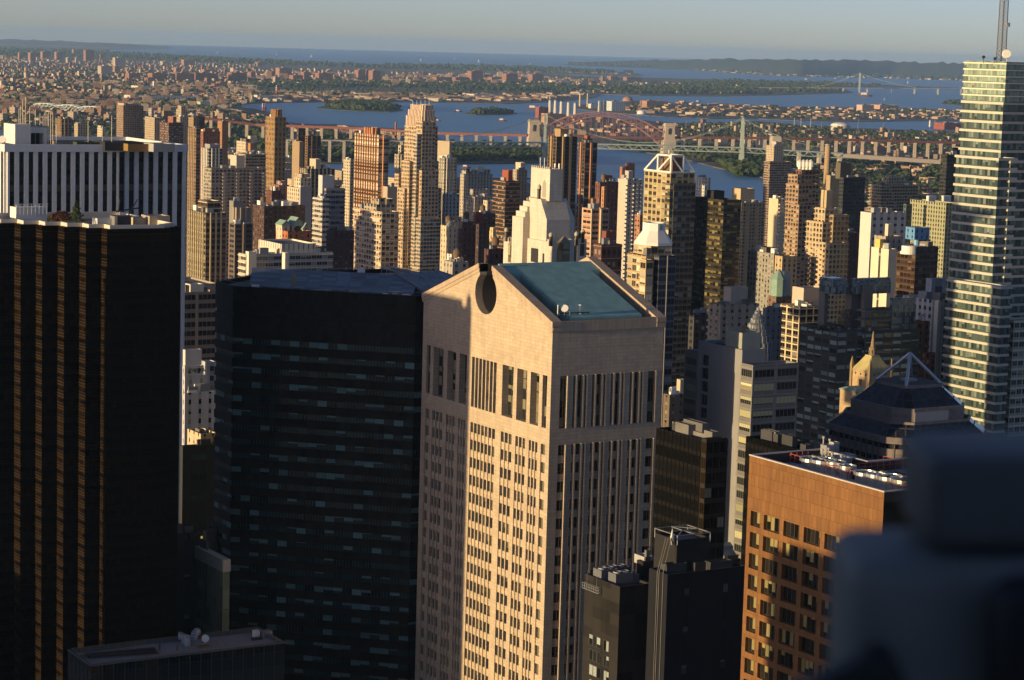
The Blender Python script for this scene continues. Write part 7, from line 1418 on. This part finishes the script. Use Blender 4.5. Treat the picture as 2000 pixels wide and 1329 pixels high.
# dark blue glass roof at the lower left
def corner_block():
    d = 570; C = at_d(178, 1299, d); L, W = run(C, Y3, 133), run(C, X3, 556); P = rect(C[0], C[1], C[0]+W, C[1]+L); z1 = C[2]; FOOT.append((C[0], C[1], C[0]+W, C[1]+L, 130, 556))
    t = empty('glass_block', (C[0], C[1], 0), 'dark blue glass block with a grey roof of fans, dish and sunken pit', 'office tower')
    g = fac((.03, .04, .045), glass=(.010, .018, .022), ww=.97, wh=.98, sill=.01, span=(.012, .018, .02), blind=.04, bc=(.05, .08, .09), gr=.08, mull=3, dirt=.2); MUL = fac((.2, .21, .21), ww=0, wr=.4)
    Q = ribbed(P, 3.0, .14, .14); mb = MB(); i = offs(P, -.5); mb.loft([P3(Q, 0), P3(Q, z1-.4)], bay=3, floor=3.9, nomin=.3); mb.build('wall', [g], t)
    mb = MB(); o = offs(P, .16); zf = z1-1.1; mb.loft([P3(o, z1-.4), P3(o, z1), P3(i, z1), P3(i, zf)], [0, 0, 0], cap=1, bay=1e9); mb.build('roof', [fac((.10, .11, .115), ww=0), mat('grey_deck', (.27, .26, .26), .9, noise=.15)], t)
    Zq = lambda px_, py_: at_z(px_, py_, zf)
    # sunken pit with a rounded end
    a, b = Zq(182, 1282), Zq(300, 1272); pit = [(a[0]+3*math.cos(th), a[1]+2.6*math.sin(th)) for th in np.linspace(math.pi*.5, math.pi*1.5, 9)]+[(b[0], b[1]-3.4), (b[0]+1, b[1]+2.6)]
    mb = MB(); mb.loft([P3(offs(pit, .25), zf-.05), P3(offs(pit, .25), zf+.3), P3(pit, zf+.3), P3(pit, zf+.05)], [0, 0, 0], cap=1, bay=1e9); mb.build('pit_rim', [fac((.12, .12, .12), ww=0), M_DARK], t)
    YR = mat('ochre_rail', (.28, .19, .06), .6); mb = MB(); pr = offs(pit, .5)
    for k in range(len(pr)):
        mb.tube((*pr[k-1], zf+1.1), (*pr[k], zf+1.1), .05, 5); mb.tube((*pr[k], zf), (*pr[k], zf+1.1), .05, 5)
    mb.build('railing', YR, t)
    mb = MB(); e = offs(P, -.8)
    for k in range(4):
        p, q = e[k-1], e[k]; n = int(math.dist(p, q)/2.5); mb.tube((*p, zf+1.5), (*q, zf+1.5), .05, 5)
        for j in range(n): s = j/n; x = (p[0]+(q[0]-p[0])*s, p[1]+(q[1]-p[1])*s); mb.tube((*x, zf), (*x, zf+1.5), .05, 5)
    mb.build('railing', YR, t)
    GA = mat('galvanised_metal', (.45, .47, .5), .45, .4)
    for px_, py_, ang, r in ((362, 1256, 2.6, 1.05), (378, 1250, .5, 1.05), (366, 1262, 1.2, .8)):        # curved duct elbows
        q = Zq(px_, py_); mb = MB(); prev = None; pts = [np.array([q[0], q[1], zf])+np.array([math.cos(ang)*(1-math.cos(a))*1.5, math.sin(ang)*(1-math.cos(a))*1.5, math.sin(a)*1.9]) for a in np.linspace(0, 1.75, 7)]
        for k in range(6): mb.tube(pts[k], pts[k+1], r, 14)
        mb.build('duct_elbow', GA, t)
    q = Zq(401, 1258); mb = MB(); mb.tube((q[0], q[1], zf), (q[0], q[1], zf+1.2), .12, 6); mb.tube((q[0], q[1], zf+1.5), (q[0]-.12, q[1]-.28, zf+1.55), 1.0, 20); mb.build('dish', M_WHITE, t)
    q = Zq(388, 1265); mb = MB(); P_ = rect(q[0]-.4, q[1]-1.2, q[0]+3.2, q[1]+1.2); mb.loft([P3(P_, zf), P3(P_, zf+.35), P3(offs(P_, -.3), zf+.35), P3(offs(P_, -.3), zf+.1)], [0, 0, 0], cap=1, bay=1e9); mb.build('roof_hatch', [YR, M_DARK], t)
    for px_, py_, h in ((423, 1264, 1.5), (312, 1270, 1.6), (346, 1271, 1.5), (492, 1240, 1.4)): q = Zq(px_, py_); mb = MB(); mb.tube((q[0], q[1], zf), (q[0], q[1], zf+h), .2, 8); mb.build('vent_pipe', mat('brown_vent', (.22, .12, .05), .6) if h == 1.5 else M_DARK, t)
    q = Zq(497, 1246); unit(t, q[0], q[1], zf, 1.6, 1.6, 1.8, M_WHITE); q = Zq(515, 1246); unit(t, q[0], q[1], zf, 2.6, 2.2, 1.6, M_STEEL)
    mb = MB(); q = Zq(505, 1250); mb.box(q[0]-2, q[1]-.3, zf+.05, q[0]+1, q[1]+.5, zf+.7); mb.build('roof_unit', M_DARK, t)
corner_block()
# ------------------------------------------------------------------ the gap between the bronze and the banded tower
s_wh = S((.52, .52, .53), bay=3.4, floor=3.3, ww=.28, wh=.5, sill=.3, blind=.25, glass=(.02, .022, .03), mull=1)
t, P, z = T('white prewar hotel stepping up in terraces between the two dark towers', 760, s_wh, (356.5, 361, 420, 768), [(356.7, 361, 404, 734, 3, None, 'upper_tier'), (357, 361, 398, 716, 6, None, 'upper_tier'), (357.3, 362, 394, 684, 9, PLAIN((.56, .54, .52)), 'upper_tier'), (392, 404, 424, 708, 14, S((.5, .5, .52), bay=3, floor=3.3, ww=.4, wh=.5), 'upper_tier')], ck=4, cat='hotel', name='hotel')
q = at_d(384, 728, 764); mb = MB(); leafcloud('roof_planting', (q[0], q[1], zpx(q, 728)), 260, lambda g: (g.uniform(-3, 3), g.uniform(-.6, .6), g.uniform(0, 1.4)), WOOD1, t, .4, 3)
T('low cream house with a lit roof between the white hotel and dark block', 728, S((.55, .44, .28), ww=.25, wh=.4), (366, 392, 424, 848), [(402, 410, 422, 841, 5, None, 'bulkhead')], ck=1, name='low_house')
t, P, z = dark('dark office block with pale roof stripes below the white hotel', 700, (353, 357, 420, 872), s=S((.03, .03, .033), bay=9, floor=6.5, ww=.5, wh=.25, glass=(.03, .04, .05), blind=.2, bc=(.1, .1, .12), lit=.05), ck=3)
t, P, z = dark('dark brown block with pale ledges beside the bronze tower', 655, (325, 340, 392, 1044), s=S((.035, .025, .02), bay=6, floor=6, ww=.2, wh=.3, dirt=.3), ck=4)
t, P, z = T('yellow green glass block with a pale top band beside the banded tower', 640, S((.36, .36, .28), bay=2.2, floor=6.2, ww=.9, wh=.95, sill=.02, glass=(.12, .17, .09), blind=.5, bc=(.3, .38, .2), gr=.25, mull=1), (382, 436, 444, 1096), ck=1, name='glass_block')
mb = MB(); o = offs(P, .2); mb.loft([P3(o, z-3.2), P3(o, z+.3), P3(offs(P, -.6), z+.3)], cap=0, bottom=0, bay=1e9); mb.build('top_band', mat('top_band', (.66, .6, .45), .7), t)
t, P, z = dark('dark block with white roof edges just behind the yellow green glass block', 668, (396, 404, 424, 1040), s=PLAIN((.14, .09, .06)), ck=2)
# ------------------------------------------------------------------ the terraced dark building
def terraced():
    d = 1025; s = S((.075, .07, .065), 'slab', bay=5.6, floor=3.65, slab=.2, ww=.84, wh=.5, sill=.36, glass=(.04, .06, .06), blind=.65, bc=(.42, .56, .54), mull=5, trim=(.07, .066, .062)); cn = PLAIN((.17, .16, .145)); gz = S((.06, .06, .062), bay=1.3, floor=3.4, ww=.9, wh=.9, sill=.05, glass=(.10, .15, .17), blind=.35, bc=(.32, .42, .44), mull=1)
    t, P, z1 = T('dark terraced tower with barrel glazed penthouses and hanging roof gardens', d, s, (1563, 1636, 1692, 646), [(1672, 1690, 1797, 648, 6, s, 'side_wing'), (1676, 1690, 1742, 604, 10, S((.13, .12, .11), 'slab', bay=4, floor=4.3, slab=.9, ww=.85, wh=.6, blind=.4, bc=(.3, .33, .3), trim=(.2, .19, .175)), 'upper_tier'), (1732, 1742, 1789, 602, 8, gz, 'upper_tier'), (1652, 1664, 1684, 574, 16, cn, 'shaft'), (1683, 1689, 1706, 558, 13, cn, 'shaft'), (1600, 1612, 1618, 566, 20, cn, 'shaft')], ck=0, name='terraced_tower', cat='apartment tower'); COVER.append((1563, 1797, 640, d))
    def barrel(xl, xc, xr, yb, yt, dd, nm='barrel_roof'):
        c = at_d(xc, yb, d+dd); L, W = run(c, Y3, xl), run(c, X3, xr); zt = zpx(c, yt); h = zt-c[2]; mb = MB(); n = 10; rings = []
        prof = [(c[1], c[2]-3.2), (c[1], c[2])]+[(c[1]+min(L*.5, h*1.2)*(1-math.cos(a)), c[2]+h*math.sin(a)) for a in np.linspace(.25, math.pi/2, 8)]+[(c[1]+L, zt), (c[1]+L, c[2]-3.2)]
        A = [mb.vert((c[0], y, z)) for y, z in prof]; B = [mb.vert((c[0]+W, y, z)) for y, z in prof]; k = round(W/1.2)
        for i in range(len(prof)-1): mb.face([A[i], B[i], B[i+1], A[i+1]], 0, [(0, .05), (k, .05), (k, .95), (0, .95)])
        mb.face(A[::-1], 0, [(y/1.5, (z-c[2])/2.5) for y, z in prof][::-1]); mb.face(B, 0, [(y/1.5, (z-c[2])/2.5) for y, z in prof]); mb.face([A[0], A[-1], B[-1], B[0]], 1)
        mb.build(nm, [gz['m'], cn['m']], t)
    barrel(1600, 1632, 1657, 562, 546, 8); barrel(1660, 1668, 1740, 562, 545, 12); barrel(1738, 1744, 1788, 597, 583, 7.5)
    q = at_d(1640, 612, d+6); leafcloud('roof_garden', (q[0], q[1], z1-.6), 900, lambda g: (g.uniform(-12, 7), g.uniform(-1, 9), abs(g.gauss(0, 1.1))), leafmat('garden_leaves', (.015, .025, .01), (.05, .06, .02)), t, .5, 9)
    q = at_d(1650, 600, d+14); leafcloud('hanging_vine', (q[0], q[1], z1), 800, lambda g: (g.uniform(-3.5, 3.5), g.uniform(-1.5, 1.5), g.uniform(0, 8)), leafmat('vine_leaves', (.012, .018, .01), (.035, .04, .02)), t, .45, 10)
    r = random.Random(4)
    for k in range(6): q = at_d(1600+k*20, 610, d+8); unit(t, q[0], q[1], z1-1, .9, .9, r.uniform(1.2, 2.4), M_ROOFL)
terraced()
# ------------------------------------------------------------------ the spired stone tower
def spired():
    d = 930; C = at_d(1699, 727, d); L, W = run(C, Y3, 1664), run(C, X3, 1741); x0, y0, x1, y1 = C[0], C[1], C[0]+W, C[1]+L; z1 = C[2]
    t = empty('spired_tower', (x0, y0, 0), 'sunlit stone tower with a pale copper hip roof, pinnacles and spire', 'tower'); STN = brickmat('honey_stone', (.5, .36, .2), (.42, .3, .165), (.28, .2, .11), 1.4, .7, .03)
    FOOT.append((x0-12, y0-12, x1, y1+10, 1641, 1741))
    mb = MB(); mb.loft([P3(rect(x0, y0, x1, y1), 0), P3(rect(x0, y0, x1, y1), z1-.6), P3(rect(x0-.35, y0-.35, x1+.35, y1+.35), z1-.4), P3(rect(x0-.35, y0-.35, x1+.35, y1+.35), z1)], cap=0, bay=1e9)
    for i, f in enumerate(mb.f):
        if len(f) == 4: mb.uv[i] = [((mb.v[k][0]-x0)+(mb.v[k][1]-y0), mb.v[k][2]) for k in f]
    mb.build('wall', STN, t)
    zt = zpx(C, 700.5); cx, cy = (x0+x1)/2, (y0+y1)/2; a = 2.1; CP = mat('pale_copper', (.42, .36, .16), .7, 0, .3, .5, streak=1)
    mb = MB(); mb.loft([P3(rect(x0-.1, y0-.1, x1+.1, y1+.1), z1), P3(rect(x0+W*.18, y0+L*.18, x1-W*.18, y1-L*.18), z1+(zt-z1)*.55), P3(rect(cx-a, cy-a, cx+a, cy+a), zt), P3(rect(cx-a, cy-a, cx+a, cy+a), zt+.5)], cap=0, bay=1e9); mb.build('roof', CP, t)
    z2, z3 = zpx((cx, cy, 0), 679), zpx((cx, cy, 0), 648); mb = MB(); e = lambda r, z: [(cx+r*math.cos(k*math.pi/4+.39), cy+r*math.sin(k*math.pi/4+.39), z) for k in range(8)]
    mb.loft([e(1.45, zt+.3), e(1.45, z2-.3), e(1.7, z2-.2), e(1.7, z2)], cap=0, bay=1e9); o = mb.build('lantern', STN, t); mb = MB(); mb.loft([e(1.0, z2), e(.22, z3)], cap=0, bay=1e9); mb.build('spire', STN, t)
    for k in range(8): m2 = MB(); th = k*math.pi/4; p = (cx+1.36*math.cos(th), cy+1.36*math.sin(th)); m2.tube((*p, zt+.8), (*p, z2-.9), .22, 6); m2.build('opening', M_DARK, o)
    for x, y in ((x0, y0), (x0, y1), (x1, y0), (x1, y1)):
        mb = MB(); mb.loft([P3(rect(x-.6, y-.6, x+.6, y+.6), z1-9), P3(rect(x-.6, y-.6, x+.6, y+.6), z1+1.6), P3(rect(x-.7, y-.7, x+.7, y+.7), z1+1.6), P3(rect(x-.08, y-.08, x+.08, y+.08), z1+5.2)], cap=0, bay=1e9); mb.build('pinnacle', STN, t)
    for k in range(3):
        y = y0+L*(.22+.28*k); mb = MB(); mb.box(x0-.05, y-.4, z1-1.9, x0+.3, y+.4, z1-1.1); mb.build('window', M_DARK, t)
        x = x0+W*(.2+.28*k); mb = MB(); mb.box(x-.35, y0-.05, z1-1.9, x+.35, y0+.3, z1-1.1); mb.build('window', M_DARK, t)
    for k in (-1, 1): mb = MB(); y = cy+k*.45; mb.box(x0-.05, y-.28, z1-6.2, x0+.3, y+.28, z1-3.6); mb.build('window', M_DARK, t)
    for k in (-1, 1): mb = MB(); x = cx+k*.45; mb.box(x-.28, y0-.05, z1-6.2, x+.28, y0+.3, z1-3.6); mb.build('window', M_DARK, t)
    c2 = at_d(1671, 766, d-4); l2 = run(c2, Y3, 1641); mb = MB(); P = rect(c2[0], c2[1], c2[0]+14, c2[1]+l2); mb.loft([P3(P, 0), P3(P, c2[2])], bay=1e9, cap=0)
    for i, f in enumerate(mb.f): mb.uv[i] = [((mb.v[k][0]-x0)+(mb.v[k][1]-y0), mb.v[k][2]) for k in f]
    mb.build('side_wing', STN, t); mb = MB(); mb.loft([P3(offs(P, .4), c2[2]-.2), P3(offs(P, .4), c2[2]+.15), P3(offs(P, -2), c2[2]+1.2)], cap=0, bottom=0, bay=1e9); mb.build('wing_roof', COPPER, t)
spired()
# ------------------------------------------------------------------ silver stepped crown
def silver_crown():
    d = 880; c = at_d(1479, 640, d); cx, cy = c[0], c[1]; t = empty('silver_crown_tower', (cx, cy, 0), 'slim silver ribbed tower stepping up to a rounded point', 'office tower'); FOOT.append((cx-8, cy-8, cx+8, cy+8, 1450, 1510))
    SVR = fac((.42, .46, .5), glass=(.02, .025, .035), ww=.6, wh=.8, sill=.1, span=(.03, .035, .04), blind=.1, wr=.4, mull=1, dirt=.1)
    tiers = [(603, 3), (609, 6), (616, 9), (624, 13), (633, 18), (643, 22), (655, 26), (668, 30), (900, 33)]
    def circ(r): 
        out = []
        for k in range(20):
            for f, q in ((0, 1.0), (.3, 1.0), (.3, 1.07), (.6, 1.07)): th = 2*math.pi*(k+f)/20; out.append((cx+r*q*math.cos(th), cy+r*q*math.sin(th)))
        return out
    for (ya, ra), (yb, rb) in zip(tiers, tiers[1:]):
        zt, zb = zpx(c, ya), zpx(c, yb)-.3; r = ra*d/FPX; P = circ(r); mb = MB(); mb.loft([P3(P, zb if yb < 900 else 0), P3(P, zt), P3([(cx+(x-cx)*.8, cy+(y-cy)*.8) for x, y in P], zt+.5)], cap=0, bay=.8, floor=2.6, nomin=.1); mb.build('crown_tier' if yb < 900 else 'wall', SVR, t)
silver_crown()
# ------------------------------------------------------------------ towers up-sun of the view that stop its light
def offstage(label, x0, y0, x1, y1, h, fin=False):
    t = empty('office_tower', (x0, y0, 0), label, 'office tower'); mb = MB(); shell(mb, rect(x0, y0, x1, y1), 0, h, 3, 3.8); mb.build('wall', [fac((.4, .36, .3), ww=.5, wh=.6), M_ROOF, M_ROOF], t); FOOT.append((x0, y0, x1, y1, -900, -800))
    m2 = MB(); m2.box(x0+4, y0+5, h-1, x1-4, y1-5, h+2); m2.build('bulkhead', M_ROOF, t)
    if fin:
        for x, y in ((x0+1.5, y0+1.5), (x1-1.5, y0+1.5), (x0+1.5, y1-1.5), (x1-1.5, y1-1.5)): m2 = MB(); m2.revolve((x, y, h-1), [(1.2, 0), (1.2, 3.5), (.3, 4.5), (.1, 6)], 8); m2.build('finial', M_ROOF, t)
C = at_d(1080, 630, 583); q = at_x(920, 640, C[0]); ys = q[1]+(C[0]-115)*math.tan(SUN_N); zs = at_x(905, 598, C[0])[2]+(C[0]-115)*math.tan(SUN_EL)/math.cos(SUN_N)
offstage('tall beige office tower standing up-sun of the gabled tower', 80, ys, 115, 575.5, zs, True)
offstage('mid height beige office block up-sun of the bronze tower', 10, 592, 70, 650, 117)
C = at_d(1727, 962, 419); q = at_x(1528, 1095, C[0]); ye = q[1]+(C[0]-60)*math.tan(SUN_N)
offstage('broad beige office tower up-sun of the brown granite tower', 10, ye-75, 60, ye+3, at_x(1560, 1085, C[0])[2]+(C[0]-60)*math.tan(SUN_EL))
# ------------------------------------------------------------------ low blocks between the towers
def fillers():
    rr = random.Random(77); cand = []
    ax = [165, 300, 440, 590, 750, 950, 1150, 1350, 1550, 1850]
    cov = COVER+[(f[4], f[5], None, None, f) for f in FOOT]
    base = []
    for f in FOOT: 
        base.append(f)
    for k in range(7, 58):
        ys0, ys1 = k*80.0+9, k*80.0+71
        for a, b in zip(ax, ax[1:]):
            x = a+12
            while x < b-26:
                w_ = rr.uniform(16, 40); w_ = min(w_, b-12-x)
                for (ya, yb) in ((ys0, ys0+rr.uniform(22, 30)), (ys1-rr.uniform(22, 30), ys1)):
                    px_, py_ = proj((x+w_/2, ya, 30)); dep = np.dot(np.array([x, ya, 0]), FH)
                    if not (-30 < px_ < 2030) or dep < 900 or dep > 4700: continue
                    h = rr.choice((16, 18, 20, 24, 30, 38, 46, 52)) if dep < 3000 else rr.choice((12, 14, 18, 22, 40))
                    cand.append((dep, x, ya, x+w_, yb, h))
                x += w_+rr.choice((0.3, 0.3, 3))
    cand.sort(); out = []
    tops = [(c[0], c[1], c[2], c[3]) for c in COVER]+TOPS
    for dep, x0, y0, x1, y1, h in cand:
        if any(x0 < f[2]+2 and x1 > f[0]-2 and y0 < f[3]+2 and y1 > f[1]-2 for f in base): continue
        pts = [proj((x, y, h)) for x, y in ((x0, y1), (x0, y0), (x1, y0))]; xs = [p[0] for p in pts]; vis = False
        for s in np.linspace(.05, .95, 7):
            px_ = xs[0]+(xs[2]-xs[0])*s; py_ = min(p[1] for p in pts)
            if not any(a < px_ < b and yt < py_ and dd < dep for a, b, yt, dd in tops): vis = True
        if vis: out.append((dep, x0, y0, x1, y1, h)); tops.append((xs[0], xs[2], max(p[1] for p in pts), dep))
    return out
TOPS = []
for o in list(bpy.data.objects):               # what already stands: columns hidden behind each tower
    if o.type == 'MESH' and o.name.split('.')[0] in ('wall', 'upper_tier', 'side_wing') and o.parent and o.parent.parent is None and len(o.data.vertices) > 7:
        L = np.array(o.parent.location); v = np.array([w_.co[:] for w_ in o.data.vertices])+L; lo, hi = v.min(0), v.max(0)
        if np.dot(lo, FH) > 5200: continue
        p = [proj((lo[0], hi[1], hi[2])), proj((lo[0], lo[1], hi[2])), proj((hi[0], lo[1], hi[2]))]; TOPS.append((p[0][0], p[2][0], max(q[1] for q in p), np.dot(lo, FH)))
FILL = fillers()
KINDS = [('red brick', S(RB, ww=.38, wh=.45, dirt=.25)), ('dark brown brick', S(DB, ww=.4, wh=.45, dirt=.25)), ('cream', S(CR, ww=.36, wh=.45, dirt=.2)), ('tan brick', S(TN, ww=.4, wh=.45, dirt=.2)), ('grey', S(GY, ww=.42, wh=.5, dirt=.2)), ('beige', S(BE, ww=.38, wh=.45, dirt=.2)), ('pale stone', S(WH, ww=.35, wh=.45, dirt=.2))]
for dep, x0, y0, x1, y1, h in FILL[:290]:
    nm, s = rng.choice(KINDS); tk = rng.random() < .2; far_ = dep > 2600
    t = empty('low_rise_building', (x0, y0, 0), f'low {nm} building {"with a roof water tank " if tk else ""}{"in far streets by the river" if far_ else "between the towers"}', 'building', f'low {nm} buildings {"by the river" if far_ else "between the towers"}{" with tanks" if tk else ""}')
    mb = MB(); P = rect(x0, y0, x1, y1); hh = h*rng.uniform(.85, 1.15); shell(mb, P, 0, hh, 3.4, 3.2, par=1.0); mb.build('wall', [s['m'], rng.choice((M_ROOF, M_ROOFD, M_ROOFL)), s['trim']], t)
    m2 = MB(); a, b = x0+rng.uniform(.1, .5)*(x1-x0), y0+rng.uniform(.2, .5)*(y1-y0); m2.box(a, b, hh-1, a+5, b+5, hh+3.5, 0, False); m2.build('bulkhead', s['trim'], t)
    if tk: tank(t, x0+(x1-x0)*.75, y0+(y1-y0)*.3, hh-.8)
print('fillers', len(FILL))
# street trees of the river side
P_ = []; R_ = []
for k in range(900):
    x, y = rng.uniform(600, 1900), rng.uniform(900, 3600); d = np.dot(np.array([x, y, 0]), FH); px_, py_ = proj((x, y, 8))
    if 0 < px_ < 2000 and d > 1100 and not any(f[0]-4 < x < f[2]+4 and f[1]-4 < y < f[3]+4 for f in FOOT) and not any(f[1]-3 < x < f[3]+3 and f[2]-3 < y < f[4]+3 for f in FILL): P_.append((x, y, rng.uniform(6, 10))); R_.append(rng.uniform(3.5, 6))
if P_: clumps('street_tree_canopy', P_, R_, WOOD1, seed=5)
# ------------------------------------------------------------------ the terrace under the camera and its viewing machine
mb = MB(); mb.box(-40, -30, 0, 2.0, 3.2, 253.0); t = empty('observation_tower', (0, 0, 0), 'limestone tower whose roof terrace carries the viewing machine', 'office tower'); mb.build('wall', fac((.5, .45, .38), ww=0), t)
mb = MB(); mb.box(-40, -30, 253.02, 2.3, 3.5, 253.3); mb.build('terrace', CONC, t)
mb = MB(); mb.box(-16, -20, 253.3, -7, 6.5, 262); mb.build('shade_block', fac((.5, .45, .38), ww=0), t)  # unseen block added to shade the viewing machine
import bmesh
def rbox(name, C, size, bev, m, parent, seg=5):
    bm = bmesh.new(); bmesh.ops.create_cube(bm, size=1.0)
    for v in bm.verts: v.co = Vector((v.co.x*size[0], v.co.y*size[1], v.co.z*size[2]))
    bmesh.ops.bevel(bm, geom=bm.edges[:], offset=bev, segments=seg, profile=.5, affect='EDGES')
    me = bpy.data.meshes.new(name); bm.to_mesh(me); bm.free(); me.materials.append(m)
    for p in me.polygons: p.use_smooth = True
    o = bpy.data.objects.new(name, me); COL.objects.link(o); o.parent = parent
    o.location = tuple(np.array(C)-np.array(parent.location)); o.rotation_euler = (0, -ROLL, -YAW); return o
VD = 2.3; vp = lambda px_, py_, d=VD: at_d(px_, py_, d); mpp = VD/FPX
base = vp(1840, 1200, VD+.12); tv = empty('viewing_machine', (base[0], base[1], 253.3), 'blurred dark grey viewing machine with rounded casing close to the lens', 'viewing machine')
VM = mat('viewer_paint', (.20, .215, .205), .6, .0, .22, 9.0); VM3 = mat('viewer_hood', (.10, .11, .11), .6, .0, .2, 9.0); VM2 = mat('viewer_dark', (.012, .013, .016), .6, 0, .1, 3)
rbox('casing', vp(1890, 1262), (520*mpp, .2, 420*mpp), 55*mpp, VM, tv)
rbox('hood', vp(1975, 955, VD+.02), (392*mpp, .18, 185*mpp), 34*mpp, VM3, tv)
rbox('neck', vp(1960, 1045, VD+.03), (320*mpp, .12, 60*mpp), 12*mpp, VM2, tv)
rbox('eyepiece', vp(2030, 1260, VD-.14), (190*mpp, .08, 260*mpp), 60*mpp, VM2, tv)
o = rbox('bracket', vp(1640, 1350, VD-.12), (240*mpp, .05, 90*mpp), 20*mpp, VM2, tv); o.rotation_euler = (0, -R(28), -YAW)
mb = MB(); mb.revolve((base[0], base[1], 253.3), [(.17, 0), (.17, .04), (.07, .1), (.06, base[2]-253.3-.1)], 20); mb.build('pedestal', VM, tv)
# ================================================================== the air
mb = MB(); mb.box(-31000, -7000, -4, 91000, 63000, 345.0); hz = mb.build('haze', [bpy.data.materials.new('haze')]); tag(hz, kind='stuff')
m = hz.data.materials[0]; m.use_nodes = True; nt = m.node_tree; nt.nodes.clear(); o = nt.nodes.new('ShaderNodeOutputMaterial'); v = nt.nodes.new('ShaderNodeVolumePrincipled')
v.inputs['Color'].default_value = (.40, .63, 1.0, 1); v.inputs['Density'].default_value = 1.8e-5; v.inputs['Anisotropy'].default_value = 0.0
nt.links.new(v.outputs[0], o.inputs['Volume'])
